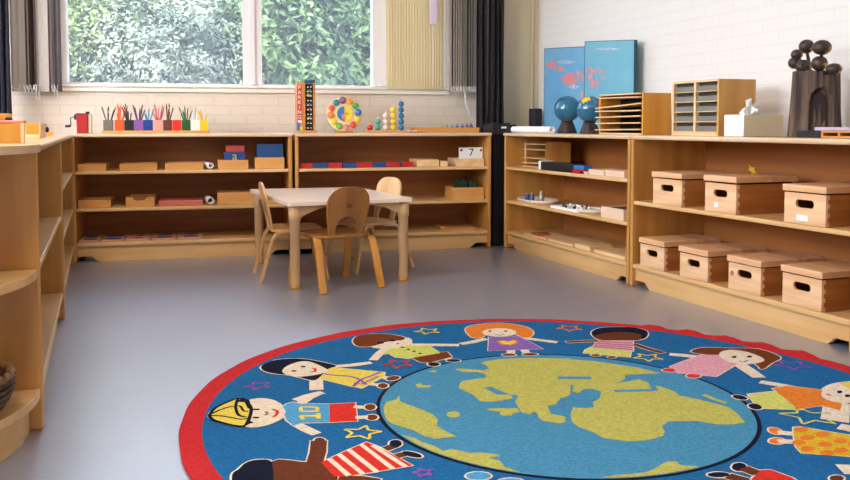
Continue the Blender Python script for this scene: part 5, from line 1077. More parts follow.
('redp',3,[(0.683,2.134),(0.708,2.12),(0.711,2.125),(0.686,2.14)]),
('redp',3,[(0.706,2.123),(0.705,2.094),(0.711,2.093),(0.713,2.122)]),
('redp',3,[(0.71,2.091),(0.732,2.11),(0.727,2.115),(0.706,2.096)]),
('redp',3,[(0.728,2.11),(0.755,2.099),(0.758,2.105),(0.731,2.116)]),
('redp',3,[(0.759,2.104),(0.748,2.13),(0.742,2.127),(0.753,2.101)]),
('redp',3,[(0.747,2.127),(0.766,2.149),(0.761,2.153),(0.742,2.131)]),
('redp',3,[(0.763,2.154),(0.734,2.152),(0.735,2.145),(0.764,2.148)]),
('redp',3,[(0.737,2.15),(0.722,2.175),(0.716,2.171),(0.732,2.147)]),
('yel',3,[(0.923,2.487),(0.915,2.46),(0.921,2.458),(0.93,2.485)]),
('yel',3,[(0.917,2.462),(0.889,2.457),(0.89,2.451),(0.918,2.456)]),
('yel',3,[(0.887,2.451),(0.911,2.435),(0.915,2.44),(0.891,2.457)]),
('yel',3,[(0.91,2.438),(0.905,2.409),(0.912,2.408),(0.916,2.437)]),
('yel',3,[(0.91,2.406),(0.934,2.423),(0.93,2.428),(0.907,2.411)]),
('yel',3,[(0.93,2.423),(0.956,2.41),(0.959,2.416),(0.933,2.429)]),
('yel',3,[(0.961,2.414),(0.952,2.441),(0.945,2.439),(0.955,2.412)]),
('yel',3,[(0.951,2.438),(0.971,2.459),(0.966,2.463),(0.946,2.443)]),
('yel',3,[(0.969,2.464),(0.94,2.464),(0.94,2.457),(0.969,2.458)]),
('yel',3,[(0.943,2.462),(0.929,2.488),(0.924,2.485),(0.937,2.459)]),
('cream',2.5,[(1.057,2.307),(1.004,2.286),(0.963,2.277),(0.967,2.253),(1.012,2.261),(1.066,2.284)]),
('cream',3,[(1.055,2.303),(1.006,2.283),(0.966,2.275),(0.97,2.256),(1.011,2.265),(1.063,2.286)]),
('cream',2.5,[(1.159,2.258),(1.19,2.217),(1.23,2.174),(1.248,2.191),(1.21,2.234),(1.178,2.273)]),
('cream',3,[(1.163,2.258),(1.193,2.219),(1.23,2.178),(1.244,2.191),(1.207,2.231),(1.178,2.269)]),
('cream',2.5,[(1.064,2.161),(1.043,2.122),(1.064,2.111),(1.085,2.15)]),
('cream',3,[(1.065,2.157),(1.047,2.123),(1.063,2.114),(1.081,2.148)]),
('cream',2.5,[(1.099,2.152),(1.085,2.103),(1.108,2.097),(1.122,2.146)]),
('cream',3,[(1.101,2.149),(1.089,2.105),(1.106,2.1),(1.118,2.144)]),
('cream',2.7,[(1.067,2.107),(1.065,2.114),(1.059,2.12),(1.052,2.124),(1.043,2.126),(1.035,2.125),(1.028,2.122),(1.023,2.117),(1.022,2.11),(1.024,2.103),(1.03,2.097),(1.037,2.093),(1.046,2.091),(1.054,2.091),(1.061,2.094),(1.066,2.1)]),
('brown',3.2,[(1.063,2.107),(1.061,2.112),(1.057,2.117),(1.05,2.12),(1.043,2.122),(1.036,2.122),(1.03,2.119),(1.026,2.115),(1.025,2.11),(1.027,2.105),(1.032,2.1),(1.039,2.097),(1.046,2.095),(1.053,2.095),(1.059,2.098),(1.063,2.102)]),
('cream',2.7,[(1.126,2.09),(1.123,2.097),(1.117,2.103),(1.109,2.107),(1.1,2.109),(1.091,2.109),(1.083,2.106),(1.078,2.101),(1.077,2.093),(1.08,2.086),(1.086,2.08),(1.094,2.076),(1.103,2.074),(1.112,2.074),(1.119,2.077),(1.125,2.082)]),
('brown',3.2,[(1.122,2.089),(1.12,2.095),(1.115,2.1),(1.108,2.103),(1.1,2.105),(1.092,2.105),(1.085,2.103),(1.082,2.099),(1.081,2.094),(1.083,2.089),(1.088,2.084),(1.095,2.08),(1.103,2.078),(1.111,2.078),(1.117,2.08),(1.121,2.084)]),
('cream',2.8,[(1.004,2.164),(1.166,2.128),(1.168,2.29),(1.075,2.313)]),
('purp',3.3,[(1.007,2.165),(1.164,2.131),(1.165,2.288),(1.077,2.31)]),
('orange',4,[(1.07,2.216),(1.094,2.195),(1.116,2.204),(1.139,2.232),(1.13,2.254),(1.108,2.244),(1.1,2.263),(1.075,2.254)]),
('yel',4.2,[(1.077,2.224),(1.095,2.204),(1.113,2.213),(1.129,2.231),(1.125,2.246),(1.103,2.235),(1.098,2.253),(1.082,2.248)]),
('cream',2.9,[(1.032,2.384),(1.025,2.349),(1.023,2.323),(1.029,2.309),(1.042,2.305),(1.054,2.307),(1.065,2.317),(1.074,2.329),(1.087,2.336),(1.11,2.333),(1.139,2.324),(1.159,2.314),(1.165,2.302),(1.164,2.287),(1.165,2.274),(1.17,2.264),(1.178,2.257),(1.189,2.259),(1.204,2.272),(1.22,2.291),(1.233,2.313),(1.24,2.335),(1.245,2.359),(1.246,2.381),(1.242,2.399),(1.236,2.415),(1.227,2.429),(1.217,2.443),(1.205,2.456),(1.191,2.466),(1.175,2.472),(1.158,2.475),(1.14,2.475),(1.12,2.474),(1.098,2.471),(1.078,2.463),(1.063,2.451),(1.051,2.435),(1.041,2.414)]),
('orange',3.4,[(1.036,2.383),(1.029,2.349),(1.027,2.323),(1.032,2.312),(1.042,2.309),(1.053,2.311),(1.062,2.319),(1.072,2.332),(1.087,2.339),(1.111,2.336),(1.14,2.328),(1.162,2.317),(1.169,2.303),(1.168,2.288),(1.169,2.275),(1.174,2.266),(1.179,2.261),(1.188,2.263),(1.201,2.274),(1.217,2.294),(1.229,2.314),(1.237,2.336),(1.241,2.359),(1.242,2.381),(1.239,2.398),(1.232,2.413),(1.224,2.427),(1.214,2.441),(1.202,2.453),(1.189,2.462),(1.174,2.468),(1.158,2.471),(1.14,2.471),(1.12,2.47),(1.099,2.467),(1.08,2.46),(1.066,2.448),(1.054,2.433),(1.045,2.413)]),
('cream',3.6,[(1.186,2.35),(1.183,2.37),(1.172,2.387),(1.154,2.398),(1.133,2.402),(1.111,2.397),(1.093,2.385),(1.081,2.368),(1.076,2.347),(1.079,2.328),(1.091,2.312),(1.108,2.301),(1.128,2.297),(1.149,2.302),(1.167,2.313),(1.18,2.33)]),
('navy',4,[(1.116,2.375),(1.116,2.378),(1.115,2.38),(1.113,2.381),(1.111,2.381),(1.108,2.381),(1.106,2.379),(1.104,2.376),(1.104,2.373),(1.104,2.37),(1.105,2.368),(1.106,2.366),(1.109,2.366),(1.111,2.367),(1.114,2.369),(1.115,2.372)]),
('navy',4,[(1.162,2.357),(1.162,2.36),(1.161,2.362),(1.16,2.364),(1.157,2.364),(1.155,2.363),(1.152,2.361),(1.15,2.359),(1.149,2.356),(1.149,2.353),(1.15,2.35),(1.152,2.349),(1.155,2.349),(1.157,2.35),(1.16,2.352),(1.161,2.354)]),
('skin2',4,[(1.104,2.328),(1.113,2.312),(1.132,2.317),(1.13,2.323),(1.115,2.318),(1.109,2.331)]),
('orange',3,[(1.354,2.366),(1.345,2.339),(1.352,2.337),(1.36,2.364)]),
('orange',3,[(1.348,2.341),(1.32,2.336),(1.321,2.33),(1.349,2.335)]),
('orange',3,[(1.318,2.33),(1.342,2.313),(1.345,2.319),(1.322,2.336)]),
('orange',3,[(1.34,2.317),(1.336,2.288),(1.343,2.287),(1.347,2.316)]),
('orange',3,[(1.341,2.285),(1.365,2.302),(1.361,2.307),(1.337,2.29)]),
('orange',3,[(1.361,2.302),(1.387,2.289),(1.39,2.295),(1.364,2.308)]),
('orange',3,[(1.392,2.293),(1.382,2.32),(1.376,2.318),(1.385,2.291)]),
('orange',3,[(1.382,2.317),(1.402,2.338),(1.397,2.342),(1.377,2.321)]),
('orange',3,[(1.4,2.343),(1.371,2.343),(1.371,2.336),(1.4,2.337)]),
('orange',3,[(1.374,2.341),(1.36,2.367),(1.354,2.364),(1.368,2.338)]),
('cream',2.5,[(1.368,2.165),(1.319,2.179),(1.264,2.187),(1.259,2.162),(1.313,2.152),(1.362,2.14)]),
('brown2',3,[(1.365,2.163),(1.318,2.175),(1.266,2.184),(1.262,2.165),(1.314,2.156),(1.36,2.144)]),
('cream',2.5,[(1.422,2.085),(1.428,2.028),(1.443,1.969),(1.47,1.975),(1.457,2.033),(1.45,2.088)]),
('brown2',3,[(1.425,2.082),(1.432,2.029),(1.445,1.972),(1.467,1.977),(1.453,2.032),(1.447,2.085)]),
('cream',2.7,[(1.284,2.019),(1.283,2.025),(1.28,2.03),(1.274,2.033),(1.268,2.034),(1.261,2.033),(1.256,2.031),(1.252,2.026),(1.25,2.021),(1.251,2.015),(1.254,2.01),(1.26,2.007),(1.266,2.006),(1.272,2.006),(1.278,2.009),(1.282,2.013)]),
('brown',3.2,[(1.28,2.019),(1.28,2.023),(1.277,2.027),(1.273,2.029),(1.268,2.03),(1.262,2.03),(1.258,2.028),(1.255,2.024),(1.253,2.02),(1.254,2.016),(1.257,2.013),(1.261,2.01),(1.266,2.009),(1.271,2.01),(1.276,2.012),(1.279,2.015)]),
('cream',2.7,[(1.314,1.986),(1.314,1.992),(1.311,1.997),(1.306,2),(1.3,2.001),(1.294,2),(1.288,1.997),(1.284,1.993),(1.282,1.988),(1.283,1.982),(1.286,1.977),(1.291,1.974),(1.297,1.973),(1.303,1.974),(1.308,1.977),(1.312,1.981)]),
('brown',3.2,[(1.311,1.987),(1.31,1.991),(1.308,1.994),(1.304,1.996),(1.3,1.997),(1.295,1.997),(1.29,1.994),(1.287,1.991),(1.286,1.987),(1.286,1.983),(1.289,1.98),(1.292,1.978),(1.297,1.977),(1.302,1.978),(1.306,1.98),(1.309,1.983)]),
('cream',2.8,[(1.244,2.05),(1.344,1.964),(1.392,2.027),(1.306,2.106),(1.268,2.081)]),
('lime',3.3,[(1.248,2.051),(1.343,1.968),(1.389,2.026),(1.306,2.102),(1.27,2.078)]),
('cream',2.85,[(1.296,2.092),(1.388,2.013),(1.463,2.123),(1.36,2.163)]),
('pink',3.35,[(1.299,2.092),(1.387,2.017),(1.459,2.122),(1.361,2.159)]),
('brown',4,[(1.347,2.145),(1.436,2.091),(1.439,2.096),(1.35,2.151)]),
('brown',4,[(1.333,2.13),(1.422,2.07),(1.426,2.075),(1.336,2.135)]),
('brown',4,[(1.32,2.114),(1.408,2.05),(1.412,2.055),(1.323,2.119)]),
('brown',4,[(1.307,2.099),(1.395,2.031),(1.399,2.035),(1.31,2.104)]),
('cream',2.9,[(1.385,2.24),(1.375,2.219),(1.369,2.199),(1.365,2.181),(1.365,2.162),(1.374,2.145),(1.396,2.132),(1.425,2.121),(1.453,2.115),(1.475,2.115),(1.495,2.12),(1.515,2.132),(1.536,2.152),(1.556,2.179),(1.569,2.204),(1.572,2.225),(1.567,2.243),(1.558,2.259),(1.543,2.272),(1.524,2.281),(1.504,2.289),(1.486,2.294),(1.467,2.296),(1.448,2.294),(1.429,2.286),(1.412,2.273),(1.397,2.258)]),
('brown2',3.4,[(1.388,2.238),(1.378,2.218),(1.372,2.198),(1.369,2.18),(1.369,2.163),(1.377,2.148),(1.398,2.135),(1.426,2.125),(1.453,2.119),(1.474,2.119),(1.494,2.124),(1.512,2.135),(1.533,2.155),(1.553,2.181),(1.566,2.205),(1.568,2.224),(1.564,2.242),(1.555,2.256),(1.541,2.269),(1.522,2.278),(1.503,2.285),(1.485,2.29),(1.466,2.292),(1.449,2.29),(1.431,2.283),(1.415,2.27),(1.4,2.256)]),
('navy',3.6,[(1.391,2.239),(1.385,2.222),(1.384,2.211),(1.388,2.211),(1.396,2.218),(1.41,2.223),(1.431,2.226),(1.457,2.229),(1.48,2.226),(1.498,2.214),(1.514,2.198),(1.522,2.181),(1.516,2.162),(1.502,2.143),(1.494,2.13),(1.498,2.128),(1.508,2.132),(1.52,2.143),(1.536,2.16),(1.554,2.183),(1.566,2.205),(1.568,2.224),(1.563,2.241),(1.555,2.256),(1.541,2.269),(1.522,2.278),(1.503,2.285),(1.485,2.29),(1.466,2.292),(1.449,2.29),(1.431,2.282),(1.414,2.269),(1.4,2.256)]),
('yel',3,[(1.383,1.993),(1.374,1.966),(1.38,1.964),(1.389,1.991)]),
('yel',3,[(1.377,1.968),(1.348,1.963),(1.349,1.957),(1.378,1.961)]),
('yel',3,[(1.347,1.957),(1.37,1.94),(1.374,1.946),(1.351,1.962)]),
('yel',3,[(1.369,1.943),(1.365,1.915),(1.371,1.914),(1.375,1.942)]),
('yel',3,[(1.37,1.912),(1.393,1.929),(1.389,1.934),(1.366,1.917)]),
('yel',3,[(1.39,1.929),(1.416,1.916),(1.419,1.922),(1.393,1.934)]),
('yel',3,[(1.42,1.92),(1.411,1.947),(1.405,1.945),(1.414,1.918)]),
('yel',3,[(1.41,1.944),(1.431,1.964),(1.426,1.969),(1.406,1.948)]),
('yel',3,[(1.428,1.97),(1.399,1.97),(1.399,1.963),(1.428,1.963)]),
('yel',3,[(1.402,1.968),(1.389,1.994),(1.383,1.991),(1.396,1.965)]),
('cream',2.5,[(1.54,1.905),(1.506,1.944),(1.474,1.968),(1.456,1.945),(1.484,1.921),(1.518,1.886)]),
('cream',3,[(1.536,1.906),(1.504,1.941),(1.475,1.965),(1.46,1.946),(1.487,1.924),(1.518,1.89)]),
('cream',2.5,[(1.57,1.842),(1.545,1.766),(1.524,1.698),(1.557,1.686),(1.581,1.754),(1.604,1.831)]),
('cream',3,[(1.572,1.838),(1.549,1.765),(1.527,1.699),(1.556,1.69),(1.578,1.755),(1.601,1.829)]),
('cream',2.7,[(1.399,1.823),(1.397,1.831),(1.392,1.838),(1.383,1.842),(1.374,1.845),(1.364,1.844),(1.355,1.841),(1.348,1.835),(1.345,1.828),(1.347,1.82),(1.352,1.813),(1.361,1.808),(1.37,1.806),(1.38,1.807),(1.389,1.81),(1.396,1.815)]),
('redp',3.2,[(1.395,1.823),(1.394,1.829),(1.389,1.835),(1.382,1.839),(1.373,1.841),(1.364,1.84),(1.357,1.838),(1.351,1.833),(1.349,1.827),(1.35,1.821),(1.355,1.816),(1.362,1.812),(1.37,1.81),(1.379,1.81),(1.387,1.813),(1.392,1.818)]),
('cream',2.7,[(1.418,1.762),(1.419,1.77),(1.415,1.777),(1.408,1.782),(1.399,1.783),(1.39,1.782),(1.381,1.778),(1.375,1.772),(1.371,1.764),(1.37,1.756),(1.374,1.749),(1.381,1.744),(1.39,1.743),(1.399,1.744),(1.407,1.748),(1.414,1.754)]),
('redp',3.2,[(1.415,1.763),(1.415,1.769),(1.412,1.775),(1.406,1.778),(1.399,1.78),(1.391,1.778),(1.383,1.775),(1.378,1.769),(1.374,1.763),(1.374,1.757),(1.377,1.751),(1.383,1.748),(1.39,1.747),(1.398,1.748),(1.405,1.751),(1.411,1.757)]),
('cream',2.8,[(1.371,1.796),(1.443,1.734),(1.586,1.814),(1.609,1.893),(1.546,1.925),(1.387,1.856)]),
('pink',3.3,[(1.375,1.797),(1.443,1.738),(1.583,1.816),(1.605,1.891),(1.546,1.922),(1.39,1.854)]),
('cream',2.9,[(1.535,1.941),(1.546,1.923),(1.56,1.908),(1.578,1.901),(1.598,1.897),(1.611,1.886),(1.617,1.86),(1.617,1.826),(1.615,1.797),(1.607,1.775),(1.595,1.756),(1.596,1.744),(1.617,1.751),(1.645,1.768),(1.672,1.784),(1.695,1.795),(1.718,1.805),(1.735,1.822),(1.744,1.852),(1.746,1.887),(1.74,1.916),(1.72,1.933),(1.693,1.943),(1.668,1.952),(1.646,1.965),(1.624,1.979),(1.601,1.986),(1.575,1.982),(1.55,1.972),(1.534,1.958)]),
('brown',3.4,[(1.538,1.942),(1.549,1.926),(1.562,1.912),(1.579,1.905),(1.6,1.9),(1.615,1.888),(1.62,1.861),(1.621,1.826),(1.618,1.796),(1.61,1.773),(1.599,1.755),(1.598,1.747),(1.616,1.754),(1.643,1.771),(1.67,1.787),(1.694,1.798),(1.716,1.808),(1.731,1.824),(1.74,1.852),(1.742,1.886),(1.736,1.914),(1.718,1.93),(1.692,1.939),(1.666,1.949),(1.644,1.962),(1.622,1.975),(1.6,1.982),(1.576,1.979),(1.552,1.969),(1.538,1.957)]),
('cream',3.6,[(1.588,1.9),(1.576,1.879),(1.569,1.859),(1.566,1.842),(1.568,1.826),(1.574,1.813),(1.586,1.803),(1.602,1.797),(1.618,1.796),(1.638,1.799),(1.658,1.806),(1.673,1.82),(1.682,1.843),(1.685,1.872),(1.684,1.897),(1.677,1.914),(1.666,1.927),(1.653,1.933),(1.637,1.933),(1.618,1.927),(1.602,1.916)]),
('navy',4,[(1.622,1.87),(1.623,1.874),(1.622,1.876),(1.621,1.878),(1.618,1.878),(1.614,1.877),(1.61,1.875),(1.607,1.871),(1.604,1.868),(1.603,1.865),(1.604,1.862),(1.606,1.86),(1.609,1.86),(1.612,1.861),(1.616,1.863),(1.619,1.867)]),
('navy',4,[(1.664,1.858),(1.665,1.862),(1.664,1.864),(1.662,1.866),(1.659,1.866),(1.656,1.865),(1.652,1.863),(1.648,1.86),(1.646,1.856),(1.645,1.853),(1.645,1.85),(1.647,1.849),(1.65,1.848),(1.654,1.849),(1.658,1.852),(1.661,1.855)]),
('skin2',4,[(1.593,1.828),(1.604,1.817),(1.624,1.825),(1.622,1.83),(1.604,1.823),(1.598,1.832)]),
('violet',3,[(1.701,1.804),(1.687,1.772),(1.694,1.77),(1.707,1.802)]),
('violet',3,[(1.69,1.774),(1.656,1.772),(1.656,1.765),(1.691,1.768)]),
('violet',3,[(1.654,1.766),(1.68,1.744),(1.684,1.749),(1.658,1.771)]),
('violet',3,[(1.679,1.747),(1.671,1.713),(1.677,1.712),(1.685,1.745)]),
('violet',3,[(1.676,1.71),(1.705,1.728),(1.702,1.733),(1.673,1.715)]),
('violet',3,[(1.702,1.728),(1.731,1.71),(1.735,1.715),(1.705,1.733)]),
('violet',3,[(1.736,1.713),(1.728,1.747),(1.722,1.745),(1.73,1.712)]),
('violet',3,[(1.727,1.744),(1.753,1.766),(1.749,1.771),(1.723,1.749)]),
('violet',3,[(1.752,1.772),(1.717,1.774),(1.717,1.768),(1.751,1.765)]),
('violet',3,[(1.72,1.772),(1.707,1.804),(1.701,1.802),(1.714,1.77)]),
('cream',2.5,[(1.571,1.606),(1.551,1.641),(1.529,1.672),(1.505,1.656),(1.525,1.624),(1.546,1.591)]),
('cream',3,[(1.568,1.607),(1.548,1.639),(1.528,1.668),(1.508,1.655),(1.528,1.626),(1.547,1.595)]),
('cream',2.5,[(1.549,1.495),(1.446,1.403),(1.483,1.361),(1.586,1.454)]),
('cream',3,[(1.549,1.491),(1.45,1.403),(1.483,1.365),(1.582,1.454)]),
('cream',2.7,[(1.401,1.573),(1.403,1.581),(1.402,1.589),(1.399,1.596),(1.393,1.602),(1.386,1.604),(1.378,1.603),(1.372,1.599),(1.368,1.592),(1.366,1.584),(1.366,1.575),(1.37,1.568),(1.375,1.563),(1.382,1.56),(1.39,1.561),(1.396,1.566)]),
('navy',3.2,[(1.397,1.574),(1.399,1.581),(1.399,1.588),(1.396,1.594),(1.391,1.599),(1.386,1.601),(1.38,1.6),(1.375,1.596),(1.371,1.59),(1.369,1.583),(1.37,1.576),(1.373,1.57),(1.377,1.566),(1.383,1.564),(1.388,1.565),(1.394,1.568)]),
('cream',2.7,[(1.387,1.51),(1.391,1.519),(1.391,1.527),(1.389,1.534),(1.383,1.539),(1.375,1.54),(1.367,1.537),(1.36,1.532),(1.354,1.524),(1.351,1.516),(1.35,1.507),(1.353,1.5),(1.359,1.495),(1.367,1.495),(1.375,1.497),(1.382,1.503)]),
('navy',3.2,[(1.384,1.512),(1.387,1.519),(1.388,1.527),(1.386,1.532),(1.381,1.536),(1.375,1.536),(1.369,1.534),(1.362,1.529),(1.357,1.522),(1.355,1.515),(1.354,1.508),(1.356,1.502),(1.36,1.499),(1.366,1.498),(1.373,1.501),(1.379,1.505)]),
('cream',2.8,[(1.365,1.504),(1.451,1.46),(1.523,1.522),(1.491,1.594),(1.416,1.598)]),
('lime',3.3,[(1.369,1.505),(1.451,1.464),(1.519,1.523),(1.489,1.591),(1.418,1.595)]),
('cream',2.85,[(1.445,1.468),(1.516,1.466),(1.527,1.426),(1.573,1.461),(1.61,1.562),(1.555,1.618),(1.503,1.612)]),
('orange',3.35,[(1.449,1.47),(1.518,1.469),(1.529,1.429),(1.57,1.463),(1.607,1.561),(1.554,1.614),(1.505,1.609)]),
('cream',2.9,[(1.572,1.529),(1.563,1.515),(1.558,1.502),(1.557,1.489),(1.561,1.477),(1.57,1.467),(1.583,1.461),(1.6,1.459),(1.619,1.46),(1.64,1.465),(1.662,1.474),(1.683,1.487),(1.701,1.505),(1.716,1.527),(1.725,1.547),(1.725,1.564),(1.718,1.579),(1.706,1.589),(1.688,1.591),(1.665,1.587),(1.643,1.58),(1.622,1.57),(1.602,1.556),(1.585,1.542)]),
('cream',3.4,[(1.575,1.527),(1.566,1.514),(1.562,1.501),(1.561,1.49),(1.564,1.479),(1.572,1.47),(1.584,1.465),(1.6,1.462),(1.618,1.464),(1.639,1.469),(1.661,1.478),(1.68,1.49),(1.698,1.508),(1.713,1.529),(1.722,1.548),(1.722,1.564),(1.715,1.577),(1.704,1.585),(1.688,1.587),(1.666,1.584),(1.645,1.577),(1.624,1.567),(1.604,1.553),(1.588,1.539)]),
('cream',3.1,[(1.678,1.563),(1.675,1.535),(1.668,1.509),(1.652,1.487),(1.631,1.466),(1.622,1.449),(1.636,1.444),(1.661,1.449),(1.683,1.458),(1.702,1.473),(1.72,1.493),(1.734,1.513),(1.742,1.535),(1.746,1.559),(1.743,1.577),(1.727,1.588),(1.705,1.591),(1.687,1.584)]),
('yel',3.6,[(1.682,1.562),(1.679,1.534),(1.672,1.508),(1.655,1.485),(1.634,1.464),(1.625,1.45),(1.637,1.447),(1.659,1.452),(1.681,1.462),(1.7,1.476),(1.717,1.495),(1.73,1.515),(1.739,1.536),(1.742,1.559),(1.74,1.575),(1.726,1.584),(1.706,1.587),(1.689,1.582)]),
('navy',4,[(1.644,1.531),(1.646,1.534),(1.646,1.537),(1.644,1.539),(1.641,1.539),(1.637,1.538),(1.633,1.536),(1.629,1.533),(1.626,1.529),(1.624,1.526),(1.625,1.523),(1.626,1.522),(1.629,1.522),(1.633,1.523),(1.637,1.525),(1.641,1.528)]),
('navy',4,[(1.637,1.502),(1.639,1.505),(1.639,1.508),(1.637,1.509),(1.634,1.51),(1.63,1.509),(1.626,1.506),(1.622,1.504),(1.619,1.5),(1.618,1.497),(1.618,1.495),(1.62,1.493),(1.623,1.493),(1.627,1.494),(1.631,1.496),(1.635,1.499)]),
('redp',4,[(1.588,1.528),(1.59,1.516),(1.598,1.518),(1.596,1.53)]),
('lime',3,[(1.454,1.483),(1.426,1.453),(1.43,1.448),(1.458,1.479)]),
('lime',3,[(1.429,1.454),(1.389,1.465),(1.387,1.458),(1.427,1.447)]),
('lime',3,[(1.385,1.46),(1.406,1.424),(1.411,1.427),(1.391,1.463)]),
('lime',3,[(1.406,1.427),(1.383,1.393),(1.388,1.389),(1.411,1.424)]),
('lime',3,[(1.386,1.388),(1.427,1.396),(1.426,1.402),(1.385,1.394)]),
('lime',3,[(1.424,1.397),(1.449,1.365),(1.455,1.369),(1.429,1.401)]),
('lime',3,[(1.455,1.367),(1.46,1.408),(1.454,1.408),(1.449,1.367)]),
('lime',3,[(1.458,1.405),(1.497,1.419),(1.494,1.426),(1.456,1.411)]),
('lime',3,[(1.497,1.425),(1.459,1.443),(1.457,1.437),(1.494,1.42)]),
('lime',3,[(1.461,1.44),(1.459,1.481),(1.453,1.481),(1.455,1.44)]),
('cream',2.5,[(1.289,1.364),(1.317,1.341),(1.333,1.36),(1.306,1.383)]),
('cream',3,[(1.293,1.364),(1.316,1.345),(1.329,1.36),(1.306,1.38)]),
('cream',2.5,[(1.254,1.323),(1.286,1.304),(1.299,1.326),(1.267,1.345)]),
('cream',3,[(1.258,1.324),(1.285,1.308),(1.295,1.325),(1.268,1.341)]),
('cream',2.7,[(1.313,1.371),(1.318,1.379),(1.319,1.387),(1.318,1.395),(1.314,1.4),(1.307,1.402),(1.299,1.4),(1.292,1.395),(1.286,1.388),(1.282,1.38),(1.281,1.372),(1.282,1.365),(1.286,1.359),(1.293,1.357),(1.301,1.359),(1.308,1.364)]),
('orange',3.2,[(1.31,1.373),(1.314,1.38),(1.316,1.387),(1.315,1.393),(1.312,1.397),(1.307,1.398),(1.301,1.397),(1.295,1.392),(1.289,1.386),(1.286,1.379),(1.284,1.372),(1.285,1.366),(1.288,1.362),(1.293,1.361),(1.299,1.363),(1.305,1.367)]),
('cream',2.7,[(1.283,1.332),(1.285,1.34),(1.282,1.346),(1.276,1.351),(1.268,1.352),(1.259,1.351),(1.251,1.347),(1.244,1.341),(1.239,1.335),(1.238,1.327),(1.241,1.32),(1.247,1.316),(1.255,1.315),(1.264,1.316),(1.272,1.32),(1.279,1.325)]),
('orange',3.2,[(1.28,1.334),(1.281,1.339),(1.279,1.344),(1.274,1.347),(1.268,1.348),(1.26,1.347),(1.253,1.344),(1.247,1.339),(1.243,1.333),(1.242,1.328),(1.244,1.323),(1.249,1.32),(1.255,1.319),(1.263,1.32),(1.27,1.323),(1.276,1.328)]),
('cream',2.8,[(1.315,1.348),(1.271,1.297),(1.256,1.265),(1.331,1.217),(1.362,1.182),(1.457,1.265),(1.428,1.307),(1.368,1.384),(1.351,1.386)]),
('gold',3.3,[(1.317,1.346),(1.274,1.295),(1.26,1.266),(1.333,1.22),(1.363,1.185),(1.453,1.265),(1.425,1.305),(1.366,1.38),(1.352,1.382)]),
('orange',4,[(1.349,1.324),(1.35,1.329),(1.348,1.333),(1.343,1.336),(1.337,1.337),(1.33,1.336),(1.323,1.334),(1.318,1.33),(1.314,1.325),(1.314,1.32),(1.316,1.316),(1.32,1.313),(1.327,1.312),(1.334,1.313),(1.34,1.315),(1.346,1.319)]),
('orange',4,[(1.395,1.328),(1.395,1.333),(1.393,1.338),(1.389,1.341),(1.382,1.342),(1.375,1.341),(1.368,1.338),(1.362,1.334),(1.359,1.329),(1.358,1.324),(1.36,1.32),(1.365,1.317),(1.371,1.316),(1.378,1.317),(1.385,1.319),(1.391,1.323)]),
('orange',4,[(1.399,1.287),(1.4,1.292),(1.398,1.296),(1.393,1.299),(1.387,1.3),(1.38,1.3),(1.373,1.297),(1.367,1.293),(1.364,1.289),(1.363,1.284),(1.365,1.28),(1.37,1.277),(1.376,1.276),(1.383,1.277),(1.39,1.279),(1.395,1.283)]),
('orange',4,[(1.313,1.309),(1.313,1.313),(1.311,1.318),(1.307,1.32),(1.3,1.322),(1.293,1.321),(1.287,1.318),(1.282,1.314),(1.279,1.31),(1.278,1.305),(1.28,1.301),(1.285,1.298),(1.291,1.297),(1.298,1.298),(1.304,1.3),(1.31,1.304)]),
('orange',4,[(1.354,1.284),(1.355,1.288),(1.353,1.292),(1.348,1.295),(1.342,1.297),(1.335,1.296),(1.329,1.293),(1.323,1.29),(1.32,1.285),(1.32,1.28),(1.322,1.276),(1.326,1.273),(1.332,1.272),(1.339,1.273),(1.346,1.275),(1.351,1.279)]),
('orange',4,[(1.304,1.277),(1.304,1.281),(1.302,1.285),(1.298,1.288),(1.292,1.289),(1.285,1.289),(1.278,1.286),(1.273,1.283),(1.27,1.278),(1.27,1.274),(1.272,1.27),(1.276,1.267),(1.282,1.266),(1.289,1.266),(1.295,1.269),(1.301,1.272)]),
('orange',4,[(1.359,1.248),(1.36,1.253),(1.358,1.257),(1.353,1.259),(1.347,1.26),(1.34,1.26),(1.334,1.258),(1.328,1.254),(1.325,1.25),(1.325,1.245),(1.327,1.241),(1.331,1.238),(1.337,1.237),(1.344,1.238),(1.35,1.24),(1.356,1.244)]),
('orange',4,[(1.323,1.248),(1.323,1.253),(1.321,1.256),(1.317,1.259),(1.311,1.26),(1.304,1.26),(1.298,1.258),(1.293,1.254),(1.29,1.25),(1.289,1.245),(1.291,1.241),(1.296,1.239),(1.301,1.237),(1.308,1.238),(1.314,1.24),(1.32,1.244)]),
('orange',4,[(1.375,1.365),(1.376,1.371),(1.374,1.375),(1.369,1.378),(1.363,1.379),(1.355,1.378),(1.348,1.376),(1.343,1.371),(1.339,1.366),(1.338,1.361),(1.341,1.357),(1.345,1.354),(1.352,1.353),(1.359,1.353),(1.366,1.356),(1.372,1.36)]),
('orange',4,[(1.377,1.227),(1.378,1.232),(1.376,1.236),(1.372,1.239),(1.366,1.24),(1.359,1.239),(1.352,1.237),(1.347,1.233),(1.344,1.229),(1.343,1.225),(1.345,1.221),(1.35,1.218),(1.356,1.217),(1.362,1.218),(1.369,1.22),(1.374,1.223)]),
('orange',4,[(1.413,1.264),(1.414,1.268),(1.412,1.272),(1.407,1.275),(1.401,1.276),(1.394,1.276),(1.387,1.273),(1.382,1.27),(1.378,1.265),(1.377,1.26),(1.379,1.257),(1.384,1.254),(1.39,1.253),(1.397,1.253),(1.404,1.255),(1.409,1.259)]),
('cream',2.5,[(1.429,1.344),(1.45,1.308),(1.485,1.328),(1.465,1.364)]),
('cream',3,[(1.433,1.343),(1.451,1.312),(1.481,1.329),(1.464,1.36)]),
('cream',2.5,[(1.256,1.16),(1.295,1.141),(1.315,1.182),(1.276,1.201)]),
('cream',3,[(1.26,1.161),(1.294,1.145),(1.311,1.181),(1.277,1.197)]),
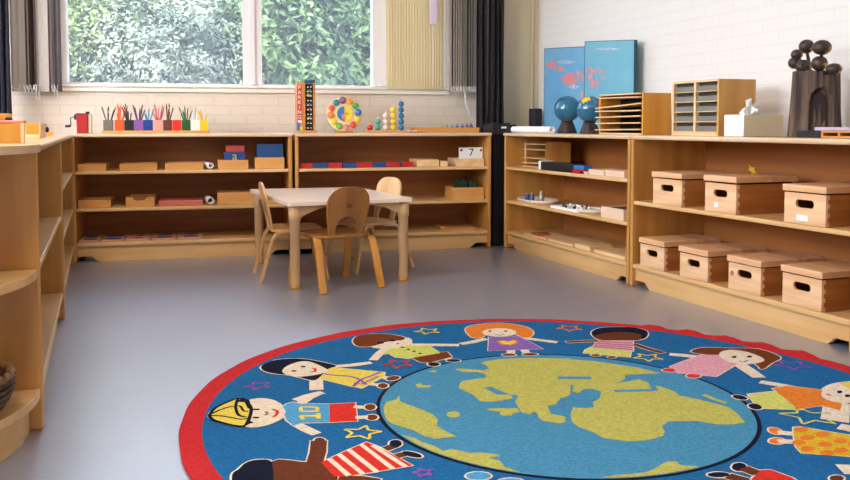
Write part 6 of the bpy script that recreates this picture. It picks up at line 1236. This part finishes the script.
('cream',2.5,[(1.085,1.246),(1.093,1.21),(1.128,1.218),(1.119,1.254)]),
('brown2',3,[(1.088,1.244),(1.095,1.213),(1.124,1.22),(1.117,1.251)]),
('cream',2.5,[(1.035,1.223),(1.053,1.186),(1.085,1.201),(1.067,1.238)]),
('brown2',3,[(1.038,1.222),(1.054,1.19),(1.081,1.203),(1.065,1.235)]),
('cream',2.7,[(1.119,1.254),(1.121,1.261),(1.12,1.269),(1.114,1.273),(1.106,1.274),(1.098,1.272),(1.09,1.267),(1.083,1.261),(1.078,1.254),(1.076,1.246),(1.078,1.239),(1.083,1.234),(1.091,1.233),(1.099,1.236),(1.107,1.24),(1.114,1.246)]),
('navy',3.2,[(1.116,1.255),(1.118,1.262),(1.116,1.267),(1.112,1.27),(1.106,1.27),(1.099,1.269),(1.092,1.264),(1.086,1.259),(1.081,1.252),(1.08,1.246),(1.081,1.241),(1.085,1.238),(1.091,1.237),(1.098,1.239),(1.105,1.243),(1.111,1.249)]),
('cream',2.7,[(1.063,1.235),(1.061,1.242),(1.055,1.248),(1.048,1.252),(1.039,1.254),(1.031,1.254),(1.023,1.252),(1.017,1.248),(1.015,1.241),(1.017,1.235),(1.022,1.229),(1.029,1.225),(1.038,1.223),(1.046,1.223),(1.054,1.225),(1.06,1.229)]),
('navy',3.2,[(1.059,1.236),(1.058,1.24),(1.053,1.245),(1.047,1.248),(1.039,1.25),(1.031,1.25),(1.024,1.249),(1.02,1.245),(1.018,1.241),(1.02,1.237),(1.024,1.232),(1.031,1.229),(1.038,1.227),(1.046,1.227),(1.053,1.228),(1.057,1.231)]),
('cream',2.8,[(1.077,1.204),(1.031,1.133),(1.061,1.09),(1.152,1.133),(1.158,1.182),(1.146,1.225),(1.125,1.231)]),
('redp',3.3,[(1.08,1.201),(1.034,1.133),(1.062,1.093),(1.149,1.135),(1.154,1.181),(1.144,1.223),(1.126,1.228)]),
('cream',2.7,[(1.246,1.148),(1.247,1.154),(1.245,1.16),(1.24,1.164),(1.233,1.165),(1.225,1.164),(1.218,1.161),(1.212,1.157),(1.208,1.151),(1.207,1.145),(1.209,1.139),(1.214,1.136),(1.221,1.135),(1.228,1.135),(1.235,1.138),(1.241,1.143)]),
('brown2',3.2,[(1.242,1.15),(1.243,1.154),(1.242,1.158),(1.238,1.161),(1.233,1.161),(1.226,1.161),(1.22,1.158),(1.215,1.154),(1.212,1.15),(1.211,1.145),(1.212,1.142),(1.216,1.139),(1.221,1.138),(1.227,1.139),(1.234,1.142),(1.239,1.145)]),
('cream',2.5,[(0.653,1.387),(0.651,1.396),(0.645,1.403),(0.636,1.408),(0.626,1.41),(0.616,1.409),(0.608,1.404),(0.602,1.397),(0.601,1.389),(0.604,1.38),(0.61,1.373),(0.618,1.368),(0.628,1.366),(0.638,1.367),(0.646,1.371),(0.652,1.378)]),
('sky',3,[(0.65,1.387),(0.648,1.394),(0.642,1.4),(0.635,1.405),(0.626,1.406),(0.617,1.405),(0.61,1.402),(0.606,1.396),(0.605,1.389),(0.607,1.382),(0.612,1.376),(0.62,1.372),(0.628,1.37),(0.637,1.371),(0.644,1.374),(0.648,1.38)]),
('cream',2.5,[(0.697,1.344),(0.694,1.351),(0.688,1.357),(0.679,1.362),(0.67,1.364),(0.661,1.364),(0.653,1.361),(0.648,1.355),(0.646,1.348),(0.65,1.34),(0.656,1.334),(0.664,1.33),(0.674,1.327),(0.683,1.328),(0.691,1.33),(0.696,1.336)]),
('sky',3,[(0.694,1.343),(0.691,1.349),(0.686,1.354),(0.678,1.358),(0.67,1.36),(0.661,1.36),(0.655,1.358),(0.651,1.354),(0.65,1.348),(0.653,1.342),(0.658,1.337),(0.666,1.333),(0.674,1.331),(0.682,1.331),(0.689,1.334),(0.693,1.338)]),
('violet',3,[(0.535,1.459),(0.53,1.447),(0.536,1.444),(0.541,1.457)]),
('violet',3,[(0.533,1.449),(0.519,1.448),(0.52,1.441),(0.533,1.442)]),
('violet',3,[(0.517,1.442),(0.528,1.433),(0.532,1.438),(0.521,1.447)]),
('violet',3,[(0.527,1.436),(0.523,1.423),(0.53,1.421),(0.533,1.435)]),
('violet',3,[(0.528,1.419),(0.54,1.426),(0.537,1.432),(0.525,1.425)]),
('violet',3,[(0.537,1.426),(0.548,1.419),(0.552,1.425),(0.54,1.432)]),
('violet',3,[(0.553,1.423),(0.55,1.436),(0.544,1.435),(0.547,1.421)]),
('violet',3,[(0.549,1.433),(0.559,1.442),(0.555,1.447),(0.545,1.438)]),
('violet',3,[(0.558,1.448),(0.544,1.449),(0.543,1.442),(0.557,1.441)]),
('violet',3,[(0.547,1.447),(0.541,1.459),(0.535,1.457),(0.541,1.444)]),
('land',3,[(0.599,1.841),(0.582,1.809),(0.571,1.769),(0.563,1.729),(0.566,1.702),(0.581,1.674),(0.597,1.642),(0.605,1.609),(0.621,1.587),(0.666,1.583),(0.657,1.619),(0.651,1.656),(0.667,1.689),(0.67,1.722),(0.659,1.76),(0.644,1.8),(0.631,1.835),(0.643,1.877),(0.631,1.856),(0.622,1.849)]),
('land',3,[(0.571,1.579),(0.586,1.528),(0.598,1.487),(0.613,1.456),(0.633,1.425),(0.653,1.397),(0.675,1.375),(0.723,1.345),(0.706,1.371),(0.69,1.41),(0.694,1.436),(0.681,1.458),(0.704,1.458),(0.704,1.469),(0.678,1.488),(0.657,1.493),(0.631,1.526),(0.612,1.522),(0.606,1.55),(0.591,1.579),(0.583,1.606),(0.564,1.635)]),
('land',3,[(0.727,1.712),(0.727,1.72),(0.725,1.726),(0.72,1.729),(0.714,1.73),(0.708,1.727),(0.703,1.722),(0.698,1.715),(0.696,1.707),(0.697,1.699),(0.699,1.694),(0.704,1.69),(0.709,1.69),(0.716,1.692),(0.721,1.697),(0.725,1.704)]),
('land',3,[(0.705,1.916),(0.733,1.91),(0.742,1.925),(0.723,1.932),(0.723,1.951),(0.708,1.943)]),
('land',3,[(0.788,2.021),(0.802,2.031),(0.795,2.044),(0.779,2.035)]),
('land',3,[(0.936,2.056),(0.941,2.032),(0.937,2.007),(0.916,1.996),(0.864,2.034),(0.85,2.029),(0.86,1.999),(0.896,1.985),(0.904,1.962),(0.896,1.935),(0.858,1.934),(0.826,1.929),(0.806,1.901),(0.797,1.881),(0.808,1.821),(0.803,1.77),(0.833,1.755),(0.886,1.764),(0.892,1.79),(0.862,1.801),(0.854,1.86),(0.873,1.862),(0.882,1.827),(0.886,1.807),(0.892,1.79),(0.904,1.785),(0.902,1.771),(0.877,1.738),(0.867,1.701),(0.858,1.67),(0.869,1.65),(0.886,1.663),(0.886,1.644),(0.877,1.625),(0.877,1.603),(0.902,1.576),(0.917,1.58),(0.935,1.609),(0.915,1.638),(0.935,1.69),(0.955,1.682),(0.969,1.707),(1.024,1.74),(1.062,1.805),(1.042,1.824),(1.061,1.87),(1.103,1.874),(1.184,2.014),(1.118,2.045),(1.062,2.066),(1.002,2.077),(0.955,2.072)]),
('land',3,[(0.796,1.705),(0.818,1.688),(0.808,1.681),(0.809,1.662),(0.83,1.658),(0.836,1.67),(0.855,1.671),(0.863,1.697),(0.815,1.715),(0.795,1.717)]),
('land',3,[(1.036,1.838),(1.043,1.823),(1.069,1.802),(1.038,1.757),(1.048,1.742),(1.072,1.764),(1.098,1.763),(1.103,1.732),(1.071,1.69),(1.044,1.675),(1.028,1.644),(1.009,1.642),(0.982,1.658),(0.951,1.616),(0.93,1.572),(0.929,1.543),(0.941,1.504),(0.943,1.47),(0.978,1.436),(1.024,1.428),(1.063,1.437),(1.084,1.458),(1.095,1.485),(1.127,1.505),(1.184,1.487),(1.213,1.453),(1.245,1.441),(1.277,1.441),(1.301,1.493),(1.312,1.537),(1.297,1.574),(1.281,1.611),(1.261,1.644),(1.269,1.676),(1.263,1.715),(1.254,1.728),(1.234,1.689),(1.226,1.701),(1.253,1.756),(1.247,1.788),(1.171,1.775),(1.212,1.796),(1.236,1.831),(1.3,1.817),(1.33,1.811),(1.302,1.88),(1.233,1.967),(1.193,1.999),(1.143,2.029)]),
('land',3,[(0.932,1.605),(0.933,1.613),(0.931,1.619),(0.926,1.623),(0.919,1.624),(0.912,1.621),(0.905,1.615),(0.899,1.607),(0.896,1.599),(0.895,1.591),(0.897,1.585),(0.902,1.581),(0.908,1.58),(0.915,1.583),(0.922,1.589),(0.928,1.596)]),
('land',3,[(0.823,1.29),(0.856,1.281),(0.897,1.273),(0.951,1.267),(1.009,1.266),(1.029,1.276),(1.021,1.288),(1.002,1.299),(1.005,1.316),(0.989,1.323),(0.966,1.313),(0.947,1.303),(0.924,1.295),(0.89,1.298),(0.86,1.304),(0.828,1.298)]),
('land',3,[(1.311,1.629),(1.313,1.591),(1.319,1.559),(1.333,1.562),(1.326,1.593),(1.325,1.629)]),
('water',4,[(1.133,1.719),(1.225,1.691),(1.23,1.706),(1.138,1.734)]),
('water',4,[(1.059,1.86),(1.138,1.83),(1.145,1.849),(1.067,1.879)]),
('water',4,[(1.022,1.698),(1.018,1.668),(1.057,1.685),(1.054,1.722),(1.037,1.735)]),
('water',4,[(0.982,1.718),(1.002,1.702),(1.008,1.71),(0.989,1.726)]),
('water',4,[(0.951,1.679),(0.998,1.688),(0.996,1.698),(0.949,1.689)]),
]
def trans_mat(name, c, k):
    m = bpy.data.materials.new(name); m.use_nodes = True; nt = m.node_tree; b = nt.nodes['Principled BSDF']; b.inputs['Base Color'].default_value = lin(c); b.inputs['Roughness'].default_value = .8
    t = nt.nodes.new('ShaderNodeBsdfTranslucent'); t.inputs['Color'].default_value = lin(c); mx = nt.nodes.new('ShaderNodeMixShader'); mx.inputs[0].default_value = k
    nt.links.new(b.outputs[0], mx.inputs[1]); nt.links.new(t.outputs[0], mx.inputs[2]); nt.links.new(mx.outputs[0], nt.nodes['Material Output'].inputs[0]); return m
# ------------------------------------------------------------------ curtains and blinds (back frame)
def bz(pxx, pyy, D): return B.Y(pxx, pyy, D)
ZC0 = ZC-.02
slat_grey = mat('slat_grey', (182, 172, 166), .7); slat_dk = mat('slat_dark', (110, 94, 92), .7); slat_cream = trans_mat('slat_cream', (250, 240, 216), .55); chainm = mat('chain_white', (232, 230, 226), .4)
def make_blind(label, slats, D, zbot, m_list, group=None):
    """slats: list of (px centre, width m, angle deg, material index)"""
    x0 = bz(slats[0][0], 50, D)[0]; xe_ = bz(slats[-1][0], 50, D)[0]
    root = thing('vertical_blind', label, 'blind', ((x0+xe_)/2, D, zbot), B, group)
    p = MB()
    for pxx, w_, an, mi in slats:
        x = bz(pxx, 50, D)[0]; c, s_ = cos(radians(an)), sin(radians(an)); p.m(mi)
        n = 4; A = []; 
        for i in range(n+1):
            u = (i/n-.5)*w_; bow = .004*(1-(2*i/n-1)**2)
            A.append((x+u*c-bow*s_, D+u*s_+bow*c))
        lo = [p.v((a[0], a[1], zbot)) for a in A]; hi = [p.v((a[0], a[1], ZC0-.05)) for a in A]
        lo2 = [p.v((a[0]+.0012*s_, a[1]+.0012*c+.0006, zbot)) for a in A]; hi2 = [p.v((a[0]+.0012*s_, a[1]+.0012*c+.0006, ZC0-.05)) for a in A]
        for i in range(n): p.f([lo[i], lo[i+1], hi[i+1], hi[i]], True); p.f([lo2[i+1], lo2[i], hi2[i], hi2[i+1]], True)
        p.f([lo[0], hi[0], hi2[0], lo2[0]]); p.f([lo[-1], lo2[-1], hi2[-1], hi[-1]])
    p.build('slats', m_list, root)
    p = MB(); a, b = min(x0, xe_)-.03, max(x0, xe_)+.03; p.box(a+.03, b-.03, D-.022, D+.022, ZC0-.05, ZC0+.019, .004); p.build('headrail', white, root)
    return root
# left gathered blind
DL = HB-.075
zb0 = bz(40, 91.5, DL)[2]
sl_ = [(13, .03, 55, 0), (17, .05, 22, 0), (23, .05, 12, 0), (27.5, .05, 78, 1), (30.5, .05, 80, 1), (33.5, .05, 74, 2), (36, .05, 80, 1), (43.5, .068, 6, 0), (50.5, .03, 60, 1), (53.5, .05, 76, 0), (56, .05, 80, 1), (59.5, .045, 82, 2)]
bl = make_blind('gathered grey-brown vertical blind left of the window', sl_, DL, zb0, [slat_grey, slat_dk, mat('slat_brown', (74, 52, 48), .7)])
def chain(root, pts, r=.0018): p = MB(); p.tube(pts, r, 6); p.build('cord', chainm, root)
for a, b in ((12, 20), (24, 27), (27, 30), (30.5, 34), (34, 37), (52, 55), (55, 58)):
    xa, xb = bz(a, 90, DL-.02)[0], bz(b, 90, DL-.02)[0]
    chain(bl, [(xa, DL-.02, zb0+.032), (xa+.004, DL-.022, zb0+.012), ((xa+xb)/2, DL-.024, zb0-.002 if b-a < 6 else zb0+.01), (xb-.003, DL-.022, zb0+.01), (xb, DL-.02, zb0+.032)])
for a in (38, 56):
    xa = bz(a, 95, DL-.025)[0]; chain(bl, [(xa-.008, DL-.025, zb0+.035), (xa-.006, DL-.026, zb0-.01), (xa-.010, DL-.026, zb0-.03), (xa, DL-.027, zb0-.042), (xa+.009, DL-.026, zb0-.028), (xa+.006, DL-.025, zb0-.008), (xa+.008, DL-.025, zb0+.034)])
# cream closed blind over the right third of the window
DC = HB-.045
sl_ = [(388+i*2.75, .030, 30+ (i % 3)*4, 0) for i in range(21)]
zc = bz(420, 89, DC)[2]
bc_ = make_blind('cream vertical blind drawn across the right part of the window', sl_, DC, zc, [slat_cream])
p = MB(); a, b = bz(429.5, 10, DC-.035)[0], bz(437, 10, DC-.035)[0]; zz0 = bz(433, 24.5, DC-.035)[2]
p.box(a, b, DC-.045, DC-.03, zz0, zz0+.22, .004); tag(p.build('wand_handle', mat('lilac_plastic', (216, 200, 220), .4), bc_), 'pale lilac plastic handle')
p = MB(); p.tube([((a+b)/2, DC-.037, zc+.01), ((a+b)/2, DC-.037, zz0)], .0018, 6); p.build('cord', chainm, bc_)
p = MB(); xx = bz(447.5, 50, DC-.03)[0]; p.tube([(xx, DC-.03, bz(447, 126, DC-.03)[2]), (xx, DC-.03, ZC0-.06)], .0016, 6); p.build('cord', chainm, bc_)
# grey gathered blind, right
DG = HB-.10
sl_ = [(450+i*2.55, .062, 78-((i*37) % 13), (i*3) % 2) for i in range(11)]
zg = bz(460, 92, DG)[2]
bg = make_blind('gathered grey vertical blind between cream blind and black curtain', sl_, DG, zg, [mat('slat_mid', (136, 128, 124), .7), mat('slat_dark2', (100, 92, 90), .7)])
for k in range(9):
    x = bz(452+k*3, 92, DG-.03)[0]; chain(bg, [(x-.004, DG-.03, zg+.03), (x-.005, DG-.032, zg+.004), (x, DG-.033, zg-.004), (x+.005, DG-.032, zg+.004), (x+.004, DG-.03, zg+.03)], .0022)
xa = bz(465, 95, DG-.04)[0]; xb = bz(473, 126, DG-.04)[0]
chain(bg, [(xa, DG-.04, zg+.01), (xa+.004, DG-.042, zg-.05), (xb, DG-.045, bz(473, 126, DG-.04)[2]), (xb-.006, DG-.05, bz(473, 127, DG)[2]), (xa-.004, DG-.042, zg-.05), (xa-.003, DG-.04, zg+.01)], .0022)
# cloth curtains
def curtain(label, pa, pb, D, zbot, m_, folds, amp=.022):
    xa, xb = bz(pa, 60, D)[0], bz(pb, 60, D)[0]
    root = thing('curtain', label, 'curtain', ((xa+xb)/2, D, zbot), B)
    p = MB(); n = folds*10; cols = []
    for k in range(9):
        z = zbot+(ZC0-.03-zbot)*k/8; rg = []
        for i in range(n+1):
            u = i/n; a = amp*(1+.2*sin(k*.9+u*9)); rg.append(p.v((xa+(xb-xa)*u+.004*sin(u*40+k), D+a*sin(u*folds*2*pi+.3*sin(u*7)), z)))
        cols.append(rg)
    for a, b in zip(cols, cols[1:]):
        for i in range(n): p.f([a[i], a[i+1], b[i+1], b[i]], True)
    ob = p.build('cloth', m_, root); md = ob.modifiers.new('s', 'SOLIDIFY'); md.thickness = .003
    p = MB(); p.tube([(xa-.02, D, ZC0-.015), (xb+.02, D, ZC0-.015)], .010, 10); p.build('rail', black, root)
    return root
curb = mat('curtain_black', (28, 24, 27), .9, sheen=.1); curn = mat('curtain_navy', (26, 28, 44), .9)
cb_ = curtain('floor-length black curtain in the corner right of the window', 477, 503.5, HB-.16, .02, curb, 5)
p = MB(); xx = bz(488, 50, HB-.20)[0]; p.tube([(xx, HB-.20, .7), (xx, HB-.20, ZC0-.03)], .0016, 6); p.build('pull_cord', mat('cord_grey', (110, 106, 108), .6), cb_)
curtain('dark navy curtain at the far left edge of the window wall', -8, 10, HB-.16, .50, curn, 3)

# ------------------------------------------------------------------ rug
RIM = [(0.4, 0.86), (9.4, 0.854), (15.3, 0.847), (21.4, 0.842), (27.4, 0.835), (40.2, 0.848), (52.7, 0.851), (64.4, 0.864), (70.6, 0.867), (80.9, 0.87), (87.3, 0.875), (93.3, 0.888), (99.3, 0.896), (105.4, 0.897), (111.9, 0.891), (118.5, 0.898), (125.6, 0.901), (131.0, 0.896), (138.3, 0.891), (145.6, 0.881), (151.5, 0.875), (158.2, 0.865), (165.6, 0.857), (174.4, 0.854), (182.4, 0.853), (189.0, 0.852), (220, .855), (250, .858), (280, .86), (310, .86), (340, .86)]
BAND = [(-3.6, 0.802), (6.3, 0.796), (12.5, 0.784), (26.2, 0.79), (39.1, 0.793), (52.5, 0.808), (71.0, 0.820), (88.2, 0.832), (98.7, 0.832), (110.2, 0.835), (122.1, 0.84), (130.3, 0.838), (136.6, 0.834), (147.2, 0.825), (159.5, 0.816), (171.9, 0.809), (190.9, 0.806), (220, .804), (250, .804), (280, .804), (310, .804), (340, .804)]
def radial(tab, a):
    d = math.degrees(a) % 360; P = sorted(tab); P = [(x-360, y) for x, y in P]+P+[(x+360, y) for x, y in P]; v = t = 0
    for off in range(-9, 10, 3):
        e = d+off
        for (a0, v0), (a1, v1) in zip(P, P[1:]):
            if a0 <= e <= a1: v += v0+(v1-v0)*(e-a0)/(a1-a0); t += 1; break
    return v/t
GC, IC, OC = (.9732, 1.6908, .4215), (.9743, 1.7050, .8045), (.9964, 1.6884, .8625)
rc = (.985, 1.690)
rugc = dict(cream=(222, 206, 184), brown=(112, 56, 28), brown2=(100, 52, 32), redp=(204, 50, 42), sky=(82, 150, 194), yel=(218, 196, 84), skin2=(140, 90, 60), navy=(24, 26, 44), violet=(130, 86, 166), lime=(196, 198, 104), purp=(130, 98, 172), orange=(218, 122, 48), pink=(214, 152, 166), gold=(212, 172, 46), land=(180, 175, 90), water=(72, 136, 170), border=(188, 46, 50), field=(34, 98, 150))
def pile(name, c):
    m = mat('pile_'+name, c, .95, noise_amt=.22, scale=150, bump=.5, sheen=0, spec=.05, detail=3); return m
order = list(rugc); pm = [pile(k, rugc[k]) for k in order]
root = thing('round_rug', 'round blue carpet with red border, globe map and children holding hands', 'rug', (rc[0], rc[1], 0), S)
n = 180
def orad(a):
    d = math.degrees(a) % 360
    # the far right edge lies in small ripples
    rip = .0035*sin(radians(d)*46)*(1+.6*sin(radians(d)*13)) if 2 < d < 40 else .001*sin(radians(d)*30)
    return radial(RIM, a)+rip
SM = None
def rz(a):
    d = math.degrees(a) % 360; return .004*(1+sin(radians(d)*46)) if 4 < d < 48 else 0
p = MB(); RZ = .0085
p.m(order.index('border'))
def ring(f, z): return [p.v((f(2*pi*i/n)[0], f(2*pi*i/n)[1], z(2*pi*i/n) if callable(z) else z)) for i in range(n)]
oc = lambda k: (lambda a: (rc[0]+(orad(a)+k)*cos(a), rc[1]+(orad(a)+k)*sin(a)))
r0 = ring(oc(0), 0.0); r1 = ring(oc(.001), lambda a: .006+rz(a)); r2 = ring(oc(-.005), lambda a: RZ+rz(a)); ri = ring(lambda a: (rc[0]+radial(BAND, a)*cos(a), rc[1]+radial(BAND, a)*sin(a)), RZ)
for a, b in ((r0, r1), (r1, r2), (r2, ri)):
    for i in range(n): p.f([a[i], a[(i+1) % n], b[(i+1) % n], b[i]])
p.m(order.index('field')); p.f(ri)
def disc(cx, cy, r, z, mi, n=120): p.m(mi); p.f([p.v((cx+r*cos(2*pi*i/n), cy+r*sin(2*pi*i/n), z)) for i in range(n)])
disc(GC[0], GC[1], GC[2]+.004, RZ+.0004, order.index('navy')); disc(GC[0], GC[1], GC[2]-.005, RZ+.0007, order.index('water'))
p.f(r0[::-1])
kk = 0
for col, lay, pts in RUG_SHAPES:
    kk += 1; z = RZ+.0004*lay+(kk % 12)*.000012; p.m(order.index(col)); tri = tessellate_polygon([[Vector((x*100, y*100, 0)) for x, y in pts]])
    if len(tri) < len(pts)-2: print('short', col, len(tri), len(pts), pts[0]); tri = tri if len(tri) > len(pts)*.6 else [(0, i, i+1) for i in range(1, len(pts)-1)]
    # keep globe land inside the globe
    if col in ('land', 'water'):
        q = []
        for x, y in pts:
            dx, dy = x-GC[0], y-GC[1]; l = hypot(dx, dy); k = min(1, (GC[2]-.007)/l) if l else 1; q.append((GC[0]+dx*k, GC[1]+dy*k))
        pts = q
    else:
        q = []
        for x, y in pts:
            dx, dy = x-IC[0], y-IC[1]; l = hypot(dx, dy); k = min(1, (IC[2]-.004)/l) if l else 1; q.append((IC[0]+dx*k, IC[1]+dy*k))
        pts = q
    vv = [p.v((x, y, z)) for x, y in pts]
    for t in tri: p.f([vv[i] for i in t])
rg = p
rg_bm = rg.bm
for f in rg_bm.faces: pass
# normals must all look up
bmesh.ops.translate(rg_bm, verts=rg_bm.verts, vec=-Vector((rc[0], rc[1], 0)))
for f in rg_bm.faces:
    f.normal_update()
    if f.normal.z < -.3 and f.calc_center_median().z > .005: f.normal_flip()
me = bpy.data.meshes.new('round_rug'); rg_bm.to_mesh(me); rg_bm.free()
for m_ in pm: me.materials.append(m_)
bpy.data.objects.remove(root)
rug = bpy.data.objects.new('round_rug', me); C.objects.link(rug); rug.location = (rc[0], rc[1], 0.0005)
tag(rug, 'round blue carpet with red border, globe map and children holding hands', 'rug')

# ------------------------------------------------------------------ garden behind the window
leafs = {}
def leafmat(n, c1, c2, rough=.45):
    return mat(n, c1, rough, col2=c2, scale=2.5, spec=.5)
def shrub(label, pxx, D, z0, rx, ry, rz_, nleaf, size, m_, seed, long=1.0):
    random.seed(seed); c = B.Y(pxx, 125.5, D); cx = c[0]; cz = z0+rz_
    root = thing('garden_shrub', label, 'shrub', (cx, D, z0-.35), B, 'shrubs outside the window')
    p = MB()
    # woody stems
    for k in range(7):
        a = random.uniform(0, 2*pi); t = (cx+.5*rx*cos(a), D+.5*ry*sin(a), cz+random.uniform(-.3, .3)*rz_)
        p.tube([(cx+.08*cos(a), D+.08*sin(a), z0-.35), (cx+.25*rx*cos(a), D+.25*ry*sin(a), z0+.3*rz_), t], .022, 6, r2=.008)
    p.build('stem', mat('shrub_stem', (84, 66, 50), .8), root)
    p = MB(); bm = p.bm
    for i in range(nleaf):
        # directions biased to the side facing the window
        while True:
            d = Vector((random.gauss(0, 1), random.gauss(0, 1), random.gauss(0, 1))).normalized()
            if d.y < .35: break
        lump = 1+.34*noise.noise(d*3.3+Vector((seed, 0, 0)))+.42*noise.noise(d*10+Vector((seed, 3, 0)))
        t = lump*(1-.30*random.random()**2.2)
        o = Vector((cx+d.x*rx*t, D+d.y*ry*t, cz+d.z*rz_*t))
        nn = (d+Vector((random.gauss(0, .5), random.gauss(0, .5), random.gauss(0, .5)+.35))).normalized()
        u = nn.cross(Vector((random.gauss(0, 1), random.gauss(0, 1), random.gauss(0, 1)))).normalized(); w_ = nn.cross(u)
        L = size*random.uniform(.6, 1.25)*long; W_ = size*random.uniform(.30, .46)
        a = bm.verts.new(o); b = bm.verts.new(o+u*L*.5+w_*W_*.5-nn*L*.06); c2 = bm.verts.new(o+u*L-nn*L*.18); d2 = bm.verts.new(o+u*L*.5-w_*W_*.5-nn*L*.06)
        f = bm.faces.new((a, b, c2)); g = bm.faces.new((a, c2, d2))
    me = bpy.data.meshes.new('foliage'); bm.to_mesh(me); bm.free(); me.materials.append(m_); f = bpy.data.objects.new('foliage', me); C.objects.link(f); f.parent = root
    me.transform(Matrix.Translation(-Vector(root['_o'])))
lA = leafmat('leaf_silver', (158, 170, 150), (74, 94, 80)); lB = leafmat('leaf_green', (98, 130, 68), (34, 60, 34)); lC = leafmat('leaf_deep', (54, 76, 48), (28, 46, 32)); lD = leafmat('leaf_light', (146, 164, 104), (66, 92, 50))
shrub('light green shrub at the left edge of the window', 85, 7.0, .45, .75, .7, .80, 16000, .055, lD, 1)
shrub('silvery small-leaved shrub in the middle of the left pane', 170, 6.7, .30, .75, .6, .66, 18000, .045, lA, 2)
shrub('silvery shrub just left of the window mullion', 228, 7.3, .35, .70, .6, .95, 14000, .050, lA, 3)
shrub('broad-leaved green shrub right of the window mullion', 290, 6.9, .35, .60, .6, .80, 9000, .080, lB, 4, 1.1)
shrub('broad-leaved dark green shrub at the right of the window', 350, 7.2, .30, .68, .6, .85, 9000, .085, lB, 5, 1.1)
shrub('tall light green shrub behind the silvery ones', 140, 8.2, .9, 1.2, .7, .75, 9000, .11, lD, 6)
shrub('deep green hedge shrub behind on the left', 60, 8.9, .2, 1.3, .6, 1.3, 8000, .14, lC, 7)
shrub('deep green hedge shrub behind the mullion', 230, 8.9, .2, 1.4, .6, 1.4, 9000, .14, lC, 8)
shrub('deep green hedge shrub behind on the right', 390, 8.7, .2, 1.4, .6, 1.4, 9000, .14, lC, 9)
gr = MB(); gr.box(-7, 7, HB+.25, 14, -.25, -.15)
g_ = gr.build('garden_ground', mat('garden_soil', (92, 96, 72), .9, noise_amt=.4, scale=6), None, (0, 0, 0)); g_.rotation_euler = (0, 0, B.a); g_['kind'] = 'structure'

# ------------------------------------------------------------------ light
def area(name, loc, rot, sx, sy, power, col, spread=pi):
    l = bpy.data.lights.new(name, 'AREA'); l.shape = 'RECTANGLE'; l.size = sx; l.size_y = sy; l.energy = power; l.color = col; l.spread = spread
    o = bpy.data.objects.new(name, l); C.objects.link(o); o.location = loc; o.rotation_euler = rot; return o
em = bpy.data.materials.new('lamp_diffuser'); em.use_nodes = True; e = em.node_tree.nodes['Principled BSDF']; e.inputs['Emission Color'].default_value = (1, .93, .84, 1); e.inputs['Emission Strength'].default_value = 2.0
for i, (x, y) in enumerate(LAMPS):
    root = thing('ceiling_light', 'rectangular ceiling light panel number %s along the room' % ('one', 'two', 'three', 'four')[i], 'ceiling light', (x, y, ZC-.05), S, 'ceiling light panels')
    root['label'] = 'flush rectangular ceiling light panel'
    p = MB(); p.box(x-.32, x+.32, y-.17, y+.17, ZC-.04, ZC-.001, .006); p.build('housing', white, root)
    p = MB(); p.box(x-.29, x+.29, y-.14, y+.14, ZC-.046, ZC-.041); p.build('diffuser', em, root)
    area('ceiling_lamp', (x, y, ZC-.06), (0, 0, 0), .58, .28, LAMPW, (1.0, .87, .72))
area('window_daylight', (XL-.3, (LW[0]+LW[1])/2, (LW[2]+LW[3])/2+.1), (0, -radians(90-12), 0), 1.6, 3.2, DAYW, (.80, .88, 1.0))
W = bpy.data.worlds.new('World'); bpy.context.scene.world = W; W.use_nodes = True; nt = W.node_tree; bg_ = nt.nodes['Background']
sky = nt.nodes.new('ShaderNodeTexSky'); sky.sky_type = 'NISHITA'; sky.sun_disc = False; sky.sun_elevation = radians(38); sky.sun_rotation = radians(200); sky.air_density = 1.0; sky.dust_density = 2.0
hs = nt.nodes.new('ShaderNodeHueSaturation'); hs.inputs['Saturation'].default_value = .55; nt.links.new(sky.outputs[0], hs.inputs['Color']); nt.links.new(hs.outputs[0], bg_.inputs[0]); bg_.inputs[1].default_value = SKYW
su = bpy.data.lights.new('sun', 'SUN'); su.energy = SUNW; su.angle = radians(3); su.color = (1, .97, .9); so = bpy.data.objects.new('sun', su); C.objects.link(so)
so.rotation_euler = Vector((-.75, -.30, .80)).to_track_quat('Z', 'Y').to_euler()
